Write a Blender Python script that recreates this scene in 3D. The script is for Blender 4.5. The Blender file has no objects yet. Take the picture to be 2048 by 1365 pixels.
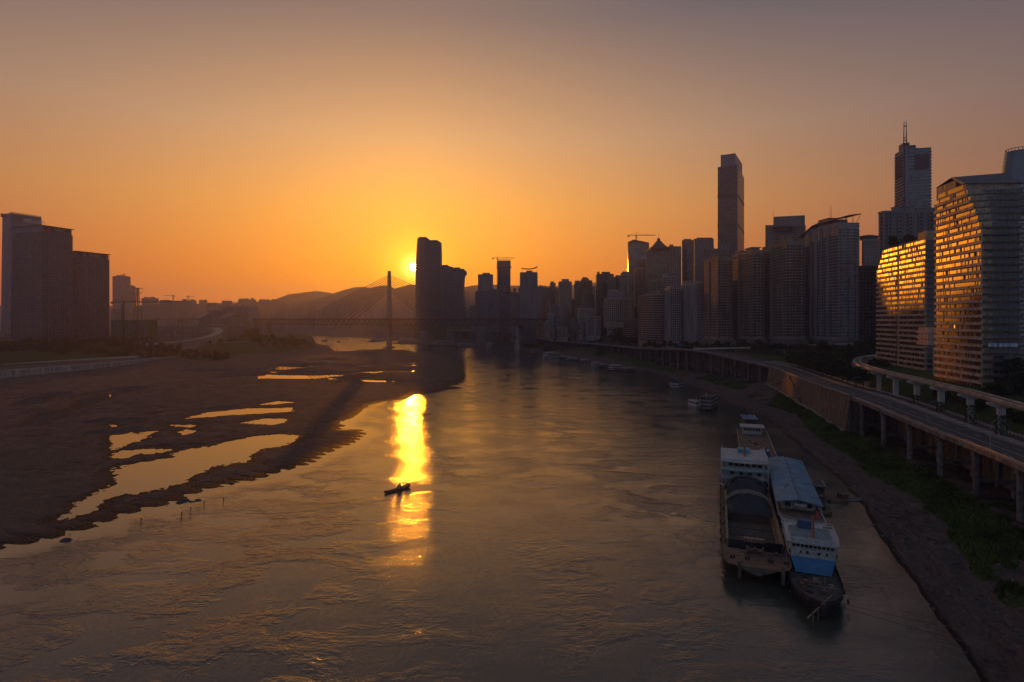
import bpy, bmesh, math, random
import numpy as np
from mathutils import Vector, Matrix
# tuning values: sky (linear colour by height above the horizon), glow round the sun, haze, water
SKY_RAMP = [(0.0, (.80,.155,.008)), (.08, (.80,.20,.016)), (.19, (.70,.29,.072)), (.30, (.50,.29,.165)), (.47, (.155,.132,.14)), (.7, (.13,.13,.16)), (1.0, (.13,.155,.22))]
SKY_SIDE, SKY_BACK_FILL = (.022, .038, .095), (.13, .155, .215)
SKY_GLOW = [((.32,.13,.0), 12), ((.35,.16,.0), 80), ((.9,.55,.02), 900), ((2.0,1.6,.5), 9000)]
SKY_STRENGTH = 1.0
EXPOSURE = 0.0
HAZE, HAZE_G, HAZE_COL, HAZE_TOP = 0.00013, 0.60, (.52, .54, .92), 395
WATER = dict(rip_patch=.14, rip_base=.010, wav_patch=.22, wav_base=.022, swl=.05, col=(.055,.058,.045), rough=.06, jit_base=.20, jit_patch=.62)
random.seed(7)
R = math.radians
scene = bpy.context.scene
C = scene.collection
CAMZ, F = 65.0, 1138.0          # eye height over the river (m); focal length in pixels of the 2048 px photograph

# ------------------------------------------------------------------ camera
cam_d = bpy.data.cameras.new('camera'); cam = bpy.data.objects.new('camera', cam_d); C.objects.link(cam)
cam.location = (0, 0, CAMZ); cam.rotation_euler = (R(90), 0, 0)
cam_d.sensor_width = 36; cam_d.lens = 36*F/2048; cam_d.shift_y = -(682.5-640)/2048
cam_d.clip_start = 1; cam_d.clip_end = 30000
scene.camera = cam

# ------------------------------------------------------------------ sun, sky, exposure
SUN_EL, SUN_AZ = R(5.2), R(-9.80)     # low sun a little left of the view axis (+Y)
SD = Vector((math.sin(SUN_AZ)*math.cos(SUN_EL), math.cos(SUN_AZ)*math.cos(SUN_EL), math.sin(SUN_EL)))
sl = bpy.data.lights.new('sun', 'SUN'); sl.energy = 1.6; sl.angle = R(0.53); sl.color = (1.0, 0.30, 0.012)
so = bpy.data.objects.new('sun', sl); C.objects.link(so)
so.rotation_euler = SD.to_track_quat('Z', 'Y').to_euler()
so.location = (0, 0, 500)

world = bpy.data.worlds.new("World"); scene.world = world; world.use_nodes = True
wt = world.node_tree; wt.nodes.clear()
def wn(t, **k):
    n = wt.nodes.new(t)
    for a, b in k.items(): setattr(n, a, b)
    return n
def wl(a, b): wt.links.new(a, b)
def wmath(op, a, b=None, clamp=False):
    n = wn('ShaderNodeMath', operation=op, use_clamp=clamp)
    for i, v in enumerate((a, b)):
        if v is None: continue
        if isinstance(v, (int, float)): n.inputs[i].default_value = v
        else: wl(v, n.inputs[i])
    return n.outputs[0]
def wcol(c, f):           # colour * factor
    n = wn('ShaderNodeVectorMath', operation='SCALE'); n.inputs[0].default_value = c; wl(f, n.inputs['Scale']); return n.outputs[0]
def wadd(a, b):
    n = wn('ShaderNodeVectorMath', operation='ADD'); wl(a, n.inputs[0]); wl(b, n.inputs[1]); return n.outputs[0]
sky = wn('ShaderNodeTexSky', sky_type='NISHITA', sun_disc=False)
sky.sun_elevation = SUN_EL; sky.sun_rotation = SUN_AZ; sky.altitude = 200; sky.air_density = 2.0; sky.dust_density = 4.0; sky.ozone_density = 1.0
tc = wn('ShaderNodeTexCoord')
dt = wn('ShaderNodeVectorMath', operation='DOT_PRODUCT'); wl(tc.outputs['Generated'], dt.inputs[0]); dt.inputs[1].default_value = SD
dots = wmath('MAXIMUM', dt.outputs['Value'], 0.0)
sep = wn('ShaderNodeSeparateXYZ'); wl(tc.outputs['Generated'], sep.inputs[0])
zc = wmath('MAXIMUM', sep.outputs['Z'], 0.0)
ramp = wn('ShaderNodeValToRGB'); wl(zc, ramp.inputs['Fac'])
def set_ramp(rn, stops):
    e = rn.color_ramp.elements
    while len(e) > 1: e.remove(e[-1])
    e[0].position = stops[0][0]; e[0].color = (*stops[0][1], 1)
    for p, c in stops[1:]:
        x = e.new(p); x.color = (*c, 1)
set_ramp(ramp, SKY_RAMP)
back = wmath('MULTIPLY_ADD', dt.outputs['Value'], 0.5); bn = back.node; bn.inputs[2].default_value = 0.5
back = wmath('POWER', back, 3.8)                      # away from the sun the ramp gives way to the side and back colours
bb = wn('ShaderNodeMix', data_type='RGBA'); wl(back, bb.inputs['Factor'])
wl(ramp.outputs[0], bb.inputs[7])
b2 = wn('ShaderNodeMapRange', interpolation_type='SMOOTHSTEP'); wl(dt.outputs['Value'], b2.inputs[0]); b2.inputs['From Min'].default_value = -.4; b2.inputs['From Max'].default_value = .5
b3 = wn('ShaderNodeMix', data_type='RGBA'); wl(b2.outputs[0], b3.inputs['Factor']); b3.inputs[6].default_value = (*SKY_BACK_FILL, 1); b3.inputs[7].default_value = (*SKY_SIDE, 1); wl(b3.outputs[2], bb.inputs[6])  # sky behind the camera, out of view, brightened and blued to fill the shadows
tot = bb.outputs[2]
for c, p in SKY_GLOW: tot = wadd(tot, wcol(c, wmath('POWER', dots, p)))
disc = wmath('SMOOTH_MIN', wmath('MULTIPLY', wmath('SUBTRACT', dots, math.cos(R(0.36))), 4e5), 1.0)
disc = wmath('MAXIMUM', disc, 0.0)
tot = wadd(tot, wcol((70, 60, 34), disc))
nsc = wn('ShaderNodeVectorMath', operation='SCALE'); wl(sky.outputs[0], nsc.inputs[0]); nsc.inputs['Scale'].default_value = 0.01
tot = wadd(tot, nsc.outputs[0])
bg = wn('ShaderNodeBackground'); wl(tot, bg.inputs['Color']); bg.inputs['Strength'].default_value = SKY_STRENGTH
wo = wn('ShaderNodeOutputWorld'); wl(bg.outputs[0], wo.inputs['Surface'])
scene.view_settings.view_transform = 'Standard'; scene.view_settings.look = 'None'
scene.view_settings.exposure = EXPOSURE; scene.view_settings.gamma = 1
scene.view_settings.use_curve_mapping = False
cy = scene.cycles
cy.max_bounces = 6; cy.diffuse_bounces = 2; cy.glossy_bounces = 3; cy.transmission_bounces = 2; cy.volume_bounces = 1
cy.transparent_max_bounces = 8; cy.caustics_reflective = False; cy.caustics_refractive = False
cy.sample_clamp_indirect = 4.0; cy.use_denoising = True

# ------------------------------------------------------------------ helpers
def P(px, py, z=0.0):                # the world point seen at a pixel on the level z
    D = (CAMZ-z)*F/(py-640.0); return Vector(((px-1024.0)/F*D, D, z))
def Q(px, py, D):                    # the world point seen at a pixel at the distance D
    return Vector(((px-1024.0)/F*D, D, CAMZ-(py-640.0)*D/F))
_mats = {}
def mat(name, col, rough=0.8, metal=0.0, noise=0.25, nscale=0.15, island=0.0, streak=False, spec=0.5, bump=0.0, emit=None, estr=1.0, col2=None):
    if name in _mats: return _mats[name]
    m = bpy.data.materials.new(name); m.use_nodes = True; nt = m.node_tree
    b = nt.nodes['Principled BSDF']; b.inputs['Roughness'].default_value = rough; b.inputs['Metallic'].default_value = metal
    b.inputs['Specular IOR Level'].default_value = spec
    def N(t): return nt.nodes.new(t)
    L = nt.links.new
    g = N('ShaderNodeNewGeometry'); tcx = N('ShaderNodeTexCoord')
    n = N('ShaderNodeTexNoise'); n.inputs['Scale'].default_value = nscale; n.inputs['Detail'].default_value = 6
    if streak:
        mp = N('ShaderNodeMapping'); mp.inputs['Scale'].default_value = (1, 1, .12); L(tcx.outputs['Object'], mp.inputs[0]); L(mp.outputs[0], n.inputs['Vector'])
    else: L(tcx.outputs['Object'], n.inputs['Vector'])
    mr = N('ShaderNodeMapRange'); mr.inputs['From Min'].default_value = .3; mr.inputs['From Max'].default_value = .7
    mr.inputs['To Min'].default_value = 1-noise; mr.inputs['To Max'].default_value = 1+noise; L(n.outputs['Fac'], mr.inputs[0])
    f = mr.outputs[0]
    if island > 0:
        m2 = N('ShaderNodeMapRange'); m2.inputs['To Min'].default_value = 1-island; m2.inputs['To Max'].default_value = 1+island; L(g.outputs['Random Per Island'], m2.inputs[0])
        mm = N('ShaderNodeMath'); mm.operation = 'MULTIPLY'; L(f, mm.inputs[0]); L(m2.outputs[0], mm.inputs[1]); f = mm.outputs[0]
    if col2 is None:
        v = N('ShaderNodeVectorMath'); v.operation = 'SCALE'; v.inputs[0].default_value = col[:3]; L(f, v.inputs['Scale']); L(v.outputs[0], b.inputs['Base Color'])
    else:
        mx = N('ShaderNodeMix'); mx.data_type = 'RGBA'; mx.inputs[6].default_value = (*col[:3], 1); mx.inputs[7].default_value = (*col2[:3], 1)
        n2 = N('ShaderNodeTexNoise'); n2.inputs['Scale'].default_value = nscale*2.3; n2.inputs['Detail'].default_value = 8; L(tcx.outputs['Object'], n2.inputs['Vector'])
        m3 = N('ShaderNodeMapRange'); m3.inputs['From Min'].default_value = .45; m3.inputs['From Max'].default_value = .62; L(n2.outputs['Fac'], m3.inputs[0]); L(m3.outputs[0], mx.inputs[0])
        v = N('ShaderNodeVectorMath'); v.operation = 'SCALE'; L(mx.outputs[2], v.inputs[0]); L(f, v.inputs['Scale']); L(v.outputs[0], b.inputs['Base Color'])
    if bump > 0:
        bp = N('ShaderNodeBump'); bp.inputs['Strength'].default_value = bump; bp.inputs['Distance'].default_value = .3; L(n.outputs['Fac'], bp.inputs['Height']); L(bp.outputs[0], b.inputs['Normal'])
    if emit: b.inputs['Emission Color'].default_value = (*emit, 1); b.inputs['Emission Strength'].default_value = estr
    _mats[name] = m; return m

def tag(o, label=None, cat=None, group=None, kind=None):
    if label: o['label'] = label
    if cat: o['category'] = cat
    if group: o['group'] = group
    if kind: o['kind'] = kind
    return o
def thing(name, label, cat, loc=(0, 0, 0), rz=0.0, group=None):
    o = bpy.data.objects.new(name, None); C.objects.link(o); o.location = loc; o.rotation_euler = (0, 0, rz)
    o.empty_display_size = 1
    return tag(o, label, cat, group)
def copy_tree(o, parent=None):
    c = o.copy(); C.objects.link(c); c.parent = parent
    for ch in list(o.children): copy_tree(ch, c)
    return c

class MB:
    def __init__(s): s.v = []; s.f = []; s.m = []; s.mi = 0
    def quad(s, *p):
        b = len(s.v); s.v += [tuple(q) for q in p]; s.f.append(tuple(range(b, b+len(p)))); s.m.append(s.mi)
    def box(s, x0, y0, z0, x1, y1, z1):
        b = len(s.v)
        s.v += [(x0,y0,z0),(x1,y0,z0),(x1,y1,z0),(x0,y1,z0),(x0,y0,z1),(x1,y0,z1),(x1,y1,z1),(x0,y1,z1)]
        for f in ((0,3,2,1),(4,5,6,7),(0,1,5,4),(1,2,6,5),(2,3,7,6),(3,0,4,7)): s.f.append(tuple(b+i for i in f)); s.m.append(s.mi)
    def prism(s, poly, z0, z1, top=None):      # poly: CCW list of (x,y); top: optional other outline for the upper face
        n = len(poly); b = len(s.v); tp = top or poly
        zf = z1 if callable(z1) else (lambda x, y: z1)
        s.v += [(x, y, z0) for x, y in poly] + [(x, y, zf(x, y)) for x, y in tp]
        for i in range(n):
            j = (i+1) % n; s.f.append((b+i, b+j, b+n+j, b+n+i)); s.m.append(s.mi)
        s.f.append(tuple(b+n+i for i in range(n))); s.m.append(s.mi)
        s.f.append(tuple(b+n-1-i for i in range(n))); s.m.append(s.mi)
    def tube(s, p, q, r, n=6, r2=None):
        p = Vector(p); q = Vector(q); d = q-p
        if d.length < 1e-6: return
        r2 = r if r2 is None else r2
        a = d.orthogonal().normalized(); c = d.normalized().cross(a); b = len(s.v)
        for k, (o, rr) in enumerate(((p, r), (q, r2))):
            for i in range(n):
                t = 2*math.pi*i/n; s.v.append(tuple(o+a*rr*math.cos(t)+c*rr*math.sin(t)))
        for i in range(n):
            j = (i+1) % n; s.f.append((b+i, b+j, b+n+j, b+n+i)); s.m.append(s.mi)
        s.f.append(tuple(b+n-1-i for i in range(n))); s.f.append(tuple(b+n+i for i in range(n))); s.m += [s.mi, s.mi]
    def loft(s, rings, cap=True):
        n = len(rings[0]); b = len(s.v)
        for r in rings: s.v += [tuple(p) for p in r]
        for k in range(len(rings)-1):
            for i in range(n):
                j = (i+1) % n; s.f.append((b+k*n+i, b+k*n+j, b+(k+1)*n+j, b+(k+1)*n+i)); s.m.append(s.mi)
        if cap:
            s.f.append(tuple(b+n-1-i for i in range(n))); s.f.append(tuple(b+(len(rings)-1)*n+i for i in range(n))); s.m += [s.mi, s.mi]
    def ball(s, c, r, n=8, sz=1.0):
        rings = []
        for k in range(1, n//2):
            t = math.pi*k/(n//2); rings.append([(c[0]+r*math.sin(t)*math.cos(2*math.pi*i/n), c[1]+r*math.sin(t)*math.sin(2*math.pi*i/n), c[2]-r*sz*math.cos(t)) for i in range(n)])
        s.loft(rings)
    def build(s, name, mats, parent=None, label=None):
        me = bpy.data.meshes.new(name); me.from_pydata(s.v, [], s.f)
        if not isinstance(mats, (list, tuple)): mats = [mats]
        for m in mats: me.materials.append(m)
        if len(mats) > 1: me.polygons.foreach_set('material_index', s.m)
        me.update()
        o = bpy.data.objects.new(name, me); C.objects.link(o)
        if parent: o.parent = parent
        if label: o['label'] = label
        return o
def curve_pts(pts, step):
    """resample a 3-D polyline smoothly"""
    pts = [Vector(p) for p in pts]; out = []
    for i in range(len(pts)-1):
        p0 = pts[max(i-1, 0)]; p1 = pts[i]; p2 = pts[i+1]; p3 = pts[min(i+2, len(pts)-1)]
        n = max(1, int((p2-p1).length/step))
        for k in range(n):
            t = k/n; out.append(.5*((2*p1)+(-p0+p2)*t+(2*p0-5*p1+4*p2-p3)*t*t+(-p0+3*p1-3*p2+p3)*t**3))
    out.append(pts[-1]); return out
def offset(pts, d):     # to the right of the walking direction, in plan
    out = []
    for i, p in enumerate(pts):
        a = pts[max(i-1, 0)]; b = pts[min(i+1, len(pts)-1)]; t = Vector((b.x-a.x, b.y-a.y, 0)).normalized()
        out.append(p+Vector((t.y, -t.x, 0))*d)
    return out
def sweep(mb, pts, prof, cap=True):     # prof: list of (offset right, dz), closed
    ofs = {d: offset(pts, d) for d in set(p[0] for p in prof)}
    mb.loft([[ofs[d][i]+Vector((0, 0, dz)) for d, dz in prof][::-1] for i in range(len(pts))], cap)

# haze: one even volume around everything
# ------------------------------------------------------------------ terrain, river
def hash2(ix, iy, s):
    h = (ix.astype(np.int64)*374761393 + iy.astype(np.int64)*668265263 + s*1274126177) & 0xffffffff
    h = ((h ^ (h >> 13))*1274126177) & 0xffffffff
    return ((h ^ (h >> 16)) & 0xffff)/65535.0
def vnoise(x, y, s=0):
    ix = np.floor(x); iy = np.floor(y); fx = x-ix; fy = y-iy; fx = fx*fx*(3-2*fx); fy = fy*fy*(3-2*fy)
    a = hash2(ix, iy, s); b = hash2(ix+1, iy, s); c = hash2(ix, iy+1, s); d = hash2(ix+1, iy+1, s)
    return (a*(1-fx)+b*fx)*(1-fy)+(c*(1-fx)+d*fx)*fy
def fbm(x, y, o=4, s=0):
    t = 0; a = .5
    for k in range(o): t = t+a*(vnoise(x*2**k+17*k, y*2**k-9*k, s+k)-.5); a *= .55
    return t*2
def poly_sd(X, Y, poly):           # signed distance, positive inside
    d2 = np.full(X.shape, 1e12); ins = np.zeros(X.shape, bool); n = len(poly)
    for i in range(n):
        ax, ay = poly[i][0], poly[i][1]; bx, by = poly[(i+1) % n][0], poly[(i+1) % n][1]
        ex, ey = bx-ax, by-ay; L2 = ex*ex+ey*ey+1e-9
        t = np.clip(((X-ax)*ex+(Y-ay)*ey)/L2, 0, 1)
        d2 = np.minimum(d2, (X-ax-t*ex)**2+(Y-ay-t*ey)**2)
        if abs(by-ay) > 1e-9: ins ^= ((ay > Y) != (by > Y)) & (X < (bx-ax)*(Y-ay)/(by-ay)+ax)
    d = np.sqrt(d2); return np.where(ins, d, -d)
def line_sd(X, Y, pts):            # open polyline: signed distance (positive to the right of travel) and z there
    best = np.full(X.shape, 1e18); sg = np.zeros(X.shape); zz = np.zeros(X.shape); tt = np.zeros(X.shape); acc = 0
    for i in range(len(pts)-1):
        a, b = pts[i], pts[i+1]; ex, ey = b[0]-a[0], b[1]-a[1]; L = math.hypot(ex, ey)
        t = np.clip(((X-a[0])*ex+(Y-a[1])*ey)/(L*L), 0, 1)
        d2 = (X-a[0]-t*ex)**2+(Y-a[1]-t*ey)**2; m = d2 < best
        cr = (X-a[0])*ey-(Y-a[1])*ex
        best = np.where(m, d2, best); sg = np.where(m, np.sign(cr), sg); zz = np.where(m, a[2]+t*(b[2]-a[2]), zz); tt = np.where(m, acc+t*L, tt); acc += L
    return np.sqrt(best)*sg, zz, tt
def sstep(a, b, x): t = np.clip((x-a)/(b-a), 0, 1); return t*t*(3-2*t)

LEFT_SHORE = [(-700,1250),(-400,1168),(0,1099),(92,1083),(185,1057),(246,1034),(292,1020),(354,1006),(385,991),(431,978),(468,968),(523,960),(569,943),(620,929),(662,904),(699,891),(724,879),(736,867),(726,859),(684,858),(691,850),(681,845),(704,837),(724,824),(744,809),(769,804),(811,799),(823,791),(841,787),(886,781),(920,776),(893,772),(923,764),(930,752),(925,737),(918,725),(905,712),(873,706),(831,705),(806,700),(784,700),(774,697),(724,702),(669,703),(654,692),(618,684),(610,679),(560,676),(300,672),(-700,672)]
RIGHT_SHORE = [(2260,1500),(1985,1400),(1930,1310),(1880,1240),(1840,1180),(1777,1100),(1752,1058),(1728,1009),(1700,980),(1680,958),(1648,932),(1608,902),(1600,890),(1562,861),(1531,837),(1506,828),(1490,820),(1474,814),(1445,800),(1416,785),(1386,775),(1367,769),(1328,752),(1300,746),(1267,741),(1212,734),(1173,724),(1125,716),(1076,707),(1037,702),(998,697),(968,696),(912,692),(860,690),(830,687),(800,682),(735,677.5),(700,675),(660,674),(560,672),(560,660),(2600,660),(2900,1500)]
PUDDLES = [
 [(154,1003),(185,989),(215,977),(243,965),(225,943),(246,931),(292,923),(338,918),(351,906),(369,900),(425,892),(462,882),(523,872),(563,868),(605,872),(578,888),(508,903),(492,925),(440,931),(385,952),(354,972),(308,980),(252,991),(215,998),(197,1020),(142,1038),(114,1040),(154,1017)],
 [(223,871),(262,866),(311,863),(295,877),(271,885),(225,900)], [(226,915),(234,903),(295,898),(357,900),(323,906),(277,909),(246,918)],
 [(374,837),(415,825),(492,818),(585,816),(586,823),(523,828),(446,832)], [(517,810),(554,803),(589,805),(548,810)],
 [(486,846),(523,838),(575,837),(572,845),(542,850),(505,848)], [(337,851),(369,850),(391,851),(372,856)], [(351,868),(369,860),(392,863),(369,869)], [(220,848),(237,851),(228,854)],
 [(455,758),(487,753),(470,751),(500,752),(540,750),(639,751),(716,747),(699,750),(634,758),(550,758)], [(550,740),(562,732),(632,731),(622,735),(570,740)],
 [(582,743),(647,745),(609,745.6)], [(629,723),(649,720),(684,721),(664,725)], [(714,760),(749,761),(795,763),(774,765),(729,764)], [(716,745),(771,743),(749,747)],
 [(786,742),(833,742),(811,744.5)], [(649,757),(677,758),(662,759.5)], [(540,741),(557,745),(542,746)], [(786,727),(831,726),(833,728),(800,728.5)], [(805,705),(826,706),(820,708),(804,708)], [(700,732),(735,731),(760,732),(730,733.5)],
 [(812,731),(833,730),(834,732),(815,733)], [(480,700+58),(505,757),(500,760)],
 [(40,854),(83,829),(148,818),(258,782),(172,798),(117,835),(74,851)], [(29,812),(62,798),(105,792),(77,808)], [(385,744.5),(415,744),(440,745),(410,746)]]
WPX = lambda pl: [P(a, b, 0) for a, b in pl]
LS, RS = WPX(LEFT_SHORE), WPX(RIGHT_SHORE)
PUD = [WPX(p) for p in PUDDLES]
# left embankment (walking away from the camera, land on the left): top at z=12
LW = [P(-520, 800, 12), P(-200, 765, 12), P(0, 744, 12), P(83, 737, 12), P(175, 730, 12), P(278, 721, 12), P(353, 714, 12)]
LT = LW + [P(450, 707, 6), P(540, 702, 4), P(600, 694, 3.5), P(626, 685, 3)]
# riverside expressway, outer edge, walking away from the camera (land on the right)
def VX(px, py, D): return Q(px, py, D)
VIA = [Vector((96, 10, 20.5)), Vector((112, 55, 21.3)), Vector((129, 110, 22)), VX(2048, 937, 161), VX(1850, 857, 223), VX(1700, 795, 301), VX(1620, 767, 378), VX(1539, 735, 490), VX(1494, 724, 535), VX(1455, 715, 566), VX(1416, 706, 600), VX(1377, 700.5, 630), VX(1340, 698.5, 675), VX(1300, 697.5, 735), VX(1269, 696, 800), VX(1173, 687, 1000), VX(1115, 683, 1130), VX(1076, 677, 1230), VX(1037, 669, 1320), VX(998, 664, 1420), VX(949, 664, 1560), VX(900, 660, 1700)]
VIAS = curve_pts(VIA, 10)
VZB = [(0, 6), (290, 6), (420, 8), (490, 10), (560, 8), (700, 8), (830, 13), (1000, 16), (1150, 12), (1800, 8)]
def base_z(D): return np.interp(D, [a for a, b in VZB], [b for a, b in VZB])

ys = np.concatenate([np.array([658, 659.5, 661, 662.5, 664, 666, 668, 670, 672, 674]), np.arange(675, 760, .5), np.arange(760, 1000, 1.1), np.arange(1000, 1420, 1.5), np.geomspace(1420, 4000, 60)])
pxs = np.concatenate([np.arange(-1500, -60, 12.0), np.arange(-60, 2110, 2.2), np.arange(2110, 3700, 12.0)])
YY = (CAMZ*F/(ys-640))[:, None]*np.ones(len(pxs))[None]; XX = (pxs-1024)[None]/F*YY
def terrain(X, Y, rivermask=False):
    jx = fbm(X/9, Y/9, 4, 3)*3.0; jy = fbm(X/9, Y/9, 4, 11)*3.0
    far = np.clip(Y/400, .4, 2.0)
    Xj, Yj = X+jx*far*.7, Y+jy*far*.9
    dl = poly_sd(Xj, Yj, LS); dr = poly_sd(Xj, Yj, RS)
    n1 = fbm(X/60, Y/60, 4, 21); n2 = fbm(X/6, Y/6, 4, 31); n3 = fbm(X/1.8, Y/1.8, 3, 41)
    # left shoal
    h = -0.6+0*X
    hl = np.minimum(dl*.035, .6)+np.clip((dl-30)*.008, 0, 1.6)+n1*.35*sstep(5, 60, dl)+n2*.07*sstep(0, 12, dl)+n3*.07
    rut = np.abs(np.sin((X*.35+Y*.94)/2.2+n1*5))**6*.14*sstep(-330, -240, -np.abs(X+165)*2-np.abs(Y-265)*1.5)
    hl = hl-rut
    for q in PUD:
        xs = [p.x for p in q]; yq = [p.y for p in q]; mg = 30
        m = (X > min(xs)-mg) & (X < max(xs)+mg) & (Y > min(yq)-mg) & (Y < max(yq)+mg)
        if not m.any(): continue
        far2 = np.clip(Y[m]/400, .4, 2.0)
        sd = poly_sd(X[m]+jx[m]*far2*.8, Y[m]+jy[m]*far2, q)
        hm = hl[m]; cap = np.where(sd < 0, -sd*.065, -np.minimum(sd*.06, .25))+(n3[m]*.24+n2[m]*.13)*np.clip(300/Y[m], .25, 1)
        hl[m] = np.minimum(hm, np.where(sd > -14, cap, 99))
    hl = np.where(dl > 0, np.maximum(hl, -.5), np.minimum(dl*.12+n3*.04, .02))
    dw, zw, tw = line_sd(X, Y, LT); lw = -dw           # positive = landward
    wend = sum((LW[i+1]-LW[i]).length for i in range(len(LW)-1))
    isw = tw < wend
    foot = np.interp(tw, [0, wend*.5, wend*.8, wend, wend+400], [1, 2.8, 5.5, 11.0, 4])
    up = np.where(isw, zw+.0, np.minimum(zw-4+lw*.22, 17))+(sstep(62, 130, lw)*13 + sstep(200, 500, lw)*6)*sstep(900, 500, tw)+n2*.3
    grade = np.interp(-lw, [0, 60], [1, 0])
    hl = np.where(lw > np.where(isw, 6.5, .3), np.where(isw, up, np.maximum(up, hl)), hl+(foot*grade**1.5)*np.where(isw, 1, sstep(40, 0, -lw)*.3))
    # right bank
    dv, zv, tv = line_sd(X, Y, VIAS)
    Dv = Y; zb = base_z(Dv)
    t = np.clip(dr, 0, None)/(np.clip(dr, 0, None)+np.clip(-dv, 0, None)+1e-6)
    hr = zb*np.clip(t, 0, 1)**.75
    strata = np.sin(hr*3.6+n1*7+n2*1.5)*.5*sstep(.1, 1.2, hr)*sstep(1.0, .6, t)
    hr = hr+strata+n2*1.2*sstep(1, 14, dr)+n3*.45*sstep(1, 6, dr)
    wallD = (Y > 302) & (Y < 492)
    edge = np.where(wallD, 4.0, 19.2)
    plat = zv-.06+sstep(28, 50, dv)*9*sstep(480, 400, Y)+sstep(100, 150, dv)*12*sstep(380, 560, Y)+sstep(200, 700, dv)*25*sstep(400, 1100, Y)
    hill = 58*np.exp(-(((X-205)/60)**2+((Y-1035)/105)**2))
    plat = plat+hill*sstep(20, 90, dv)+n2*.4*sstep(28, 60, dv)
    hr = np.where(dv > edge, plat, np.minimum(hr, zv-1.5))
    hr = np.where(dr > 0, hr, np.minimum(dr*.15, .02))
    h = np.where(dl > dr, hl, hr)
    h = np.where((dl < -4) & (dr < -4), -1.2, h)
    farr = sstep(2300, 3200, Y); h = h*(1-farr)+farr*(12+n1*14)
    # surface kinds: r = grass, g = dry pale ground, b = wet dark mud
    grassR = sstep(.36, .5, t+n1*.28+n2*.08)*sstep(1.03, .97, t+.1*n2)*sstep(.42, .2, n1+n2*.2)*(dr > 0)
    grassR = np.where(dv > edge, .9, grassR)
    grassR = np.where((dv > edge) & (dv < 30), .25, grassR)
    grassL = np.where(lw > 2, np.where(isw & (lw < 66), .35, .95), sstep(-45, -5, lw)*np.where(isw, .35*sstep(wend*.5, wend, tw), 1.0))
    left = dl > dr
    g = np.where(left, grassL, grassR)
    dry = np.clip(.5+n1*.9+n2*.25, 0, 1)
    wet = np.where(left, sstep(.45, .05, hl), sstep(.7, .2, hr))
    return h, g, dry, wet, dl, dr
H, G, DR, WE, DLs, DRs = terrain(XX, YY)
def grid_mesh(name, X, Y, Z, material, cols=None):
    r, c = X.shape; me = bpy.data.meshes.new(name)
    co = np.stack([X, Y, Z], -1).reshape(-1, 3).astype(np.float32)
    idx = np.arange(r*c).reshape(r, c); q = np.stack([idx[:-1, :-1], idx[:-1, 1:], idx[1:, 1:], idx[1:, :-1]], -1).reshape(-1, 4)[:, ::-1]
    me.vertices.add(len(co)); me.vertices.foreach_set('co', co.ravel())
    me.loops.add(q.size); me.loops.foreach_set('vertex_index', q.ravel().astype(np.int32))
    me.polygons.add(len(q)); me.polygons.foreach_set('loop_start', np.arange(0, q.size, 4, dtype=np.int32)); me.polygons.foreach_set('loop_total', np.full(len(q), 4, np.int32))
    me.polygons.foreach_set('use_smooth', np.ones(len(q), bool))
    if cols is not None:
        at = me.color_attributes.new('kind', 'FLOAT_COLOR', 'POINT'); at.data.foreach_set('color', cols.reshape(-1, 4).astype(np.float32).ravel())
    me.update(); me.validate(); me.materials.append(material)
    o = bpy.data.objects.new(name, me); C.objects.link(o); return o

gm = bpy.data.materials.new('ground'); gm.use_nodes = True; nt = gm.node_tree; b = nt.nodes['Principled BSDF']
def gn(t, **k):
    n = nt.nodes.new(t)
    for a, v in k.items(): setattr(n, a, v)
    return n
def mixc(f, a, bb_):
    m = gn('ShaderNodeMix', data_type='RGBA')
    for i, v in ((0, f), (6, a), (7, bb_)):
        if isinstance(v, tuple): m.inputs[i].default_value = (*v, 1)
        elif isinstance(v, float): m.inputs[i].default_value = v
        else: nt.links.new(v, m.inputs[i])
    return m.outputs[2]
at = gn('ShaderNodeVertexColor', layer_name='kind'); sp = gn('ShaderNodeSeparateColor'); nt.links.new(at.outputs[0], sp.inputs[0])
ge = gn('ShaderNodeNewGeometry')
n1 = gn('ShaderNodeTexNoise'); n1.inputs['Scale'].default_value = .9; n1.inputs['Detail'].default_value = 8; n1.inputs['Roughness'].default_value = .65; nt.links.new(ge.outputs['Position'], n1.inputs['Vector'])
n2 = gn('ShaderNodeTexNoise'); n2.inputs['Scale'].default_value = .06; n2.inputs['Detail'].default_value = 6; nt.links.new(ge.outputs['Position'], n2.inputs['Vector'])
vo = gn('ShaderNodeTexVoronoi'); vo.inputs['Scale'].default_value = 1.1; nt.links.new(ge.outputs['Position'], vo.inputs['Vector'])
def rng(x, a, bq):
    m = gn('ShaderNodeMapRange'); nt.links.new(x, m.inputs[0]); m.inputs['From Min'].default_value = a; m.inputs['From Max'].default_value = bq; return m.outputs[0]
earth = mixc(rng(n2.outputs['Fac'], .35, .65), (.045, .034, .030), (.085, .064, .055))
earth = mixc(rng(n1.outputs['Fac'], .35, .7), earth, (.13, .10, .088))
mz = gn('ShaderNodeMapping'); mz.inputs['Scale'].default_value = (.10, .10, 3.2); nt.links.new(ge.outputs['Position'], mz.inputs[0])
nz = gn('ShaderNodeTexNoise'); nz.inputs['Scale'].default_value = 1.0; nz.inputs['Detail'].default_value = 7; nz.inputs['Roughness'].default_value = .7; nt.links.new(mz.outputs[0], nz.inputs['Vector'])
earth = mixc(rng(nz.outputs['Fac'], .52, .60), earth, (.15, .118, .10)); earth = mixc(rng(nz.outputs['Fac'], .44, .38), earth, (.028, .021, .018))
dryf = gn('ShaderNodeMath', operation='MULTIPLY'); nt.links.new(sp.outputs['Green'], dryf.inputs[0]); dryf.inputs[1].default_value = .55
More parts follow.
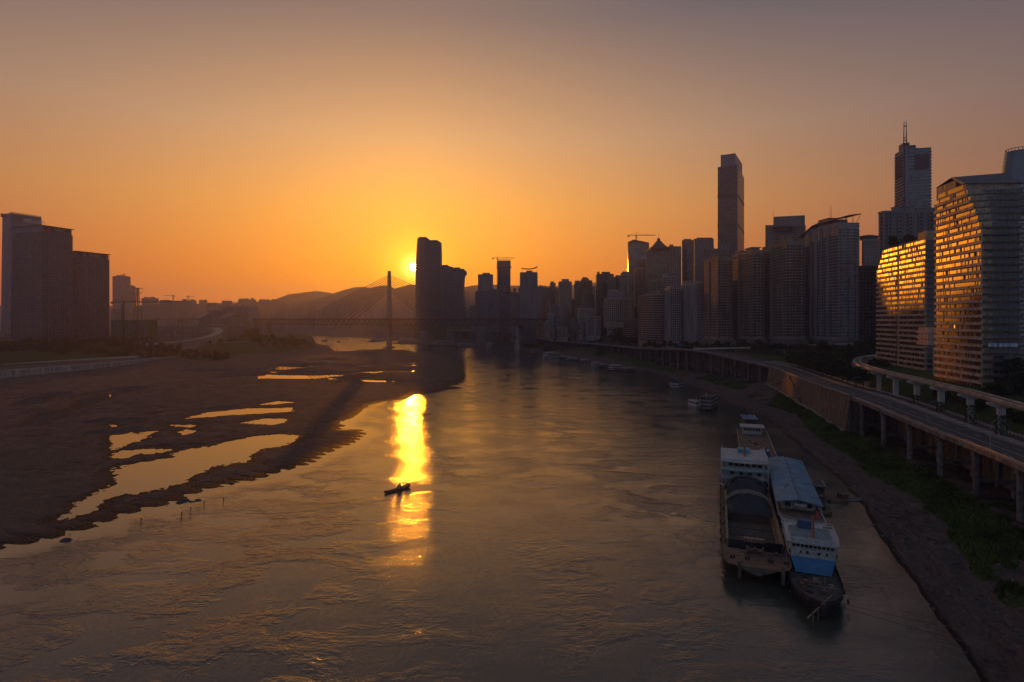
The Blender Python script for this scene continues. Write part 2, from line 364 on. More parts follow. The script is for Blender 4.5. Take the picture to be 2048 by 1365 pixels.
earth = mixc(dryf.outputs[0], earth, (.125, .10, .09))
grass = mixc(rng(n1.outputs['Fac'], .35, .65), (.03, .045, .012), (.075, .095, .03))
g2 = gn('ShaderNodeMath', operation='MULTIPLY_ADD'); nt.links.new(n1.outputs['Fac'], g2.inputs[0]); g2.inputs[1].default_value = 1.2; g2.inputs[2].default_value = -.6
g3 = gn('ShaderNodeMath', operation='ADD', use_clamp=True); nt.links.new(g2.outputs[0], g3.inputs[0]); nt.links.new(sp.outputs['Red'], g3.inputs[1])
surf = mixc(rng(g3.outputs[0], .4, .6), earth, grass)
surf = mixc(sp.outputs['Blue'], surf, (.022, .017, .015))
nt.links.new(surf, b.inputs['Base Color'])
rr = gn('ShaderNodeMapRange'); nt.links.new(sp.outputs['Blue'], rr.inputs[0]); rr.inputs['To Min'].default_value = .9; rr.inputs['To Max'].default_value = .6; nt.links.new(rr.outputs[0], b.inputs['Roughness'])
b.inputs['Specular IOR Level'].default_value = .06
bp = gn('ShaderNodeBump'); bp.inputs['Strength'].default_value = .9; bp.inputs['Distance'].default_value = .5
hs0 = gn('ShaderNodeMath', operation='ADD'); nt.links.new(n1.outputs['Fac'], hs0.inputs[0]); nt.links.new(nz.outputs['Fac'], hs0.inputs[1])
hsum = gn('ShaderNodeMath', operation='ADD'); nt.links.new(hs0.outputs[0], hsum.inputs[0]); nt.links.new(vo.outputs['Distance'], hsum.inputs[1])
nt.links.new(hsum.outputs[0], bp.inputs['Height']); nt.links.new(bp.outputs[0], b.inputs['Normal'])
cols = np.stack([G, DR, WE, np.ones_like(G)], -1)
tag(grid_mesh('ground', XX, YY, H, gm, cols), kind='structure')
def ground_z(x, y):
    r = terrain(np.array([[float(x)]]), np.array([[float(y)]]))[0]; return float(r[0, 0])

# river: one level sheet; its ripples follow a 'chop' attribute that dies out over the still pools
wy = np.concatenate([np.array([655, 658, 662, 668]), np.arange(672, 1420, 5.0), np.geomspace(1420, 5000, 12)])
wx = np.linspace(-2200, 4300, 420)
WY = (CAMZ*F/(wy-640))[:, None]*np.ones(len(wx))[None]; WX = (wx-1024)[None]/F*WY
wdl = poly_sd(WX, WY, LS)
chop = sstep(2, -14, wdl)
wm = bpy.data.materials.new('river_water'); wm.use_nodes = True; nt = wm.node_tree; b = nt.nodes['Principled BSDF']
ge = gn('ShaderNodeNewGeometry'); at = gn('ShaderNodeVertexColor', layer_name='kind'); sp = gn('ShaderNodeSeparateColor'); nt.links.new(at.outputs[0], sp.inputs[0])
def wnoise(scale, sx, sy, rot, detail=4, rough=.55, dist=0.0):
    mp = gn('ShaderNodeMapping'); mp.inputs['Scale'].default_value = (sx, sy, 1); mp.inputs['Rotation'].default_value = (0, 0, R(rot)); nt.links.new(ge.outputs['Position'], mp.inputs[0])
    n = gn('ShaderNodeTexNoise'); n.inputs['Scale'].default_value = scale; n.inputs['Detail'].default_value = detail; n.inputs['Roughness'].default_value = rough; n.inputs['Distortion'].default_value = dist
    nt.links.new(mp.outputs[0], n.inputs['Vector']); return n.outputs['Fac']
def mth(op, a, c=None, d=None, clamp=False):
    m = gn('ShaderNodeMath', operation=op, use_clamp=clamp)
    for i, v in enumerate((a, c, d)):
        if v is None: continue
        if isinstance(v, (int, float)): m.inputs[i].default_value = v
        else: nt.links.new(v, m.inputs[i])
    return m.outputs[0]
boil = rng(wnoise(.06, .8, 1.3, 10, 6, .62, .25), .47, .58)        # rough patches between upwelling boils
streak = rng(wnoise(.009, 1.2, .6, 18, 3, .55, .3), .42, .60)
rip = wnoise(.9, 1, 1, 0, 5, .6); wav = wnoise(.28, .8, 1.2, 8, 4, .6, .15); swl = wnoise(.07, .8, 1.2, 12, 3, .5, .3)
patch = mth('MULTIPLY', boil, streak)
amp = mth('MULTIPLY_ADD', patch, WATER['rip_patch'], WATER['rip_base'])
hh = mth('MULTIPLY', rip, amp)
hh = mth('ADD', hh, mth('MULTIPLY', wav, mth('MULTIPLY_ADD', patch, WATER['wav_patch'], WATER['wav_base'])))
hh = mth('ADD', hh, mth('MULTIPLY', swl, WATER['swl']))
hh = mth('MULTIPLY', hh, sp.outputs['Red'])
bp = gn('ShaderNodeBump'); bp.inputs['Strength'].default_value = 1.0; bp.inputs['Distance'].default_value = 1.0
nt.links.new(hh, bp.inputs['Height'])
# fine wavelets: the slope of the surface itself, too small to model, finer and steeper in the rough patches
jn = gn('ShaderNodeTexNoise'); jn.inputs['Scale'].default_value = 9.0; jn.inputs['Detail'].default_value = 2; mpj = gn('ShaderNodeMapping'); mpj.inputs['Scale'].default_value = (.8, 1.25, 1); nt.links.new(ge.outputs['Position'], mpj.inputs[0]); nt.links.new(mpj.outputs[0], jn.inputs['Vector'])
js = gn('ShaderNodeVectorMath', operation='SUBTRACT'); nt.links.new(jn.outputs['Color'], js.inputs[0]); js.inputs[1].default_value = (.5, .5, .5)
jm = gn('ShaderNodeVectorMath', operation='MULTIPLY'); nt.links.new(js.outputs[0], jm.inputs[0]); jm.inputs[1].default_value = (1, 1, 0)
jk = gn('ShaderNodeVectorMath', operation='SCALE'); nt.links.new(jm.outputs[0], jk.inputs[0]); rough_patch = rng(wnoise(.045, .7, 1.0, 14, 6, .68, .3), .36, .64)
nt.links.new(mth('MULTIPLY', mth('MULTIPLY_ADD', rough_patch, WATER['jit_patch'], WATER['jit_base']), sp.outputs['Red']), jk.inputs['Scale'])
ja = gn('ShaderNodeVectorMath', operation='ADD'); nt.links.new(bp.outputs[0], ja.inputs[0]); nt.links.new(jk.outputs[0], ja.inputs[1])
jo = gn('ShaderNodeVectorMath', operation='NORMALIZE'); nt.links.new(ja.outputs[0], jo.inputs[0]); nt.links.new(jo.outputs[0], b.inputs['Normal'])
b.inputs['Base Color'].default_value = (*WATER['col'], 1); b.inputs['IOR'].default_value = 1.75
rg = mth('MULTIPLY_ADD', sp.outputs['Red'], WATER['rough'], .015); nt.links.new(rg, b.inputs['Roughness'])
tag(grid_mesh('river_water', WX, WY, WX*0, wm, np.stack([chop, chop, chop, chop*0+1], -1)), kind='structure')

# hills on the horizon: a ridge with depth
def ridge(name, pts, D, depth, m, seed):
    xs = np.array([p[0] for p in pts]); yt = np.array([p[1] for p in pts]); n = 500; px = np.linspace(xs[0], xs[-1], n)
    top = CAMZ+(640-np.interp(px, xs, yt))*D/F
    rows = 26; X = np.zeros((rows, n)); Y = np.zeros((rows, n)); Z = np.zeros((rows, n))
    for r in range(rows):
        t = r/(rows-1); d = D-depth*(1-t) if t < 1 else D
        s = math.sin(t*math.pi/2)**1.3
        X[r] = (px-1024)/F*D; Y[r] = D-depth*(1-t)
        bumps = fbm(X[r]/260, Y[r]/260, 5, seed)*60*s*(1-t)+fbm(X[r]/25, Y[r]/25, 3, seed+5)*7*s
        Z[r] = 5+(top-5)*s+bumps
    X = np.vstack([X, X[-1:], X[-1:]]); Y = np.vstack([Y, Y[-1:]+200, Y[-1:]+700]); Z = np.vstack([Z, Z[-1:]*.8, Z[-1:]*0])
    # rows run away from the camera: flip so that faces point up
    return tag(grid_mesh(name, X[::-1], Y[::-1], Z[::-1], m), kind='structure')
hm = mat('hill_woods', (.05, .06, .03), .95, noise=.4, nscale=.02, spec=.1)
ridge('hills', [(-1400,612),(-500,606),(0,612),(300,612),(480,606),(550,603),(575,598),(599,588),(634,583),(650,585),(674,589),(690,584),(709,578),(722,574),(738,576),(749,579),(763,574),(776,572),(789,579),(803,577),(819,571),(831,570),(880,573),(931,575),(951,572),(988,570),(1031,572),(1085,572),(1115,574),(1187,566),(1260,570),(1500,575),(2048,580),(3400,600)], 4500, 1100, hm, 51)
# ------------------------------------------------------------------ materials
CONC = mat('concrete', (.26, .24, .22), .85, streak=True, nscale=.35, noise=.35, col2=(.17, .155, .14))
CONCD = mat('old_concrete', (.17, .15, .135), .9, streak=True, nscale=.3, noise=.45, col2=(.09, .08, .07))
CONCW = mat('pale_concrete', (.42, .40, .38), .85, streak=True, nscale=.4, noise=.3)
ASPH = mat('asphalt', (.05, .05, .052), .85, nscale=.4, noise=.25)
PAINT = mat('road_paint', (.6, .6, .58), .7, noise=.3, nscale=2)
STEEL = mat('grey_steel', (.22, .23, .24), .5, metal=.4)
DARKM = mat('dark_metal', (.05, .05, .055), .6, metal=.3)
REDST = mat('dull_red_steel', (.075, .028, .022), .6, noise=.3)
LEAF = mat('leaves', (.042, .058, .02), .85, island=.55, nscale=.12, noise=.4, spec=.2)
LEAF2 = mat('dry_leaves', (.075, .07, .03), .85, island=.5, nscale=.12, noise=.4, spec=.2)
BARK = mat('bark', (.09, .07, .055), .95)
TRIM = mat('white_paint', (.62, .61, .60), .55, noise=.2)
GLASS = mat('window_glass', (.16, .165, .17), .10, metal=.75, island=.45, noise=.1)
GLASSD = mat('dark_window_glass', (.035, .04, .045), .12, metal=.2, island=.6, noise=.1, spec=.9)
GLASSB = mat('blue_glass', (.10, .15, .17), .10, metal=.7, island=.35, noise=.15)

# ------------------------------------------------------------------ cable-stayed bridge
def onbridge(px): k = (px-1024)/F; X = k*1209/(1+.42*k); return Vector((X, 1330-.42*(X+288), 0))
BE = Vector((1, -.42, 0)).normalized(); BN = Vector((.42, 1, 0)).normalized()
PY = onbridge(778.5)
br = thing('cable_stayed_bridge', 'long red truss cable-stayed bridge with one tall pylon crossing the hazy river', 'bridge', PY, math.atan2(BE.y, BE.x))
def bloc(p): d = p-PY; return Vector((d.dot(BE), d.dot(BN), p.z))
sL = bloc(onbridge(497)).x; sR = bloc(onbridge(1092)).x; sLL = bloc(onbridge(296)).x
m = MB(); m.box(sLL, -12, 65.6, sR, 12, 67.2); m.box(sLL, -12.4, 66.0, sR, -12.0, 68.2); m.box(sLL, 12.0, 66.0, sR, 12.4, 68.2); m.build('deck', REDST, br)
m = MB(); m.box(sL, -9, 52.3, sR, 9, 53.3); m.build('lower_deck', REDST, br)
m = MB()
for yy in (-11.2, 11.2):
    m.box(sL, yy-.7, 52.0, sR, yy+.7, 53.8); m.box(sL, yy-.7, 64.2, sR, yy+.7, 65.59)
    s = sL; 
    while s < sR-15:
        m.tube((s, yy, 64.8), (s+7.6, yy, 53), .62, 4); m.tube((s+7.6, yy, 53), (s+15.2, yy, 64.8), .62, 4); s += 15.2
m.build('truss', REDST, br)
pm = MB()
for sg in (-1, 1):      # two legs, wide at the deck, meeting above it
    prof = [(0, 3, 6.6, 5.5), (36, 3.6, 7.4, 6.5), (64, 4.2, 9, 7.5), (92, 3.2, 7.4, 6), (118, 2, 5.8, 5)]
    pm.loft([[(-w/2, sg*o-d/2, z), (w/2, sg*o-d/2, z), (w/2, sg*o+d/2, z), (-w/2, sg*o+d/2, z)] for z, o, w, d in prof])
pm.loft([[(-w/2, -d/2, z), (w/2, -d/2, z), (w/2, d/2, z), (-w/2, d/2, z)] for z, w, d in ((117, 5.6, 10), (179, 3.9, 8))])
pm.box(-3.2, -11, 46, 3.2, 11, 51.5)
pm.build('pylon', CONC, br)
pf = MB(); pf.box(-8, -12, -2, 8, 12, 2); pf.build('pylon_footing', CONCD, br)
for sg in (-1, 1):
    for i in range(10):
        m = MB(); m.tube((sg*1.5, 0, 131+i*4.2), (sg*(96+i*18.5), 0, 67.2), .75, 5); m.build('stay_cable', DARKM, br)
for px, w in ((535, 9), (495, 5), (448, 4), (404, 4), (360, 4), (1038, 6.5)):
    s = bloc(onbridge(px)).x; m = MB(); zt = 51.9 if px > 440 else 65.5
    for yy in (-8, 8): m.box(s-w/2, yy-2.5, -2, s+w/2, yy+2.5, zt-3)
    m.box(s-w/2, -11, zt-3, s+w/2, 11, zt)
    if px == 1038: m.box(s-5.5, -12, -2, s+5.5, 12, 22)
    m.build('pier', CONC, br)
for s in np.arange(sLL+40, sR-40, 62.0):
    m = MB(); m.tube((s, 0, 67.2), (s, 0, 78), .16, 4); m.tube((s, -3, 77.8), (s, 3, 77.8), .14, 4); m.build('lamp_post', DARKM, br)
m = MB(); s = bloc(onbridge(810)).x; m.tube((s-4, -10, 67.2), (s-4, -10, 76), .3, 4); m.tube((s-4, 10, 67.2), (s-4, 10, 76), .3, 4); m.tube((s-4, -10, 75.8), (s-4, 10, 75.8), .4, 4); m.build('sign_gantry', DARKM, br)
def vehicle(kind, label, loc, rz, paint, scale=1.0, group=None):
    car = kind == 'parked_car'
    t = thing(kind, label, 'car' if car else ('bus' if kind == 'bus' else 'van'), loc, rz, group)
    L, W, Hh = (4.5, 1.8, 1.45) if car else ((11, 2.5, 3.1) if kind == 'bus' else (5.2, 1.95, 2.2))
    m = MB()
    if car:
        m.loft([[(-W/2, y, .3), (W/2, y, .3), (W/2, y, zt), (-W/2, y, zt)] for y, zt in ((-L/2, .62), (-L/2+.15, .78), (-L/2+1.1, .86), (L/2-.7, .92), (L/2-.05, .85), (L/2, .6))]); m.build('body', paint, t)
        m = MB(); m.loft([[(-w, y, .86), (w, y, .86), (w*.86, y2, zt), (-w*.86, y2, zt)] for w, y, y2, zt in ((.82, -L/2+1.0, -L/2+1.7, 1.42), (.84, .3, .3, 1.47), (.8, L/2-.55, L/2-1.0, 1.38))]); m.build('window', GLASSD, t)
    else:
        m.loft([[(-W/2, y, .35), (W/2, y, .35), (W/2*.95, y, zt), (-W/2*.95, y, zt)] for y, zt in ((-L/2, Hh*.6), (-L/2+.4, Hh*.97), (L/2-.2, Hh), (L/2, Hh*.9))]); m.build('body', paint, t)
        m = MB(); 
        for sx in (-1, 1): m.box(sx*W/2*.96-.04, -L/2+.7, Hh*.5, sx*W/2*.96+.04, L/2-.6, Hh*.82)
        m.box(-W*.42, -L/2-.02, Hh*.5, W*.42, -L/2+.03, Hh*.8); m.build('window', GLASSD, t)
    for sx in (-1, 1):
        for y in (-L/2+.85, L/2-.85):
            m = MB(); m.tube((sx*(W/2-.2), y, .33), (sx*(W/2+.02), y, .33), .33, 10); m.build('wheel', DARKM, t)
    return t
CARP = [mat('car_white', (.55, .55, .56), .3, noise=.05), mat('car_silver', (.3, .31, .32), .3, metal=.5, noise=.05), mat('car_black', (.02, .02, .024), .3, noise=.05), mat('car_red', (.25, .03, .02), .35, noise=.05), mat('bus_paint', (.4, .36, .26), .4, noise=.1)]
bp_ = onbridge(503); vehicle('bus', 'long bus crossing the far bridge deck left of the pylon', (bp_.x, bp_.y, 67.25), math.atan2(BE.y, BE.x)-R(90), CARP[1])

# ------------------------------------------------------------------ riverside expressway
def at_len(pts, s):
    acc = 0
    for i in range(len(pts)-1):
        L = (pts[i+1]-pts[i]).length
        if acc+L >= s:
            t = (s-acc)/L; d = (pts[i+1]-pts[i]); d = Vector((d.x, d.y, 0)).normalized(); return pts[i].lerp(pts[i+1], t), d, Vector((d.y, -d.x, 0))
        acc += L
    d = pts[-1]-pts[-2]; d = Vector((d.x, d.y, 0)).normalized(); return pts[-1], d, Vector((d.y, -d.x, 0))
def plen(pts): return sum((pts[i+1]-pts[i]).length for i in range(len(pts)-1))
VL = plen(VIAS)
via = thing('riverside_viaduct', 'long concrete road viaduct on round pillars curving along the right bank', 'viaduct', (0, 0, 0))
m = MB(); sweep(m, VIAS, [(0, -.05), (17.4, -.05), (17.4, -.5), (13.5, -1.9), (3.2, -1.9), (1.2, -.7), (0, -.6)]); m.build('deck', CONC, via)
m = MB(); sweep(m, VIAS, [(-.12, -1.15), (-.12, .35), (.25, .35), (.25, -.04), (-.02, -.04), (-.02, -1.15)]); m.build('edge_beam', CONCD, via)
pp = curve_pts(VIA[:9], 2.2); m = MB(); o1 = offset(pp, .08)
for i in range(len(o1)-1):
    p, q = o1[i], o1[i+1]; m.tube(p+Vector((0, 0, .3)), p+Vector((0, 0, 1.25)), .10, 4)
    for dz, r in ((1.25, .10), (.95, .05), (.65, .05)): m.tube(p+Vector((0, 0, dz)), q+Vector((0, 0, dz)), r, 5)
m.build('railing', mat('worn_railing', (.36, .33, .30), .45, metal=.2), via)
m = MB(); sweep(m, curve_pts(VIA[8:], 8), [(-.1, .35), (-.1, 1.1), (.1, 1.1), (.1, .35)]); m.build('parapet', CONC, via)
s = 12; PIER_S = []
while s < VL-20:
    p, d, nr = at_len(VIAS, s)
    if 300 < p.y < 488: s += 8; continue
    PIER_S.append(s); s += 25.5 if p.y < 310 else (21 if p.y < 850 else 24)
def pier(parent, p, d, nr, zb, zt, rad, offs, name='pier', cap=True, beam=True):
    m = MB()
    for o in offs: m.tube(p+nr*o+Vector((0, 0, zb-p.z-1.5)), p+nr*o+Vector((0, 0, zt-p.z-1.2)), rad, 14)
    if cap:
        a = p+nr*(offs[0]-1.3); b = p+nr*(offs[-1]+1.3); a.z = b.z = 0
        m.loft([[e-d*1.1+Vector((0, 0, zt-1.25)), e+d*1.1+Vector((0, 0, zt-1.25)), e+d*1.1+Vector((0, 0, zt)), e-d*1.1+Vector((0, 0, zt))][::-1] for e in (a, b)])
    if beam and zt-zb > 9:
        zm = zb+(zt-zb)*.42; a = p+nr*offs[0]; b = p+nr*offs[-1]; a.z = b.z = 0
        m.loft([[e-d*.6+Vector((0, 0, zm)), e+d*.6+Vector((0, 0, zm)), e+d*.6+Vector((0, 0, zm+1.2)), e-d*.6+Vector((0, 0, zm+1.2))][::-1] for e in (a, b)])
    return m.build(name, CONCD, parent)
for s in PIER_S:
    p, d, nr = at_len(VIAS, s); pier(via, p, d, nr, max(-1, float(base_z(p.y))-2.5), p.z-1.91, 1.15 if p.y < 320 else 1.0, (2.4, 13.2))
# retained bank behind the pillars
iw = offset(VIAS, 17.0)
mwall = mat('stained_masonry', (.16, .115, .085), .95, streak=True, nscale=.5, noise=.6, col2=(.075, .055, .045))
t = thing('embankment_wall', 'dark rough wall behind the viaduct pillars holding up the upper street', 'wall', (0, 0, 0)); m = MB()
sweep(m, VIAS, [(16.9, -22), (16.9, -.52), (21.5, -.52), (21.5, -22)]); m.build('wall', mwall, t)
m = MB()
for s in np.arange(10, VL-20, 14.0):
    p, d, nr = at_len(VIAS, s); q = p+nr*16.6; q.z = 0; m.loft([[q-d*.7-nr*w+Vector((0, 0, z)), q+d*.7-nr*w+Vector((0, 0, z)), q+d*.7+nr*.35+Vector((0, 0, z)), q-d*.7+nr*.35+Vector((0, 0, z))] for z, w in ((p.z-22, 1.8), (p.z-.9, .3))])
m.build('buttress', CONCD, t)
# battered river wall where the road runs on solid ground
RW = [p for p in curve_pts(VIA, 6) if 301 <= p.y <= 493]
rw = thing('retaining_wall', 'tall stained brown river wall with a diagonal concrete rib, under the roadside trees', 'wall', (0, 0, 0)); m = MB()
ofA = offset(RW, -.2); ofB = offset(RW, -2.6); ofC = offset(RW, 1.2); rings = []
for i, p in enumerate(RW):
    zb = float(base_z(p.y))-3
    rings.append([Vector((ofB[i].x, ofB[i].y, zb)), Vector((ofC[i].x, ofC[i].y, zb)), Vector((ofC[i].x, ofC[i].y, p.z+.2)), Vector((ofA[i].x, ofA[i].y, p.z+.2))][::-1])
m.loft(rings)
e0 = RW[0]; d0 = (RW[1]-RW[0]).normalized(); n0 = Vector((d0.y, -d0.x, 0))
m.loft([[e0-n0*2.6+Vector((0, 0, -20)), e0-n0*.2+Vector((0, 0, .2)), e0-n0*.2-d0*1.0+Vector((0, 0, .2)), e0-n0*2.6-d0*1.0+Vector((0, 0, -20))], [e0+n0*17+Vector((0, 0, -20)), e0+n0*17+Vector((0, 0, -.6)), e0+n0*17-d0*1.0+Vector((0, 0, -.6)), e0+n0*17-d0*1.0+Vector((0, 0, -20))]])
m.build('wall', mwall, rw)
m = MB(); sweep(m, RW, [(-.6, .2), (-.6, 1.0), (.5, 1.0), (.5, .2)]); m.build('coping', CONCD, rw)
m = MB(); sweep(m, [Vector((b_.x, b_.y, float(base_z(p.y))-.5)) for b_, p in zip(ofB, RW)], [(-1.0, -2), (-1.0, .9), (.6, .9), (.6, -2)]); m.build('footing', CONC, rw)
def wallpt(f, h):   # f along, h 0..1 up the battered face
    i = min(int(f*(len(RW)-1)), len(RW)-1); zb = float(base_z(RW[i].y))-1; a = Vector((ofB[i].x, ofB[i].y, zb)); b = Vector((ofA[i].x, ofA[i].y, RW[i].z)); return a.lerp(b, h)-n0*.25
m = MB()
for (f0, h0, f1, h1) in ((.47, 0, .70, 1),):
    pr = None
    for k in range(13):
        q = wallpt(f0+(f1-f0)*k/12, h0+(h1-h0)*k/12)
        if pr: m.tube(pr, q, 1.0, 4)
        pr = q
m.build('rib', CONCD, rw)
m = MB(); pr = None
for k in range(15):
    q = wallpt(.97-.30*k/14, .10+.75*k/14)
    if pr: m.tube(pr, q, .4, 4)
    pr = q
m.build('stair', CONC, rw)
m = MB(); q = e0+n0*.6; m.box(q.x-1.6, q.y-2.6, q.z-1.5, q.x+1.6, q.y+.8, q.z+1.5); m.build('end_pillar', CONCD, rw)
# the roads themselves
m = MB(); sweep(m, VIAS, [(.5, .0), (.5, .03), (16.9, .03), (16.9, .0)]); tag(m.build('road', ASPH), kind='structure')
lm = MB()
for off in (4.4, 8.2, 12.4):
    lp = offset(curve_pts(VIA[:12], 3), off); i = 0
    solid = off == 8.2
    while i+2 < len(lp):
        a, b_ = lp[i]+Vector((0, 0, .04)), lp[i+(3 if solid else 2) if i+3 < len(lp) else -1]+Vector((0, 0, .04)); d = (b_-a).normalized(); nn = Vector((d.y, -d.x, 0))*.09
        lm.quad(a-nn, b_-nn, b_+nn, a+nn); i += 3 if solid else 4
for off in (1.0, 16.3):
    lp = offset(curve_pts(VIA[:12], 6), off)
    for a, b_ in zip(lp, lp[1:]):
        d = (b_-a).normalized(); nn = Vector((d.y, -d.x, 0))*.08; z = Vector((0, 0, .04)); lm.quad(a-nn+z, b_-nn+z, b_+nn+z, a+nn+z)
tag(lm.build('road_markings', PAINT), kind='structure')
VN = curve_pts(VIA[:9], 8)
m = MB(); sweep(m, VN, [(17.5, -.1), (17.5, .16), (21.2, .16), (21.2, -.1)]); tag(m.build('pavement', CONC), kind='structure')
m = MB(); sweep(m, VN, [(26.0, -.1), (26.0, .02), (33.5, .02), (33.5, -.1)]); tag(m.build('side_street', ASPH), kind='structure')
t = thing('street_railing', 'pale low double railing between the side street and the planted verge', 'railing', (0, 0, 0)); m = MB()
for off in (25.5,):
    lp = offset(VN, off)
    for a, b_ in zip(lp, lp[1:]):
        for dz in (.5, .95): m.tube(a+Vector((0, 0, dz)), b_+Vector((0, 0, dz)), .06, 4)
        for k in range(4): q = a.lerp(b_, k/4); m.tube(q, q+Vector((0, 0, 1.0)), .05, 4)
m.build('rails', TRIM, t)
for k, (s, off, c, lab) in enumerate(((118, 28, 0, 'white car parked on the side street nearest the right edge'), (128, 28, 2, 'black car parked behind the white one on the side street'), (142, 28.2, 1, 'silver car on the side street below the monorail'), (171, 31, 0, 'white car further up the side street'), (184, 28, 3, 'red car parked on the side street by an ivy pier'))):
    p, d, nr = at_len(VIAS, s); q = p+nr*off; vehicle('parked_car', lab, (q.x, q.y, q.z+.03), math.atan2(d.y, d.x)-R(90), CARP[c], group='cars on the side street')
ORC = ['first', 'second', 'third', 'fourth', 'fifth', 'sixth', 'seventh', 'last']
for k, (s, off, c, lab) in enumerate(((640, 4, 0, 'white'), (668, 4, 1, 'silver'), (690, 11, 0, 'white'), (712, 4, 1, 'silver'), (740, 4, 0, 'white'), (770, 11, 3, 'red'), (795, 4, 1, 'silver'), (830, 4, 0, 'white'))):
    p, d, nr = at_len(VIAS, s); q = p+nr*off
    vehicle('parked_car', f'tiny {lab} car, {ORC[k]} of eight on the far viaduct curve going away', (q.x, q.y, q.z+.05), math.atan2(d.y, d.x)-R(90), CARP[c], group=f'{lab} cars on the far viaduct')
# street lamps
def lamp(p, face, h, label, blue=True, arm=2.6):
    t = thing('street_lamp', label, 'street lamp', p, math.atan2(face.y, face.x), 'street lamps along the viaduct')
    m = MB(); m.tube((0, 0, 0), (0, 0, h*.8), .13, 6, .09); pr = Vector((0, 0, h*.8))
    for k in range(1, 9):
        a = k/8*math.pi/2; q = Vector((arm*.8*(1-math.cos(a)), 0, h*.8+(h*.2)*math.sin(a))); m.tube(pr, q, .085, 5); pr = q
    m.tube(pr, pr+Vector((arm*.5, 0, .15)), .07, 5); m.build('pole', mat('lamp_blue_grey', (.16, .22, .28), .5), t)
    m = MB(); e = pr+Vector((arm*.5, 0, .12)); m.loft([[(e.x-.5, -.12, e.z-.05), (e.x-.5, .12, e.z-.05), (e.x-.5, .12, e.z+.1), (e.x-.5, -.12, e.z+.1)], [(e.x+.7, -.2, e.z-.02), (e.x+.7, .2, e.z-.02), (e.x+.7, .12, e.z+.12), (e.x+.7, -.12, e.z+.12)]]); m.build('lamp_head', mat('lamp_head_blue', (.06, .16, .32), .4), t)
    return t
for px, D, lab in ((2026, 176, 'tall curved street lamp nearest the right edge of the photo'), (1876, 219, 'curved street lamp second from the right edge on the viaduct'), (1784, 258, 'curved street lamp between two monorail piers, third from the right'), (1723, 296, 'curved street lamp at the end of the retaining wall')):
    k = min(range(len(VIAS)), key=lambda i: abs(VIAS[i].y-D)); p, d, nr = at_len(VIAS, sum((VIAS[i+1]-VIAS[i]).length for i in range(k)))
    lamp(p+nr*.9, nr, 10.5, lab)
OR1 = ['first', 'second', 'third', 'fourth', 'fifth', 'sixth']
for k, s in enumerate(range(690, 900, 42)):
    p, d, nr = at_len(VIAS, s); lamp(p+nr*16, -nr, 10, f'far street lamp on the viaduct curve, {OR1[k]} going away from the retaining wall')

# ------------------------------------------------------------------ monorail
MR = curve_pts([Vector((118, 20, 36)), Vector((140, 80, 36)), Vector((157, 135, 36)), Vector((172, 192, 36)), Vector((186, 233, 36)), Vector((194, 262, 36)), Vector((203, 295, 36)), Vector((210.6, 325, 36)), Vector((223, 363, 36)), Vector((240, 400, 36)), Vector((268, 440, 36.5)), Vector((305, 470, 37)), Vector((345, 490, 38))], 6)
mr = thing('monorail_track', 'twin-beam elevated monorail guideway curving on tall T piers in front of the flats', 'monorail', (0, 0, 0))
for o in (0.45, 4.15):
    m = MB(); sweep(m, MR, [(o-.45, -1.6), (o-.45, -.25), (o-.38, 0), (o+.38, 0), (o+.45, -.25), (o+.45, -1.6)]); m.build('guide_beam', mat('beam_concrete', (.36, .30, .25), .8, noise=.35, nscale=.25), mr)
m = MB(); sweep(m, MR, [(1.4, -.9), (1.4, -.7), (3.2, -.7), (3.2, -.9)])
for i in range(0, len(MR)-1):
    for f in (0, .33, .66):
        p = MR[i].lerp(MR[i+1], f); d = (MR[i+1]-MR[i]).normalized(); nr = Vector((d.y, -d.x, 0)); a = p+nr*.9; b_ = p+nr*3.7; m.tube(a+Vector((0, 0, -.5)), b_+Vector((0, 0, -.5)), .12, 4)
for o in (-.35, .95+3.7): sweep(m, MR, [(o, -1.25), (o, -1.05), (o+.3, -1.05), (o+.3, -1.25)])
m.build('walkway', STEEL, mr)
s = 18; ML = plen(MR); npier = 0
IVY = mat('ivy', (.05, .085, .02), .85, island=.6, noise=.4)
while s < ML-10:
    p, d, nr = at_len(MR, s); c = p+nr*2.3; zb = (20 if p.y > 60 else 18); m = MB()
    e = [c-nr*3.6, c+nr*3.6]
    m.loft([[x-d*.95+Vector((0, 0, -3.2+dz)), x+d*.95+Vector((0, 0, -3.2+dz)), x+d*.95+Vector((0, 0, -1.65)), x-d*.95+Vector((0, 0, -1.65))][::-1] for x, dz in ((c-nr*4.2, .7), (c-nr*1.3, -.3), (c+nr*1.3, -.3), (c+nr*4.2, .7))])
    m.loft([[c-d*.95-nr*1.1+Vector((0, 0, z)), c+d*.95-nr*1.1+Vector((0, 0, z)), c+d*.95+nr*1.1+Vector((0, 0, z)), c-d*.95+nr*1.1+Vector((0, 0, z))] for z in (zb-36, -3.0)])
    pr_ = m.build('pier', CONCW, mr); npier += 1
    if p.y < 300:
        m = MB(); hi = 9.5 if p.y < 250 else 7
        for k in range(1100):
            a = random.random()*4; sd = int(a); u = (a-sd)*2-1; z = zb+random.random()**1.15*hi+.5; r = .12+random.random()*.35
            x, y = ((u*1.1, -.95-r), (1.1+r, u*.95), (u*1.1, .95+r), (-1.1-r, u*.95))[sd]
            q = c+nr*x+d*y; q.z = z; s1 = Vector((random.uniform(-1, 1), random.uniform(-1, 1), random.uniform(-1, 1)))*.3; s2 = Vector((random.uniform(-1, 1), random.uniform(-1, 1), random.uniform(-1, 1)))*.3
            m.quad(q-s1, q+s2, q+s1, q-s2)
        m.build('ivy', IVY, pr_)
    s += 26
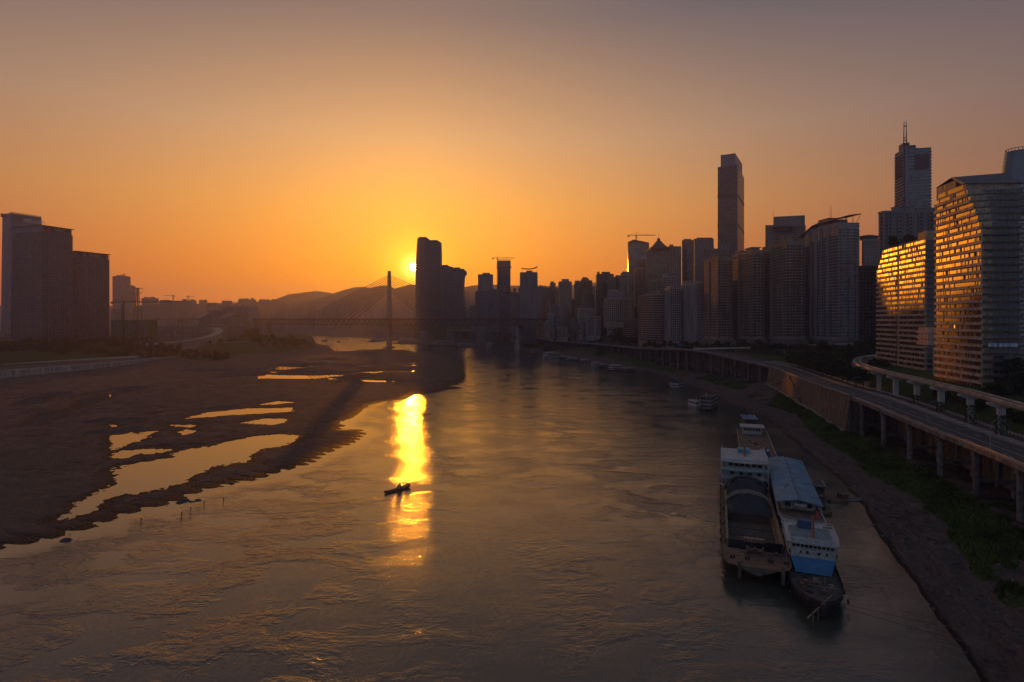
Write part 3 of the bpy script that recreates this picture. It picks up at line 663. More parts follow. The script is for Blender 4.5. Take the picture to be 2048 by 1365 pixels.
# ------------------------------------------------------------------ upper ramp road
UR = curve_pts([VX(1389, 699.5, 632), VX(1450, 697.5, 628), VX(1520, 695.5, 615), VX(1600, 692.5, 600), VX(1690, 689.5, 590), VX(1760, 687.5, 575), VX(1900, 684, 540)], 12)
ur = thing('ramp_viaduct', 'thin pale ramp road rising from the viaduct towards the flats on single piers', 'viaduct', (0, 0, 0))
m = MB(); sweep(m, UR, [(-4.5, 0), (4.5, 0), (4.5, -.6), (2, -2), (-2, -2), (-4.5, -.6)]); m.build('deck', CONC, ur)
m = MB(); sweep(m, UR, [(-4.7, -.7), (-4.7, 1.1), (-4.3, 1.1), (-4.3, .0), (-4.5, 0), (-4.5, -.7)]); sweep(m, UR, [(4.3, .02), (4.3, 1.1), (4.7, 1.1), (4.7, .02)]); m.build('parapet', CONCW, ur)
for s in np.arange(20, plen(UR)-5, 24.0):
    p, d, nr = at_len(UR, float(s)); m = MB(); m.tube((p.x, p.y, 18), (p.x, p.y, p.z-3), .9, 10)
    m.loft([[x-d*.9+Vector((0, 0, -3.4+dz)), x+d*.9+Vector((0, 0, -3.4+dz)), x+d*.9+Vector((0, 0, -2.01)), x-d*.9+Vector((0, 0, -2.01))][::-1] for x, dz in ((p-nr*3, .7), (p, -.4), (p+nr*3, .7))]); m.build('pier', CONC, ur)
for k, s in enumerate((40, 95, 150, 205)):
    p, d, nr = at_len(UR, float(s)); lamp(p+nr*4.2, -nr, 10, f'far street lamp on the pale upper ramp road, {OR1[k]} from the left')
p, d, nr = at_len(UR, 128.0); vehicle('parked_car', 'white car alone on the pale upper ramp road', (p.x, p.y, p.z), math.atan2(d.y, d.x)-R(90), CARP[0])

# ------------------------------------------------------------------ left embankment
le = thing('embankment_wall', 'long pale pilastered embankment wall at the left edge of the gravel shoal', 'wall', (0, 0, 0))
LWS = curve_pts(LW, 12)
m = MB(); sweep(m, LWS, [(.25, -14), (.25, .1), (-10, .1), (-10, -14)]); m.build('wall', mat('embankment_stone', (.34, .31, .29), .9, streak=True, nscale=.3, noise=.35, col2=(.22, .19, .17)), le)
m = MB(); sweep(m, LWS, [(.6, .1), (.6, 1.25), (.1, 1.25), (.1, .1)]); sweep(m, LWS, [(.5, -5.6), (.5, -5.1), (.26, -5.1), (.26, -5.6)]); m.build('coping', CONCW, le)
s = 4
while s < plen(LWS):
    p, d, nr = at_len(LWS, s); m = MB(); q = p+nr*.6; m.loft([[q-d*1.3-nr*.6+Vector((0, 0, z)), q+d*1.3-nr*.6+Vector((0, 0, z)), q+d*1.3+nr*.5+Vector((0, 0, z)), q-d*1.3+nr*.5+Vector((0, 0, z))] for z in (-14, 1.4)]); m.build('pilaster', CONCW, le); s += 27
UL = [P(-500, 762, 13), P(0, 731, 13), P(167, 720, 13), P(306, 712, 13)]
t = thing('terrace_wall', 'low pale parapet along the back of the left embankment terrace', 'wall', (0, 0, 0)); m = MB(); sweep(m, curve_pts(UL, 15), [(.2, -1.5), (.2, 1.3), (-.2, 1.3), (-.2, -1.5)]); m.build('parapet', CONCW, t)
# far left roads, walls and parapets above the shrubs
LR = curve_pts([VX(150, 693, 860), VX(230, 690, 880), VX(300, 688, 920), VX(370, 682, 1000), VX(415, 674, 1080), VX(440, 664, 1200), VX(432, 656, 1330)], 12)
t = thing('riverside_road', 'pale far road with a fluted retaining wall curving behind the left shrubs', 'road viaduct', (0, 0, 0)); m = MB(); sweep(m, LR, [(-9, 0), (5, 0), (5, -14), (-9, -14)]); m.build('retaining_side', CONC, t)
m = MB(); sweep(m, LR, [(4.6, .02), (4.6, 1.3), (5.2, 1.3), (5.2, .02)]); m.build('parapet', CONCW, t)
for k, s in enumerate((165, 215, 262, 300, 335)):
    p, d, nr = at_len(LR, s); c = (0, 1, 0, 1, 0)[k]; vehicle('parked_car', f'tiny {("white", "silver")[c]} car, {ORC[k]} of five on the far curving road behind the left shrubs', (p.x-2, p.y, p.z+.03), math.atan2(d.y, d.x)-R(90), CARP[c], group=f'{("white", "silver")[c]} cars on the far left road')
L2 = curve_pts([VX(345, 694, 930), VX(385, 690, 990), VX(420, 686, 1080), VX(480, 683, 1180), VX(540, 681, 1260)], 12)
t = thing('retaining_wall', 'second fluted pale wall stepping behind the left grass bank', 'wall', (0, 0, 0)); m = MB(); sweep(m, L2, [(.5, -16), (.5, 0), (-1, 0), (-1, -16)])
for s in np.arange(3, plen(L2), 9.0):
    p, d, nr = at_len(L2, float(s)); m.loft([[p+d*a+nr*b_+Vector((0, 0, z)) for a, b_ in ((-.7, .4), (.7, .4), (.7, 1.1), (-.7, 1.1))][::-1] for z in (-16, .5)])
m.build('wall', CONC, t)
# ------------------------------------------------------------------ towers
W_GREY = mat('grey_render', (.155, .155, .155), .85, streak=True, nscale=.15, noise=.25)
W_BEIGE = mat('beige_render', (.25, .205, .165), .85, streak=True, nscale=.2, noise=.3)
W_BROWN = mat('brown_render', (.20, .145, .11), .9, streak=True, nscale=.25, noise=.35)
W_DARK = mat('dark_cladding', (.07, .068, .07), .6, nscale=.1, noise=.25)
W_WHITE = mat('white_render', (.28, .27, .262), .85, streak=True, nscale=.2, noise=.3)
W_BLUE = mat('blue_grey_cladding', (.13, .155, .18), .5, nscale=.1, noise=.2)
W_PINK = mat('pink_tile', (.27, .19, .155), .8, streak=True, nscale=.3, noise=.35)
ROOF = mat('roof_felt', (.09, .085, .08), .95)
GREENERY = LEAF
def solve(xc, xl, xr, D, r):
    Cx = (xc-1024)/F*D; u = (-math.sin(r), math.cos(r)); v = (math.cos(r), math.sin(r)); kl = (xl-1024)/F; kr = (xr-1024)/F
    A = (kl*D-Cx)/(u[0]-kl*u[1]) if abs(xl-xc) > .5 else 25.0
    W = (kr*D-Cx)/(v[0]-kr*v[1]) if abs(xr-xc) > .5 else 25.0
    return Cx, W, A
class Face:      # a vertical face in the building's frame: start point, direction, outward normal
    def __init__(s, o, d, n, L): s.o, s.d, s.n, s.L = o, d, n, L
    def pt(s, a, p, z): return (s.o[0]+s.d[0]*a+s.n[0]*p, s.o[1]+s.d[1]*a+s.n[1]*p, z)
    def box(s, m, a0, a1, p0, p1, z0, z1):
        q = [s.pt(a0, p0, 0)[:2], s.pt(a1, p0, 0)[:2], s.pt(a1, p1, 0)[:2], s.pt(a0, p1, 0)[:2]]
        ar = sum(q[i][0]*q[(i+1) % 4][1]-q[(i+1) % 4][0]*q[i][1] for i in range(4))
        m.prism(q if ar > 0 else q[::-1], z0, z1)
    def pane(s, m, a0, a1, p, z0, z1): m.quad(s.pt(a0, p, z0), s.pt(a1, p, z0), s.pt(a1, p, z1), s.pt(a0, p, z1))
def faces(W, A, x0=0, y0=0):
    return {'F': Face((x0, y0), (1, 0), (0, -1), W), 'R': Face((x0+W, y0), (0, 1), (1, 0), A), 'B': Face((x0+W, y0+A), (-1, 0), (0, 1), W), 'L': Face((x0, y0+A), (0, -1), (-1, 0), A)}
def facade(wall, win, f, z0, z1, fh, style, cw=3.2, rnd=None, rows=None):
    """relief goes into wall; panes into win (a function floor -> MB)"""
    n = max(1, int(round((z1-z0)/fh))); fh = (z1-z0)/n; nc = max(1, int(round(f.L/cw))); cw = f.L/nc
    for i in range(n):
        z = z0+i*fh; w = win(i)
        if style == 'ribbon':
            k = 0.2
            while k < f.L-.6:
                ww = 1.35; f.pane(w, k, min(k+ww, f.L-.2), .06, z+fh*.42, z+fh*.97); k += 1.5
        elif style == 'grid':
            for c in range(nc): f.pane(w, (c+.2)*cw, (c+.8)*cw, .05, z+fh*.25, z+fh*.85)
        elif style == 'pair':
            for c in range(nc):
                if c % 4 == 3: continue
                f.pane(w, (c+.12)*cw, (c+.47)*cw, .05, z+fh*.22, z+fh*.86); f.pane(w, (c+.53)*cw, (c+.88)*cw, .05, z+fh*.22, z+fh*.86)
        elif style in ('fins', 'stripe'):
            for c in range(nc): f.pane(w, (c+.22)*cw, (c+.78)*cw, .05, z+fh*(.30 if style == 'stripe' else .08), z+fh*.94)
        elif style == 'curtain':
            for c in range(nc): f.pane(w, (c+.04)*cw, (c+.96)*cw, .08, z+fh*.06, z+fh*.94)
        elif style == 'balcony':
            for c in range(nc):
                if c % 3 == 1:
                    f.pane(w, (c+.1)*cw, (c+.9)*cw, .05, z+fh*.1, z+fh*.88); f.box(wall, (c+.02)*cw, (c+.98)*cw, 0, 1.3, z-.12, z+.08); f.box(wall, (c+.02)*cw, (c+.98)*cw, 1.18, 1.3, z+.08, z+fh*.36)
                else: f.pane(w, (c+.25)*cw, (c+.75)*cw, .05, z+fh*.32, z+fh*.84)
        if style == 'ribbon': f.box(wall, -.4, f.L+.4, 0, .8, z-.1, z+fh*.38)
        elif style == 'grid': f.box(wall, 0, f.L, 0, .12, z-.12, z+.15)
        elif style == 'pair' and i % 6 == 5: f.box(wall, 0, f.L, 0, .35, z-.2, z+.25)
        elif style == 'curtain': f.box(wall, 0, f.L, 0, .14, z-.12, z+.12)
    if style in ('pair',):
        for c in range(nc+1): f.box(wall, max(0, c*cw-.28), min(f.L, c*cw+.28), 0, .32 if c % 4 else .9, z0, z1)
    if style == 'grid':
        for c in range(0, nc+1, 2): f.box(wall, max(0, c*cw-.25), min(f.L, c*cw+.25), 0, .3, z0, z1)
    if style in ('fins', 'stripe'):
        for c in range(nc+1): f.box(wall, max(0, c*cw-(.2 if style == 'fins' else .55)), min(f.L, c*cw+(.2 if style == 'fins' else .55)), 0, .55 if style == 'fins' else .7, z0, z1)
    if style == 'curtain':
        for c in range(0, nc+1, 3): f.box(wall, max(0, c*cw-.1), min(f.L, c*cw+.1), 0, .2, z0, z1)
    if style == 'balcony':
        for c in range(nc+1):
            if c % 3: f.box(wall, max(0, c*cw-.35), min(f.L, c*cw+.35), 0, .9, z0, z1)
NAME = {}
_var = {}
def variants(g):
    if g.name in _var: return _var[g.name]
    out = [g]
    for i, k in enumerate((.55, 1.5)):
        c = g.copy(); c.name = g.name+('_dim', '_bright')[i]
        for nd in c.node_tree.nodes:
            if nd.type == 'VECT_MATH' and nd.operation == 'SCALE': v = nd.inputs[0].default_value; nd.inputs[0].default_value = [x*k for x in v]
        out.append(c)
    _var[g.name] = out; return out
class Strip(MB):
    """a row of panes joined edge to edge by wall-coloured pieces: one continuous strip"""
    def quad(s, *p):
        b = len(s.v); s.v += [tuple(q) for q in p]; s.f.append((b, b+1, b+2, b+3)); s.m.append(random.choice((0, 0, 1, 2, 0)))
        if b: s.f.append((b-3, b, b+3, b-2)); s.m.append(3)
    def finish(s, name, glass, wall, parent): return s.build(name, variants(glass)+[wall], parent)
def tower(name, label, cat, xc, xl, xr, D, r, ytop, zb, style, fh=3.3, wall=W_GREY, glass=GLASSD, cw=3.2, lod=1, roof=(), top=1.0, band=None, group=None, styleF=None):
    """roof: list of (x0,x1,y0,y1,h,z) blocks as fractions of the plan, heights in metres"""
    r = R(r); Cx, W, A = solve(xc, xl, xr, D, r); A = min(A, 95); H = CAMZ+(640-ytop)*D/F-zb
    t = None
    fs = faces(W, A); wm_ = MB(); wm_.box(0, 0, -8, W, A, H); wm_.box(-.3, -.3, H-.9, W+.3, A+.3, H+top)
    nfl = int(round((H-1)/fh)); wins = [Strip() for _ in range(nfl+2)]
    if lod == 0:
        wm_.mi = 0
        one = MB()
        for k in 'FL': facade(wm_, lambda i: one, fs[k], 1, H-1, fh, style, cw)
        for x0, x1, y0, y1, h in roof: wm_.box(x0*W, y0*A, H+top-.02, x1*W, y1*A, H+top+h)
        b0 = len(wm_.v); wm_.v += one.v; wm_.f += [tuple(i+b0 for i in f) for f in one.f]; wm_.m += [1]*len(one.f)
        o = wm_.build(name, [wall, glass]); o.location = (Cx, D, zb); o.rotation_euler = (0, 0, r); tag(o, label, cat, group); NAME[label] = (o, W, A, H); return o, W, A, H
    t = thing(name, label, cat, (Cx, D, zb), r, group)
    for k in 'LFR': facade(wm_, (lambda i: wins[min(i, nfl+1)]) if k != 'R' else (lambda i: MB()), fs[k], 1, H-1, fh, styleF if (styleF and k == 'F') else style, cw)
    wm_.build('wall', wall, t)
    for w in wins:
        if w.f: w.finish('window_row', glass, wall, t)
    rm = MB(); rm.box(.4, .4, H+top-.6, W-.4, A-.4, H+top-.3); rm.build('roof', ROOF, t)
    for x0, x1, y0, y1, h in roof:
        m = MB(); m.box(x0*W, y0*A, H, x1*W, y1*A, H+top+h); m.box(x0*W-.4, y0*A-.4, H+top+h-.5, x1*W+.4, y1*A+.4, H+top+h+.002); m.build('roof_block', wall, t)
    NAME[label] = (t, W, A, H); return t, W, A, H
def sign(parent, txt, size, loc, rot, m, depth=.15, cname='sign_lettering', sp=1.0):
    cu = bpy.data.curves.new('txt', 'FONT'); cu.body = txt; cu.size = size; cu.extrude = depth; cu.align_x = 'LEFT'; cu.space_character = sp; cu.resolution_u = 2
    o = bpy.data.objects.new('txt', cu); C.objects.link(o); bpy.context.view_layer.update()
    me = bpy.data.meshes.new_from_object(o.evaluated_get(bpy.context.evaluated_depsgraph_get())); me.materials.clear(); me.materials.append(m); bpy.data.objects.remove(o)
    s = bpy.data.objects.new(cname, me); C.objects.link(s); s.parent = parent; s.location = loc; s.rotation_euler = rot; return s
SIGNW = mat('sign_white', (.75, .74, .72), .5, noise=.02); SIGNR = mat('sign_red', (.55, .06, .05), .5, noise=.05); SIGNO = mat('sign_orange', (.7, .3, .05), .5, noise=.05); SIGNB = mat('sign_blue', (.05, .12, .30), .5, noise=.1); SIGND = mat('sign_dark', (.03, .03, .035), .5, noise=.1)
def masts(t, pts, r=.25):
    for x, y, z0, h in pts:
        m = MB(); m.tube((x, y, z0), (x, y, z0+h), r, 5, r*.4); m.build('antenna', DARKM, t)

# -- left bank office towers
def lefttower(label, xc, xl, xr, D, r, ytop, zb, signtxt, logo_m, wallm, winm, cw):
    r = R(r); Cx, W, A = solve(xc, xl, xr, D, r); H = CAMZ+(640-ytop)*D/F-zb
    t = thing('office_tower', label, 'office tower', (Cx, D, zb), r); fs = faces(W, A); wm_ = MB(); wm_.box(0, 0, -6, W, A, H-10); n = int((H-12)/4.2)
    wm_.box(1.0, 1.0, H-10.01, W-1.0, A*.985, H-.8)
    wins = [Strip() for _ in range(n+2)]
    for k in 'LF': facade(wm_, lambda i: wins[min(i, n+1)], fs[k], 1, H-10, 4.2, 'fins', cw)
    for k in 'F':
        f = faces(W, A)[k]; s = 0
        while s < f.L: f.box(wm_, s, s+.3, -1.0, .1, H-10, H-.9); s += cw
    wm_.build('wall', wallm, t)
    for w in wins:
        if w.f: w.finish('window_row', winm, wallm, t)
    m = MB(); m.box(-1.2, -1.2, H-.8, W+2.2, A+1.2, H); m.build('roof_slab', DARKM, t)
    pl = MB(); f = fs['F']; f.box(pl, f.L*.10, f.L*.9, .12, .5, H-9.2, H-2.0); sb = pl.build('sign_board', SIGND, t)
    lg = MB(); c0 = f.L*.22
    for a in range(5): f.box(lg, c0-3.4+a*.55, c0+3.2-a*.2, .5, .75, H-8.0+a*1.15, H-7.35+a*1.15)
    lg.build('sign_logo', logo_m, t)
    sign(t, signtxt, 5.0, f.pt(f.L*.36, .62, H-6.9), (R(90), 0, 0), SIGNW if False else mat('sign_dim', (.35, .33, .33), .6), sp=1.15*f.L/64)
    m = MB(); f.box(m, f.L*.36, f.L*.82, .52, .7, H-8.5, H-8.1); m.build('sign_underline', mat('sign_dim', (.35, .33, .33), .6), t)
    return t, W, A, H
FINW = mat('dark_fins', (.115, .13, .15), .6, nscale=.1, noise=.2)
lefttower('dark ribbed office slab in front of the tapering tower, red logo on its roof sign', 83, 25, 145, 880, 72, 450, 20, '华夏银行', SIGNR, FINW, GLASSD, 2.6)
lefttower('lower ribbed office block right of the red-logo slab, with orange logo sign', 153, 142, 218.5, 960, 70, 502, 20, '浙商银行', SIGNO, FINW, GLASSD, 2.6)
r = R(70); Dk = 1060; Cx, W, A = solve(21, 1, 86, Dk, r); H = CAMZ+(640-424)*Dk/F-20
t = thing('office_tower', 'tapering glass tower at the left edge, tallest of the left bank, with white bank sign', 'office tower', (Cx, Dk, 20), r)
def taper(x, y, z): k = z/H*.055; return (x*(1-k)+W*k*.5*0+x*0, y+(0 if False else 0), z)
m = MB(); TW = lambda z: W*(1-.05*z/H)
m.loft([[(-0, 0, z), (TW(z), 0, z), (TW(z), A, z), (3*z/H*1.0, A, z)] for z in (0, H-2)]); m.build('core', mat('tower_core_blue', (.10, .12, .15), .4), t)
fm = MB(); gl = [Strip() for _ in range(60)]; n = int((H-14)/4.3)
for i in range(n):
    z = i*4.3; s = 0
    w = TW(z)
    s = A-3.0
    while s > .3: gl[i].quad((-.1+3*z/H*s/A, s+2.3, z+.3), (-.1+3*z/H*s/A, s+.1, z+.3), (-.1+3*z/H*s/A, s+.1, z+4.0), (-.1+3*z/H*s/A, s+2.3, z+4.0)); s -= 2.5
    s = 0
    while s < w-2.5: gl[i].quad((s+.15, -.08, z+.3), (s+2.35, -.08, z+.3), (s+2.35, -.08, z+4.0), (s+.15, -.08, z+4.0)); s += 2.5
    fm.box(-.25, -.25, z-.15, w+.1, .1, z+.15)
for g_ in gl:
    if g_.f: g_.finish('window_row', GLASS, W_DARK, t)
for z0, z1 in ((H-7, H),):
    for s in np.arange(0, TW(H), 2.6): fm.box(s, -.2, z0, s+.9, .3, z1)
    for s in np.arange(0, A-6, 2.6): fm.box(3-.2, s, z0-3, 3.3, s+.35, z1-3.5)
    fm.box(-.2, -.3, H-.7, TW(H), .5, H); fm.box(-.2, -.3, H-7.2, TW(H), A*.9, H-6.6); fm.box(0, A*.98-1, H-8, TW(H), A*.98, H-1)
fm.build('crown_frame', FINW, t)
fs = faces(W, A); f = fs['F']; pl = MB(); f.box(pl, W*.14, W*.95, .3, .5, H-16.5, H-7.2); pl.build('sign_board', W_DARK, t)
sign(t, '中国农业银行', 7.2, f.pt(W*.34, .62, H-14.2), (R(90), 0, 0), SIGNW, sp=.93*W/64)
sign(t, 'AGRICULTURAL BANK OF CHINA', 2.3, f.pt(W*.34, .62, H-16.2), (R(90), 0, 0), SIGNW, sp=1.02*W/64)
lg = MB(); c0 = W*.25
for k in range(16):
    a = k*math.pi/8; b_ = a+math.pi/8; lg.quad(f.pt(c0+3.2*math.cos(a), .62, H-12.5+3.2*math.sin(a)), f.pt(c0+3.2*math.cos(b_), .62, H-12.5+3.2*math.sin(b_)), f.pt(c0+2.6*math.cos(b_), .62, H-12.5+2.6*math.sin(b_)), f.pt(c0+2.6*math.cos(a), .62, H-12.5+2.6*math.sin(a)))
for z in (-1.6, -.5, .7): f.box(lg, c0-1.4, c0+1.4, .5, .64, H-12.5+z, H-12.1+z)
f.box(lg, c0-.25, c0+.25, .5, .66, H-14.3, H-10.7); lg.build('sign_logo', mat('sign_green', (.05, .16, .12), .5), t)

# -- curved twin-height complex in front of the sun
def sail(label, x0, x1, yt0, yt1, bend, D, dep, steps=14, crown=None, edgeL=None, edgeR=None, fins=7, name='curved_tower'):
    """a tower whose sides follow a curve; edgeL/edgeR: pixel offsets (y, x) lists"""
    Xc = ((x0+x1)/2-1024)/F*D; t = thing(name, label, 'skyscraper', (Xc, D, 8), 0)
    ztop = CAMZ+(640-min(yt0, yt1))*D/F-8; m = MB(); rings = []; g = MB()
    def xe(e, z, dflt):
        if not e: return (dflt-1024)/F*D-Xc
        y = 640-(z+8-CAMZ)*F/D; return (np.interp(y, [p[0] for p in e], [p[1] for p in e])-1024)/F*D-Xc
    zs = np.linspace(-6, ztop, steps*3)
    for z in zs:
        a, b_ = xe(edgeL, z, x0), xe(edgeR, z, x1); bulge = bend*math.sin(math.pi*min(1, max(0, z/ztop)))
        rings.append([(a, -bulge, z), (a+(b_-a)*.3, -bulge-4, z), (a+(b_-a)*.7, -bulge-4, z), (b_, -bulge, z), (b_, dep-bulge*.5, z), (a, dep-bulge*.5, z)])
    # slanted top
    za = CAMZ+(640-yt0)*D/F-8; zb_ = CAMZ+(640-yt1)*D/F-8; L = rings[-1]; a, b_ = L[0][0], L[3][0]
    rings = [r_ for r_ in rings if r_[0][2] < min(za, zb_)-1]
    rings.append([(p[0], p[1], za+(zb_-za)*(p[0]-a)/max(1e-6, b_-a)) for p in L])
    m.loft(rings); m.build('shell', W_DARK, t)
    fl = MB(); n = int(min(za, zb_)/7)
    for i in range(1, n):
        z = i*7.0; a, b_ = xe(edgeL, z, x0), xe(edgeR, z, x1); bulge = bend*math.sin(math.pi*min(1, z/ztop))
        fl.loft([[(a-.4, -bulge-.6, zz), (a+(b_-a)*.3, -bulge-4.7, zz), (a+(b_-a)*.7, -bulge-4.7, zz), (b_+.4, -bulge-.6, zz), (b_+.4, -bulge+.3, zz), (a-.4, -bulge+.3, zz)] for zz in (z, z+1.6)])
    for q in range(fins):
        f0 = (q+.5)/fins; pr = None
        for z in zs[1:]:
            if z > min(za, zb_): break
            a, b_ = xe(edgeL, z, x0), xe(edgeR, z, x1); bulge = bend*math.sin(math.pi*min(1, max(0, z/ztop))); y = -bulge-5.2 if .3 < f0 < .7 else -bulge-4.0
            p_ = Vector((a+(b_-a)*f0, y, z))
            if pr: fl.tube(pr, p_, .5, 4)
            pr = p_
    fl.build('facade_fins', W_GREY, t)
    if crown:
        cm = MB()
        for cx0, cx1, y0, y1 in crown:
            A0 = (cx0-1024)/F*D-Xc; A1 = (cx1-1024)/F*D-Xc; cm.box(A0, 2, CAMZ+(640-y1)*D/F-8, A1, dep*.8, CAMZ+(640-y0)*D/F-8)
        cm.build('crown', W_DARK, t)
    return t
sail('taller curved tower whose left edge the sun is touching', 831.5, 856.5, 475.5, 477, 6, 1950, 45, crown=[(838, 852, 474, 480)], edgeL=[(474, 835), (500, 833.2), (535, 831.6), (690, 831)], edgeR=[(474, 856.5), (690, 857)])
sail('second tall curved tower joined to the one at the sun', 857.2, 881, 481, 483.5, 6, 1952, 45, crown=[(860, 875, 480.3, 485)], edgeR=[(480, 880), (505, 881), (690, 882)])
sail('lower curved tower right of the tall pair, with scaffolded crest', 882.3, 905, 531, 534, 12, 1905, 50, crown=[(885, 895, 530, 534)], edgeL=[(530, 882.3), (690, 882.3)])
sail('rightmost curved tower, with overhanging scaffolded top', 905.3, 929.5, 536, 542, 14, 1905, 50, crown=[(908, 919, 535, 539), (926, 932, 542, 549), (919, 928, 538, 543)], edgeR=[(536, 930), (548, 930.5), (552, 928), (575, 926.6), (600, 928.5), (620, 931), (640, 933.5), (690, 937)])
# podium and low riverside terminals
def block(name, label, cat, x0, x1, y0, zb, D, dep, wall=W_GREY, glass=GLASSD, style='grid', fh=4, cw=4, roof=(), r=0, lod=0, group=None):
    return tower(name, label, cat, x0, x0, x1, D, r, y0, zb, style, fh, wall, glass, cw, lod, roof, .5, group=group)
block('terminal_building', 'long low terrace building at the foot of the curved towers', 'building', 838, 945, 663, 3, 1850, 60, W_BEIGE)
block('terminal_building', 'low quay building under the bridge left of the curved towers', 'building', 752, 829, 664, 3, 1900, 40, W_GREY)

# -- far left skyline and hazy middle distance:  x0 x1 ytop D zb style label roof
FARL = [(225, 252.5, 553, 2200, 'grid', 'tall hazy tower block with small crane on top, nearest the ribbed office blocks', [(.2, .6, .2, .8, 4)]),
 (253, 263, 573, 2205, 'grid', 'narrower hazy block stepping down from the one with the small crane', [(.2, .8, .2, .8, 4)]),
 (222, 236, 618, 1500, 'grid', 'low boxy building just right of the ribbed office blocks', []),
 (281, 311, 611, 2000, 'grid', 'darker hazy slab right behind the lattice pylon', []), (283, 310, 597, 2500, 'grid', 'pale hazy slab rising behind the lattice pylon', [(.1, .4, .2, .8, 5), (.6, .8, .2, .8, 6)]),
 (318, 375.5, 602, 2150, 'grid', 'widest flat-topped hazy block of the left skyline', [(.02, .3, .2, .8, 3), (.78, .88, .2, .8, 6)]),
 (376, 387, 601, 2500, 'grid', 'slim pale hazy block behind the widest one', [(.3, .7, .2, .8, 4)]), (387, 391, 608, 2500, 'grid', 'sliver of hazy block stepping down at the right of the slim pale one', []),
 (312, 317, 609, 2700, 'grid', 'sliver of pale block left of the widest hazy one', []),
 (398, 409, 602, 2600, 'grid', 'thin isolated hazy tower with two roof horns', [(.0, .25, .2, .8, 5), (.7, 1, .2, .8, 5)]), (413.5, 430, 608, 2300, 'grid', 'square hazy block with a flat lantern roof, beside the thin isolated tower', [(.06, .94, .1, .9, 4)]),
 (443.5, 459, 602, 2400, 'grid', 'hazy tower with a slanting roof above the theatre', []), (435, 444, 610, 2400, 'grid', 'low hazy block left of the slant-roofed tower', []), (459, 462, 612, 2450, 'grid', 'sliver of block right of the slant-roofed tower', []),
 (465, 478, 609, 2500, 'grid', 'low hazy block behind the right end of the theatre', []), (476, 488, 600, 2700, 'grid', 'hazy flats with notched roof, left of a pair', [(.1, .35, .2, .8, 6), (.65, .9, .2, .8, 6)]),
 (488.5, 508, 600, 2650, 'grid', 'hazy flats with notched roof, right of a pair', [(.05, .3, .2, .8, 6), (.6, .8, .2, .8, 8)]), (509, 517, 606, 2800, 'grid', 'low faint block between two notched flats', []),
 (517, 537, 601, 2800, 'grid', 'faint wide flats with spiky roof right of the theatre', [(.1, .2, .2, .8, 6), (.4, .55, .2, .8, 6), (.8, .9, .2, .8, 6)]), (538, 552, 601, 3000, 'grid', 'faint flats at the foot of the hill slope', [(.3, .6, .2, .8, 6)]),
 (549, 571, 609, 2700, 'grid', 'wider low faint block in front of the hill slope', [(.2, .5, .2, .8, 4)]), (556, 563, 604, 3200, 'grid', 'slim faint block on the hill slope', []), (572, 583, 603, 3300, 'grid', 'very faint block left of the dip in the ridge', []), (585, 603, 615, 2900, 'grid', 'squat faint block under the first cables', []), (604, 612, 606, 3400, 'grid', 'slim faint tower under the first cables', []),
 (614, 630, 612, 3000, 'grid', 'broad faint block under the middle cables', []), (632, 640, 605, 3400, 'grid', 'narrow faint tower under the middle cables', []), (651, 668, 608, 2900, 'grid', 'darker faint tower under the upper cables', [(.3, .7, .2, .8, 5)]), (675, 683, 612, 2900, 'grid', 'left one of two close faint towers near the pylon', []), (684, 691, 610, 2900, 'grid', 'right one of two close faint towers near the pylon', []), (700, 712, 618, 3000, 'grid', 'low faint block left of the bridge pylon', []), (716, 724, 606, 3300, 'grid', 'slim faint tower left of the bridge pylon', []), (730, 748, 616, 3000, 'grid', 'broad low faint block next to the bridge pylon', []), (752, 762, 602, 3200, 'grid', 'faint tower just left of the bridge pylon', []), (790, 802, 606, 3200, 'grid', 'faint tower just right of the bridge pylon', []), (806, 822, 614, 3000, 'grid', 'faint low block between the bridge pylon and the curved towers', [])]
for x0, x1, yt, D, st, lab, rf in FARL:
    block('hazy_tower', lab, 'tower block', x0, x1, yt, 5, D, 30, W_GREY, GLASSD, st, 4, 5, rf)
# grand theatre: low ship-like angular blocks
t = thing('theatre', 'low grey angular theatre like stacked ship hulls, below the slant-roofed tower', 'theatre', (VX(440, 640, 1450).x, 1450, 8)); kx = 1450/F
def thx(px): return (px-440)*kx
def thz(py): return CAMZ+(640-py)*1450/F-8
for x0b, x1b, x0t, x1t, yb, yt0, yt1, y0, y1 in ((386, 440, 404, 434, 652, 627, 624, 20, 60), (404, 470, 416, 452, 652, 622, 620, 0, 50), (430, 492, 437, 483, 652, 613.5, 612.5, 30, 90), (462, 500, 470, 492, 652, 632, 634, 10, 80)):
    m = MB(); m.loft([[(thx(x0b), y0, thz(yb)), (thx(x1b), y0, thz(yb)), (thx(x1b), y1, thz(yb)), (thx(x0b), y1, thz(yb))], [(thx(x0t), y0-6, thz(yt0)), (thx(x1t), y0-6, thz(yt1)), (thx(x1t), y1, thz(yt1)), (thx(x0t), y1, thz(yt0))]])
    for f_ in (.2, .4, .6, .8): a = Vector((thx(x0b+(x1b-x0b)*f_), y0-.8, thz(yb))); b_ = Vector((thx(x0t+(x1t-x0t)*f_), y0-6.8, thz(yt0))); m.tube(a, b_, .8, 4)
    m.build('hull_block', W_GREY, t)
for k in range(3):
    m = MB(); a = Vector((thx(391+k*5), -10, thz(637))); b_ = Vector((thx(412+k*5), -4, thz(627-k))); m.tube(a, b_, 1.4, 4); m.build('roof_rib', CONCW, t)
for k in range(2):
    m = MB(); a = Vector((thx(444+k*8), -12, thz(637))); b_ = Vector((thx(462+k*8), -2, thz(627))); m.tube(a, b_, 1.4, 4); m.build('roof_rib', CONCW, t)
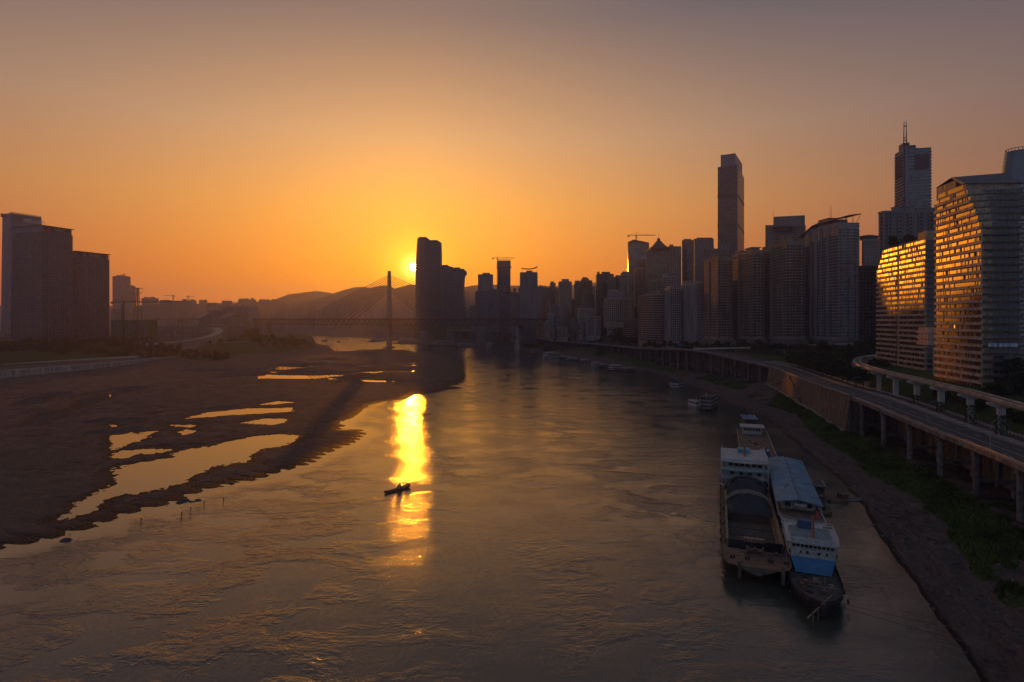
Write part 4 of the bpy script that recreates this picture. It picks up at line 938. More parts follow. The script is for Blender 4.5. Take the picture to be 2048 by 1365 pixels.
# low left things under the approach
block('green_netted_building', 'squat building wrapped in green netting below the lattice pylon', 'building', 222, 296, 641, 12, 930, 40, mat('green_net', (.05, .10, .035), .95, noise=.3), GLASSD, 'grid', 4, 6)
block('low_building', 'long low dark building under the far bridge approach', 'building', 300, 405, 652, 12, 1250, 30, W_GREY)
block('low_building', 'low building with rows of windows beside the approach piers', 'building', 455, 488, 652, 8, 1300, 30, W_GREY, GLASSD, 'grid', 4, 4)
block('low_building', 'low white-signed building left of the tree-covered knoll', 'building', 410, 447, 651, 10, 1400, 30, W_BEIGE)

# -- cranes and lattice pylon
def crane(label, px, ytip, D, jl, jr, zb, mast=1.1, r=0, base_y=None):
    p = VX(px, ytip, D); t = thing('tower_crane', label, 'tower crane', (p.x, p.y, zb), R(r)); H = p.z-zb; s = F/D; m = MB(); w = mast
    for sx in (-w, w):
        for sy in (-w, w): m.tube((sx, sy, 0), (sx, sy, H-3), .22*mast, 4)
    z = 0
    while z < H-4:
        m.tube((-w, -w, z), (w, -w, z+2.5*w), .15*mast, 4); m.tube((w, -w, z), (w, w, z+2.5*w), .15*mast, 4); m.tube((w, w, z), (-w, w, z+2.5*w), .15*mast, 4); z += 2.5*w
    m.build('mast', DARKM, t); m = MB(); a0, a1 = -(px-jl)/s, (jr-px)/s; sgn = 1
    zj = H-4
    for sy in (-.7, .7): m.tube((a0, sy, zj), (a1, sy, zj+(a1)*.0), .25*mast, 4)
    m.tube((a0, 0, zj+1.8), (a1*.98, 0, zj+1.8), .25*mast, 4)
    x = a0
    while x < a1-3: m.tube((x, -.7, zj), (x+1.7, 0, zj+1.8), .12*mast, 4); m.tube((x+1.7, 0, zj+1.8), (x+3.4, -.7, zj), .12*mast, 4); x += 3.4
    m.build('jib', DARKM, t); cw_ = MB(); e = a0 if abs(a0) < abs(a1) else a1; sg = -1 if e < 0 else 1
    cw_.box(min(e, e-sg*4), -1.2, zj-2.6, max(e, e-sg*4), 1.2, zj); cw_.build('counterweight', CONCD, t)
    m = MB(); m.tube((0, 0, zj), (0, 0, H+3.5), .3*mast, 4); m.tube((0, 0, H+3.5), (a1*.7, 0, zj+1.8), .12*mast, 4); m.tube((0, 0, H+3.5), (a0*.7, 0, zj+1.8), .12*mast, 4); m.build('tie_mast', DARKM, t)
    cb = MB(); cb.box(-1.4, -2.4, zj-3, 1.4, -.9, zj); cb.build('cab', STEEL, t); return t
crane('long-jibbed crane low beside the lattice pylon, its jib crossing the pylon', 246, 600, 930, 222, 345, 20, 1.5)
crane('small crane on top of the tall hazy tower block', 248, 548, 2200, 241, 250.5, 220, 1.4)
crane('small left crane on the widest hazy block', 346, 590, 2150, 327, 350, 130, 1.4)
crane('small right crane above the slim pale hazy block', 377, 592, 2400, 373, 390, 130, 1.5)
pp_ = VX(275.5, 576, 900); t = thing('lattice_pylon', 'dark lattice electricity pylon standing above the green-netted building', 'electricity pylon', (pp_.x, pp_.y, 20)); H = pp_.z-20; m = MB()
wz = lambda z: np.interp(z/H, [0, .55, .8, 1], [8.0, 3.4, 1.6, 1.2])
lv = list(np.linspace(0, .55, 7)*H)+list(np.linspace(.6, 1, 9)*H)
for sx in (-1, 1):
    for sy in (-1, 1):
        for a, b_ in zip(lv, lv[1:]): m.tube((sx*wz(a), sy*wz(a), a), (sx*wz(b_), sy*wz(b_), b_), .42, 4)
for a, b_ in zip(lv, lv[1:]):
    for sy in (-1, 1):
        m.tube((-wz(a), sy*wz(a), a), (wz(b_), sy*wz(b_), b_), .25, 4); m.tube((wz(a), sy*wz(a), a), (-wz(b_), sy*wz(b_), b_), .25, 4); m.tube((-wz(a), sy*wz(a), a), (wz(a), sy*wz(a), a), .2, 4)
m.build('lattice_mast', DARKM, t)
for zf, L in ((.99, 9.5), (.915, 8.5), (.77, 10.5), (.63, 9)):
    for sx in (-1, 1):
        m = MB(); z = zf*H; m.tube((0, 0, z), (sx*L, 0, z+.3), .35, 4, .2); m.tube((sx*1, 0, z-2.2), (sx*L, 0, z+.3), .3, 4, .2); m.build('cross_arm', DARKM, t)

# -- right bank skyline, far to near
TB = 'tower block'
def T(*a, **k): return tower(*a, **k)
T('office_tower', 'waisted tower with flaring crown, left of the scaffolded one', TB, 957, 956, 986, 1700, 0, 551, 20, 'grid', 4, W_GREY, roof=[(.3, .8, .3, .7, 5)], lod=1, cw=4)
T('office_tower', 'dark slab cluster left of the scaffolded tower', TB, 951, 951, 975, 1450, 0, 583, 15, 'stripe', 4, W_GREY, roof=[(.3, .6, .2, .8, 4)], lod=1, cw=4)
T('office_tower', 'dark slab cluster in front of the scaffolded tower', TB, 974, 974, 997, 1460, 0, 580, 15, 'stripe', 4, W_GREY, roof=[(.1, .6, .2, .8, 5)], lod=1, cw=4)
block('low_building', 'low block between the curved towers and the dark slab cluster', 'building', 940, 951, 611, 8, 1600, 30, W_BEIGE)
tt, W, A, H = T('unfinished_tower', 'unfinished tower with netted top floors under the centre crane', TB, 995, 994.5, 1020.5, 1500, 0, 533, 20, 'ribbon', 4.2, W_DARK, cw=4)
m = MB(); m.box(-1.2, -1.2, H+1.01, W+1.2, A+1.2, H+15); m.build('netting', W_DARK, tt)
m = MB()
for z in (H-2, H*.62): m.box(-3, -3, z, W+3, A+3, z+1.2)
for k in range(9): m.box(W*k/9+.3, -.5, H+15, W*k/9+1.2, .2, H+17.5)
m.box(-.5, -1, H+17.5, W+.5, .4, H+18.3); m.build('scaffold', DARKM, tt)
crane('centre crane standing beside the unfinished netted tower', 994.5, 514, 1495, 984, 1030, 30, 1.3)
T('apartment_tower', 'dark narrow block left of the tower with the swooping roof', TB, 1020, 1020, 1041, 1350, 0, 586, 20, 'grid', 3.6, W_BROWN, roof=[(.3, .6, .2, .8, 10), (.8, 1, .2, .8, 12)], lod=1)
tt, W, A, H = T('office_tower', 'tower with an upswept swooping roof frame', TB, 1042, 1040, 1075, 1270, -5, 548, 20, 'ribbon', 3.6, W_GREY, cw=4, roof=[(.35, .7, .3, .7, 4)])
m = MB(); pr = None
for k in range(11):
    f_ = k/10; p_ = Vector((W*(-.02+.98*f_+.06), -1, H+9+5*(f_*2-1)**2*(1 if f_ > .5 else .25)))
    if pr: m.loft([[(q.x, -2, q.z), (q.x, A*.6, q.z), (q.x, A*.6, q.z+1), (q.x, -2, q.z+1)] for q in (pr, p_)])
    pr = p_
m.build('swooping_roof', DARKM, tt); m = MB()
for f_ in (.05, .3, .5, .7, .9): m.tube((W*f_+1, 2, H), (W*f_+1, 2, H+10), .3, 4)
m.build('roof_post', DARKM, tt)
MIDL = [(1075, 1075, 1092, 1450, 575, 30, 'grid', W_GREY, 'plain block right of the swooping-roofed tower', [(.3, .6, .2, .8, 3)]),
 (1093, 1093, 1102, 1420, 576, 30, 'grid', W_GREY, 'left low shoulder of the stepped block', []), (1101, 1101, 1111, 1430, 567, 30, 'grid', W_GREY, 'stepped block with a square top storey', [(.1, .7, .2, .8, 4)]), (1110, 1110, 1118, 1410, 577, 30, 'grid', W_BEIGE, 'slim block at the right foot of the stepped one', []),
 (1119, 1117, 1143, 1240, 564, 35, 'stripe', W_BEIGE, 'left of two paired flats with flared roof caps', [(.3, .72, .2, .8, 4), (.24, .8, .1, .9, 5.2)]), (1151, 1149, 1168, 1250, 565, 35, 'stripe', W_BEIGE, 'right of two paired flats with flared roof caps, lower wing', [(.0, .5, .2, .8, 3)]), (1162, 1160, 1184, 1240, 562, 35, 'stripe', W_BROWN, 'right of two paired flats with flared roof caps, taller wing', [(.2, .62, .2, .8, 7), (.1, .74, .1, .9, 4)]),
 (1184, 1184, 1190, 1500, 573, 30, 'grid', W_GREY, 'thin sliver of a tower in front of the faint hill', []), (1143, 1143, 1151, 1300, 600, 30, 'grid', W_BROWN, 'low dark infill between the paired flats', []),
 (1169, 1169, 1190, 1150, 590, 35, 'ribbon', W_GREY, 'short balconied flats in front of the paired flats', []), (1117, 1117, 1130, 1180, 613, 30, 'grid', W_BEIGE, 'short pale block below the left capped flats', []), (1100, 1100, 1116, 1200, 611, 30, 'grid', W_GREY, 'short grey block left of the pale one', []), (1158, 1158, 1188, 1080, 618, 35, 'grid', W_WHITE, 'pale block with a flat parapet on the slope', []), (1176, 1176, 1200, 1040, 634, 35, 'pair', W_WHITE, 'white gridded block on the slope above the quay road', []),
 (1194, 1192, 1227, 1100, 549, 40, 'stripe', W_DARK, 'dark tower with a notched roof, left of the domed one', [(.3, .8, .2, .8, 4), (.02, .16, .1, .3, 4)]), (1217, 1215, 1243, 1060, 555, 40, 'pair', W_GREY, 'tower half hidden behind the white hillside block', [(.6, .9, .2, .8, 3)]), (1242, 1239, 1267, 1030, 551, 40, 'pair', W_BEIGE, 'domed-roof tower left of the slanted glass slab', [(.1, .85, .1, .9, 4), (.2, .7, .2, .8, 6)]),
 (1216, 1214.5, 1250, 1000, 583, 45, 'grid', W_WHITE, 'short white flats with small dark windows on the hilltop', [(.2, .6, .2, .8, 2)]), (1210, 1208, 1268, 960, 598, 60, 'stripe', W_BEIGE, 'long slab of flats lying along the crest of the wooded hill', []),
 (1271, 1268, 1288, 1040, 538, 45, 'stripe', W_BEIGE, 'pale beige tower in front of the slanted glass slab', [(.2, .8, .2, .8, 2)]), (1300, 1299, 1326, 900, 563, 38, 'balcony', W_BEIGE, 'crowded balconied block behind the lit striped one', [(.2, .6, .2, .8, 3), (.7, .9, .1, .9, 5)]), (1328, 1325, 1352, 905, 554, 38, 'stripe', W_WHITE, 'pale step-topped block below the pagoda roof', [(.0, .35, .2, .8, 3)]), (1248, 1247, 1278, 930, 640, 32, 'ribbon', W_BROWN, 'low dark block at the foot of the wooded hill', [])]
for xc, xl, xr, D, yt, zb, st, wl_, lab, rf in MIDL:
    T('apartment_tower', lab, TB, xc, xl, xr, D, 0, yt, zb, st, 3.6, wl_, cw=3.6, roof=rf)
NAME['domed-roof tower left of the slanted glass slab']
T('glass_slab', 'smooth dark glass slab with a slanted top carrying the largest rooftop crane', 'office tower', 1256, 1255, 1298, 1250, 0, 487, 45, 'curtain', 4.2, W_DARK, GLASSB, 3.5)
o, W, A, H = NAME['smooth dark glass slab with a slanted top carrying the largest rooftop crane']
m = MB(); m.loft([[(x, 0, H+.9), (x, A, H+.9), (x, A, z), (x, 0, z)] for x, z in ((0, H+3), (W*.28, H+8.5), (W, H+1.5))]); m.build('slanted_top', W_DARK, o)
crane('largest rooftop crane, on the slanted glass slab', 1272.5, 468, 1250, 1255, 1311, CAMZ+(640-480)*1250/F, 1.3)
for a in (dict(label='pagoda-roofed tower with a needle spire', xc=1294, xl=1292, xr=1338, D=1000, yt=501), dict(label='flank tower joined to the pagoda roof on its right', xc=1337, xl=1336, xr=1362, D=1004, yt=494)):
    T('apartment_tower', a['label'], TB, a['xc'], a['xl'], a['xr'], a['D'], 0, a['yt'], 45, 'stripe', 3.4, W_BEIGE, cw=3.4, roof=[(.1, .4, .2, .8, 3)] if 'flank' in a['label'] else [])
o, W, A, H = NAME['pagoda-roofed tower with a needle spire']
m = MB(); cx_ = W*.55; m.loft([[(cx_-w, A/2-w*.7, z), (cx_+w, A/2-w*.7, z), (cx_+w, A/2+w*.7, z), (cx_-w, A/2+w*.7, z)] for z, w in ((H+.5, 16), (H+4, 17.5), (H+4.6, 14), (H+9, 9.5), (H+16, 4), (H+18, 2.2), (H+19, 2.6), (H+21.5, 2.2))]); m.build('pagoda_roof', W_DARK, o); masts(o, [(cx_, A/2, H+21, 12)], .35)
for nm, lab, xc, xl, xr, D, yt, st, wl_, gl_, rf in (('office_tower', 'flat-topped grey office slab with red roof lettering right of the pagoda roof', 1366, 1364, 1394, 1060, 481.5, 'curtain', W_GREY, GLASSD, [(.1, .6, .2, .8, 2)]),
   ('office_tower', 'round-cornered gridded office tower right of the grey slab', 1390, 1387, 1427, 980, 479, 'grid', W_GREY, GLASSD, [(.15, .95, .1, .9, 2)]), ('apartment_tower', 'flats with open roof frames directly behind the lit-edged tower', 1412, 1409, 1466, 800, 499, 'balcony', W_GREY, GLASSD, [(.5, .8, .2, .8, 7), (.1, .3, .2, .8, 3)])):
    T(nm, lab, TB, xc, xl, xr, D, 0, yt, 45, st, 3.6, wl_, gl_, cw=3.4, roof=rf)
o, W, A, H = NAME['flat-topped grey office slab with red roof lettering right of the pagoda roof']; 
m = MB(); f = faces(W, A)['F']; f.box(m, W*.1, W*.75, .25, .4, H-4.5, H-1.5); m.build('sign_lettering', SIGNR, o)
# supertall
r = 0; Dk = 1050; zb = 55; Cx, W, A = solve(1475, 1435.5, 1488, Dk, R(62)); H = CAMZ+(640-330)*Dk/F-zb
t = thing('skyscraper', 'tallest glass skyscraper, with two dark bands and a broken angular crown', 'skyscraper', (Cx, Dk, zb), R(62)); fs = faces(W, A); wm_ = MB(); wm_.box(0, 0, -8, W, A, H)
n = int(H/4.4); wins = [Strip() for _ in range(n+3)]
for k in 'LF': facade(wm_, lambda i: wins[min(i, n+2)], fs[k], 1, H-1, 4.4, 'curtain', 2.6)
wm_.build('wall', W_DARK, t)
for w in wins:
    if w.f: w.finish('window_row', mat('tall_glass', (.06, .07, .08), .25, metal=.35), W_DARK, t)
m = MB()
for yy in (390, 450):
    z = CAMZ+(640-yy)*Dk/F-zb; m.box(-.5, -.5, z-2, W+.5, A+.5, z+2)
m.build('dark_band', DARKM, t)
m = MB(); z1, z2, z3 = (CAMZ+(640-y)*Dk/F-zb for y in (306, 303.5, 300.5))
m.prism([(1.5, 4), (W-4, 3), (W-6, A-5), (1.5, A-5)], H-.02, lambda x, y: z1+(z3-z1)*x/W); m.build('crown', W_BLUE, t)
# riverside row, near
row = [('apartment_tower', 'brown flats with sunlit balcony stripes, leftmost of the riverside row', 1302, 1277, 1328, 800, 5, 590, 33, 'ribbon', 3.2, W_PINK, GLASSD, 3, [(.1, .35, .1, .6, 2), (.7, 1, .3, .7, 5)]),
 ('office_tower', 'narrow slab with close white vertical ribs, left of its twin', 1341, 1329, 1361, 780, 5, 577, 34, 'stripe', 3.2, W_WHITE, GLASSD, 2.6, [(.1, .4, .1, .9, 3)]),
 ('office_tower', 'wide slab with close white vertical ribs, right of its twin', 1394, 1361.5, 1409, 740, 5, 567, 36, 'stripe', 3.2, W_WHITE, GLASSD, 2.6, [(.1, .5, .5, .9, 5), (.5, .95, .1, .5, 3)])]
for nm, lab, xc, xl, xr, D, r_, yt, zb, st, fh, wl_, gl_, cw_, rf in row:
    T(nm, lab, TB, xc, xl, xr, D, r_, yt, zb, st, fh, wl_, gl_, cw=cw_, roof=rf)
def neartower(name, label, xc, xl, xr, D, r, ytop, zb, wallL, fh=3.3, cwL=2.6, cwF=3.4, glass=GLASS, podium=True, recess=(.32,), crown=()):
    """river row flats: bright gridded long face with vertical recesses, darker balconied end"""
    r = R(r); Cx, W, A = solve(xc, xl, xr, D, r); H = CAMZ+(640-ytop)*D/F-zb; t = thing(name, label, TB, (Cx, D, zb), r)
    fs = faces(W, A); wl_ = MB(); wl_.box(0, 0, 3, W, A, H); wl_.box(-.7, -.7, H-2.6, W+.7, A+.7, H-1.6); wl_.box(-.5, -.5, H-.02, W+.5, A+.5, H+.9)
    nf = int((H-8)/fh); pan = []
    for k, cw in (('L', cwL), ('F', cwF)):
        f = fs[k]; nc = int(f.L/cw); cw = f.L/nc
        for c in range(nc+1): f.box(wl_, max(0, c*cw-.22), min(f.L, c*cw+.22), 0, .35, 6, H-2.6)
        for i in range(nf):
            z = 6+i*fh; f.box(wl_, 0, f.L, 0, .22 if k == 'L' else .12, z-.3, z+.45)
            for c in range(nc):
                rec = any(abs((c+.5)/nc-q) < .5/nc for q in recess) and k == 'L'
                if rec: f.box(wl_, c*cw+.1, (c+1)*cw-.1, .0, .06, z, z+fh); continue
                if k == 'F' and c % 2 == 1: f.box(wl_, c*cw+.1, (c+1)*cw-.1, 0, 1.2, z-.1, z+fh*.33); f.box(wl_, c*cw, c*cw+.15, 0, 1.2, z, z+fh-.2)
                d = 0 if k == 'L' else 1
                pan.append((d, f, c*cw+.35, (c+.5)*cw-.05, z+.75, z+fh-.35)); pan.append((d, f, (c+.5)*cw+.05, (c+1)*cw-.35, z+.75, z+fh-.35))
        if k == 'L' and recess:
            for q in recess: f.box(wl_, f.L*q-cw*.5, f.L*q-cw*.3, 0, 1.2, 6, H); f.box(wl_, f.L*q+cw*.3, f.L*q+cw*.5, 0, 1.2, 6, H)
    wl_.build('wall', wallL, t)
    pan.sort(key=lambda q: (q[0], -q[4])); rest = MB(); step = max(1, len([p for p in pan if p[0] == 0])//100); cnt = 0
    for i, (d, f, a0, a1, z0, z1) in enumerate(pan):
        if d == 0 and i % step == 0 and cnt < 100: m = MB(); f.pane(m, a0, a1, .1, z0, z1); m.build('window', glass, t); cnt += 1
        else: f.pane(rest, a0, a1, .1, z0, z1)
    tag(rest.build('windows', glass, t), kind='stuff')
    if podium:
        m = MB(); m.box(-3, -3, -10, W+3, A+3, 3.2); m.build('podium', CONCD, t); m = MB()
        for x in np.arange(0, W+.1, W/6): m.box(x-.5, -2.6, 0, x+.5, -1.4, 3.3)
        for y in np.arange(0, A+.1, A/10): m.box(-2.7, y-.5, 0, -1.4, y+.5, 3.3)
        m.box(-1.5, -1.2, 3.2, W+1.5, A+1.5, 4.2); m.build('podium_colonnade', CONC, t)
    for x0, x1, y0, y1, h, th in crown:
        m = MB(); m.box(x0*W, y0*A, H+.88, x1*W, y1*A, H+h-th*.5); m.box(x0*W-1.2, y0*A-1.2, H+h-th, x1*W+1.2, y1*A+1.2, H+h); m.build('roof_pavilion', wallL, t)
    return t, W, A, H
tt, W, A, H = neartower('apartment_tower', 'flats with a golden glint near the top of their recessed glass strip', 1436, 1408.5, 1465, 690, 6, 517, 38, W_PINK, crown=[(.1, .9, .05, .5, 5, 1), (.1, .9, .6, .95, 2.5, .8)], recess=(.42,))
m = MB(); f = faces(W, A)['L']; f.box(m, f.L*.36, f.L*.48, .3, .6, 8, H-4); gs = m.build('glass_strip', GLASS, tt)
neartower('apartment_tower', 'pale gridded flats with flat overhanging cornice, left of a near twin', 1506, 1465.5, 1528, 665, 4, 502, 39, W_BEIGE, crown=[(.1, .8, .1, .4, 5, 1), (.1, .8, .6, .9, 4, 1)], recess=(.33,))
neartower('apartment_tower', 'pale gridded flats with flat overhanging cornice, right of a near twin', 1573, 1525, 1609, 635, 4, 485, 40, W_BEIGE, crown=[(.05, .55, .05, .35, 8, 1.2), (.05, .8, .45, .75, 5, 1), (.6, .95, .05, .4, 5, .8)], recess=(.38, .44))
# sign-topped hotel behind
tt, W, A, H = T('hotel_tower', 'pale windowless-topped tower with saucer ring and dark sign characters', TB, 1532, 1531, 1611, 900, 0, 452, 45, 'grid', 3.8, W_GREY, GLASSD, 4)
m = MB(); m.prism([(W*.24, 6), (W, 6), (W, A), (W*.24, A)], H+1, lambda x, y: H+14+(x/W)*3); m.build('top_slab', W_GREY, tt)
m = MB(); m.loft([[(W*.42+a*math.cos(q*math.pi/10), 4+a*.7*math.sin(q*math.pi/10), z) for q in range(20)] for z, a in ((H-9, 14), (H-5, 16), (H-3.5, 22), (H-2.2, 22), (H-1.5, 16), (H+1.5, 14))]); m.build('saucer', W_DARK, tt)
sign(tt, '重医', 6.5, (W*.42, 5.5, H+2.5), (R(90), 0, 0), SIGND, sp=1.4); masts(tt, [(W*.23, 6, H, 24)], .4)
# slant-canopied tower
tt, W, A, H = neartower('apartment_tower', 'tall white-edged flats with tilted canopy roofs and two masts, largest of the riverside row', 1676, 1609, 1718, 600, 5, 447, 40, W_WHITE, recess=(.2, .36, .53, .72), cwL=2.9, cwF=3.6, glass=GLASSD)
m = MB(); m.loft([[(x0, y, z), (x1, y, z), (x1, y, z+.7), (x0, y, z+.7)] for y, x0, x1, z in ((A*1.12, -3, W*.5, H-6), (A*.72, -2, W*.6, H+3.5), (A*.45, -2, W*.8, H+5.5))]); m.build('tilted_canopy', DARKM, tt)
m = MB(); m.loft([[(x, y0, z), (x, y1, z), (x, y1, z+.8), (x, y0, z+.8)] for x, y0, y1, z in ((-3, A*.05, A*.5, H+4.2), (W*.5, -2, A*.5, H+8), (W*1.02, -3, A*.35, H+9.5))]); m.build('tilted_canopy', DARKM, tt)
m = MB(); m.box(W*.05, A*.3, H+.9, W*.5, A*.6, H+9); m.box(W*.2, A*.08, H+.9, W*.6, A*.25, H+5); m.build('roof_pavilion', W_GREY, tt)
for x, y, h in ((.1, .1, 4.3), (.45, .05, 7.5), (.8, .05, 8.4), (.95, .3, 8.8), (.6, .4, 8)):
    m = MB(); m.tube((x*W, y*A, H+.5), (x*W, y*A, H+h), .3, 5); m.build('canopy_post', CONC, tt)
m = MB(); m.tube((W*.9, 1, H+1), (W*1.02, -2, H+9.6), .25, 5); m.build('canopy_post', CONC, tt)
masts(tt, [(W*.18, A*.33, H+8, 16), (W*.3, A*.36, H+8, 14)], .22)
for i in range(0, 26, 2):
    m = MB(); f = faces(W, A)['F']; f.box(m, -.6, f.L+.6, .2, 1.5, 6+i*3.3-.12, 6+i*3.3+.1); m.build('balcony_slab', CONCD, tt)
# drum-roofed, and the tower block with many balconies
tt, W, A, H = T('office_tower', 'tower with an oval cap roof between the canopied flats and the balconied block', TB, 1726, 1724, 1765, 720, 0, 480, 40, 'grid', 3.4, W_BEIGE)
m = MB(); m.loft([[(W*.5+a*math.cos(q*math.pi/12), 8+a*.6*math.sin(q*math.pi/12), z) for q in range(24)] for z, a in ((H+.9, 11), (H+4, 11), (H+4.2, 15), (H+5.2, 15), (H+7, 5))]); m.build('cap_roof', W_DARK, tt)
T('apartment_tower', 'dark low slab in shade behind the sunlit orange flats', TB, 1719, 1717, 1760, 560, 0, 534, 38, 'grid', 3.4, W_DARK)
tt, W, A, H = T('apartment_tower', 'blue-grey balconied block right below the mast-topped skyscraper', TB, 1768, 1757, 1885, 520, 0, 424, 35, 'balcony', 3.3, W_GREY, GLASSD, 3.2, roof=[(.2, .5, .3, .8, 4), (.6, .95, .3, .8, 3)])
m = MB()
for i in range(1, 30): m.box(-2.2, -1.2, i*3.3, 2.5, 3, i*3.3+.25)
m.build('balcony_slab', CONC, tt)
# mast-topped skyscraper
tt, W, A, H = T('skyscraper', 'blue glass skyscraper topped by a twin mast, sunlit on its narrow left side', 'skyscraper', 1806, 1790, 1862, 720, -13, 300, 45, 'ribbon', 3.9, W_BLUE, GLASSB, 3)
m = MB(); m.box(W*.02, 1, H, W*.25, 14, H+9); m.box(W*.2, 3, H, W*.5, 14, H+6); m.box(W*.42, 3, H+.9, W*.55, 10, H+2.5); m.build('roof_block', W_DARK, tt)
m = MB(); f = faces(W, A)['F']; f.box(m, W*.42, W*.92, .85, 1.1, H-26, H-7); m.build('dark_panel', mat('panel_dark', (.03, .035, .04), .5), tt)
m = MB(); f = faces(W, A)['L']; f.box(m, A*.15, A*.85, .85, 1.1, H-34, H-7); m.build('glass_panel', GLASS, tt)
m = MB()
for dx in (0, 3.2): m.tube((W*.1+dx, 6, H+9), (W*.1+dx+(-.5 if dx else .5)*.8, 6, H+38), .7, 5, .35)
for z in (13, 16, 31): m.box(W*.1-.4, 5.6, H+z, W*.1+3.6, 6.4, H+z+1)
m.build('antenna', DARKM, tt)
m = MB(); f = faces(W, A)['F']; f.box(m, W*.05, W*.18, .85, 2.2, 5, H+3); m.build('corner_shaft', W_BLUE, tt)
# teal curved-top tower at the edge and the pale one below it
tt = thing('skyscraper', 'teal glass tower with a rounded ribbed crown at the right edge', 'skyscraper', (VX(2042, 640, 658).x, 640, 45)); Hk = CAMZ+(640-302)*640/F-45; k = 640/F; m = MB(); rg = []
for z in list(np.linspace(-5, Hk, 20))+[Hk+4]:
    w = 21-5.5*max(0, (z/Hk-.82)/.2)**1.3; rg.append([(w*math.cos(q*math.pi/12)*1.0, 18+14*math.sin(q*math.pi/12), z) for q in range(24)])
m.loft(rg); m.build('shell', GLASSB, tt); m = MB()
for i in range(1, int(Hk/4)):
    z = i*4.0; w = 21.25-5.5*max(0, (z/Hk-.82)/.2)**1.3; m.loft([[(w*math.cos(q*math.pi/12), 18+(w-21+14.2)*math.sin(q*math.pi/12), zz) for q in range(24)] for zz in (z, z+.5)])
m.build('floor_band', mat('teal_band', (.05, .10, .11), .4), tt); m = MB()
for q in range(24): m.box(14.5*math.cos(q*math.pi/12)-.2, 18+12*math.sin(q*math.pi/12)-.2, Hk+3.9, 14.5*math.cos(q*math.pi/12)+.2, 18+12*math.sin(q*math.pi/12)+.2, Hk+7)
for q in range(24): m.tube((15*math.cos(q*math.pi/12), 18+12*math.sin(q*math.pi/12), Hk+7), (15*math.cos((q+1)*math.pi/12), 18+12*math.sin((q+1)*math.pi/12), Hk+7), .35, 4)
m.build('crown_ring', DARKM, tt)
T('apartment_tower', 'pale blue-grey flats at the right edge below the teal tower', TB, 2012, 2010, 2075, 430, 0, 372, 35, 'ribbon', 3.4, W_WHITE, GLASSD, 3)

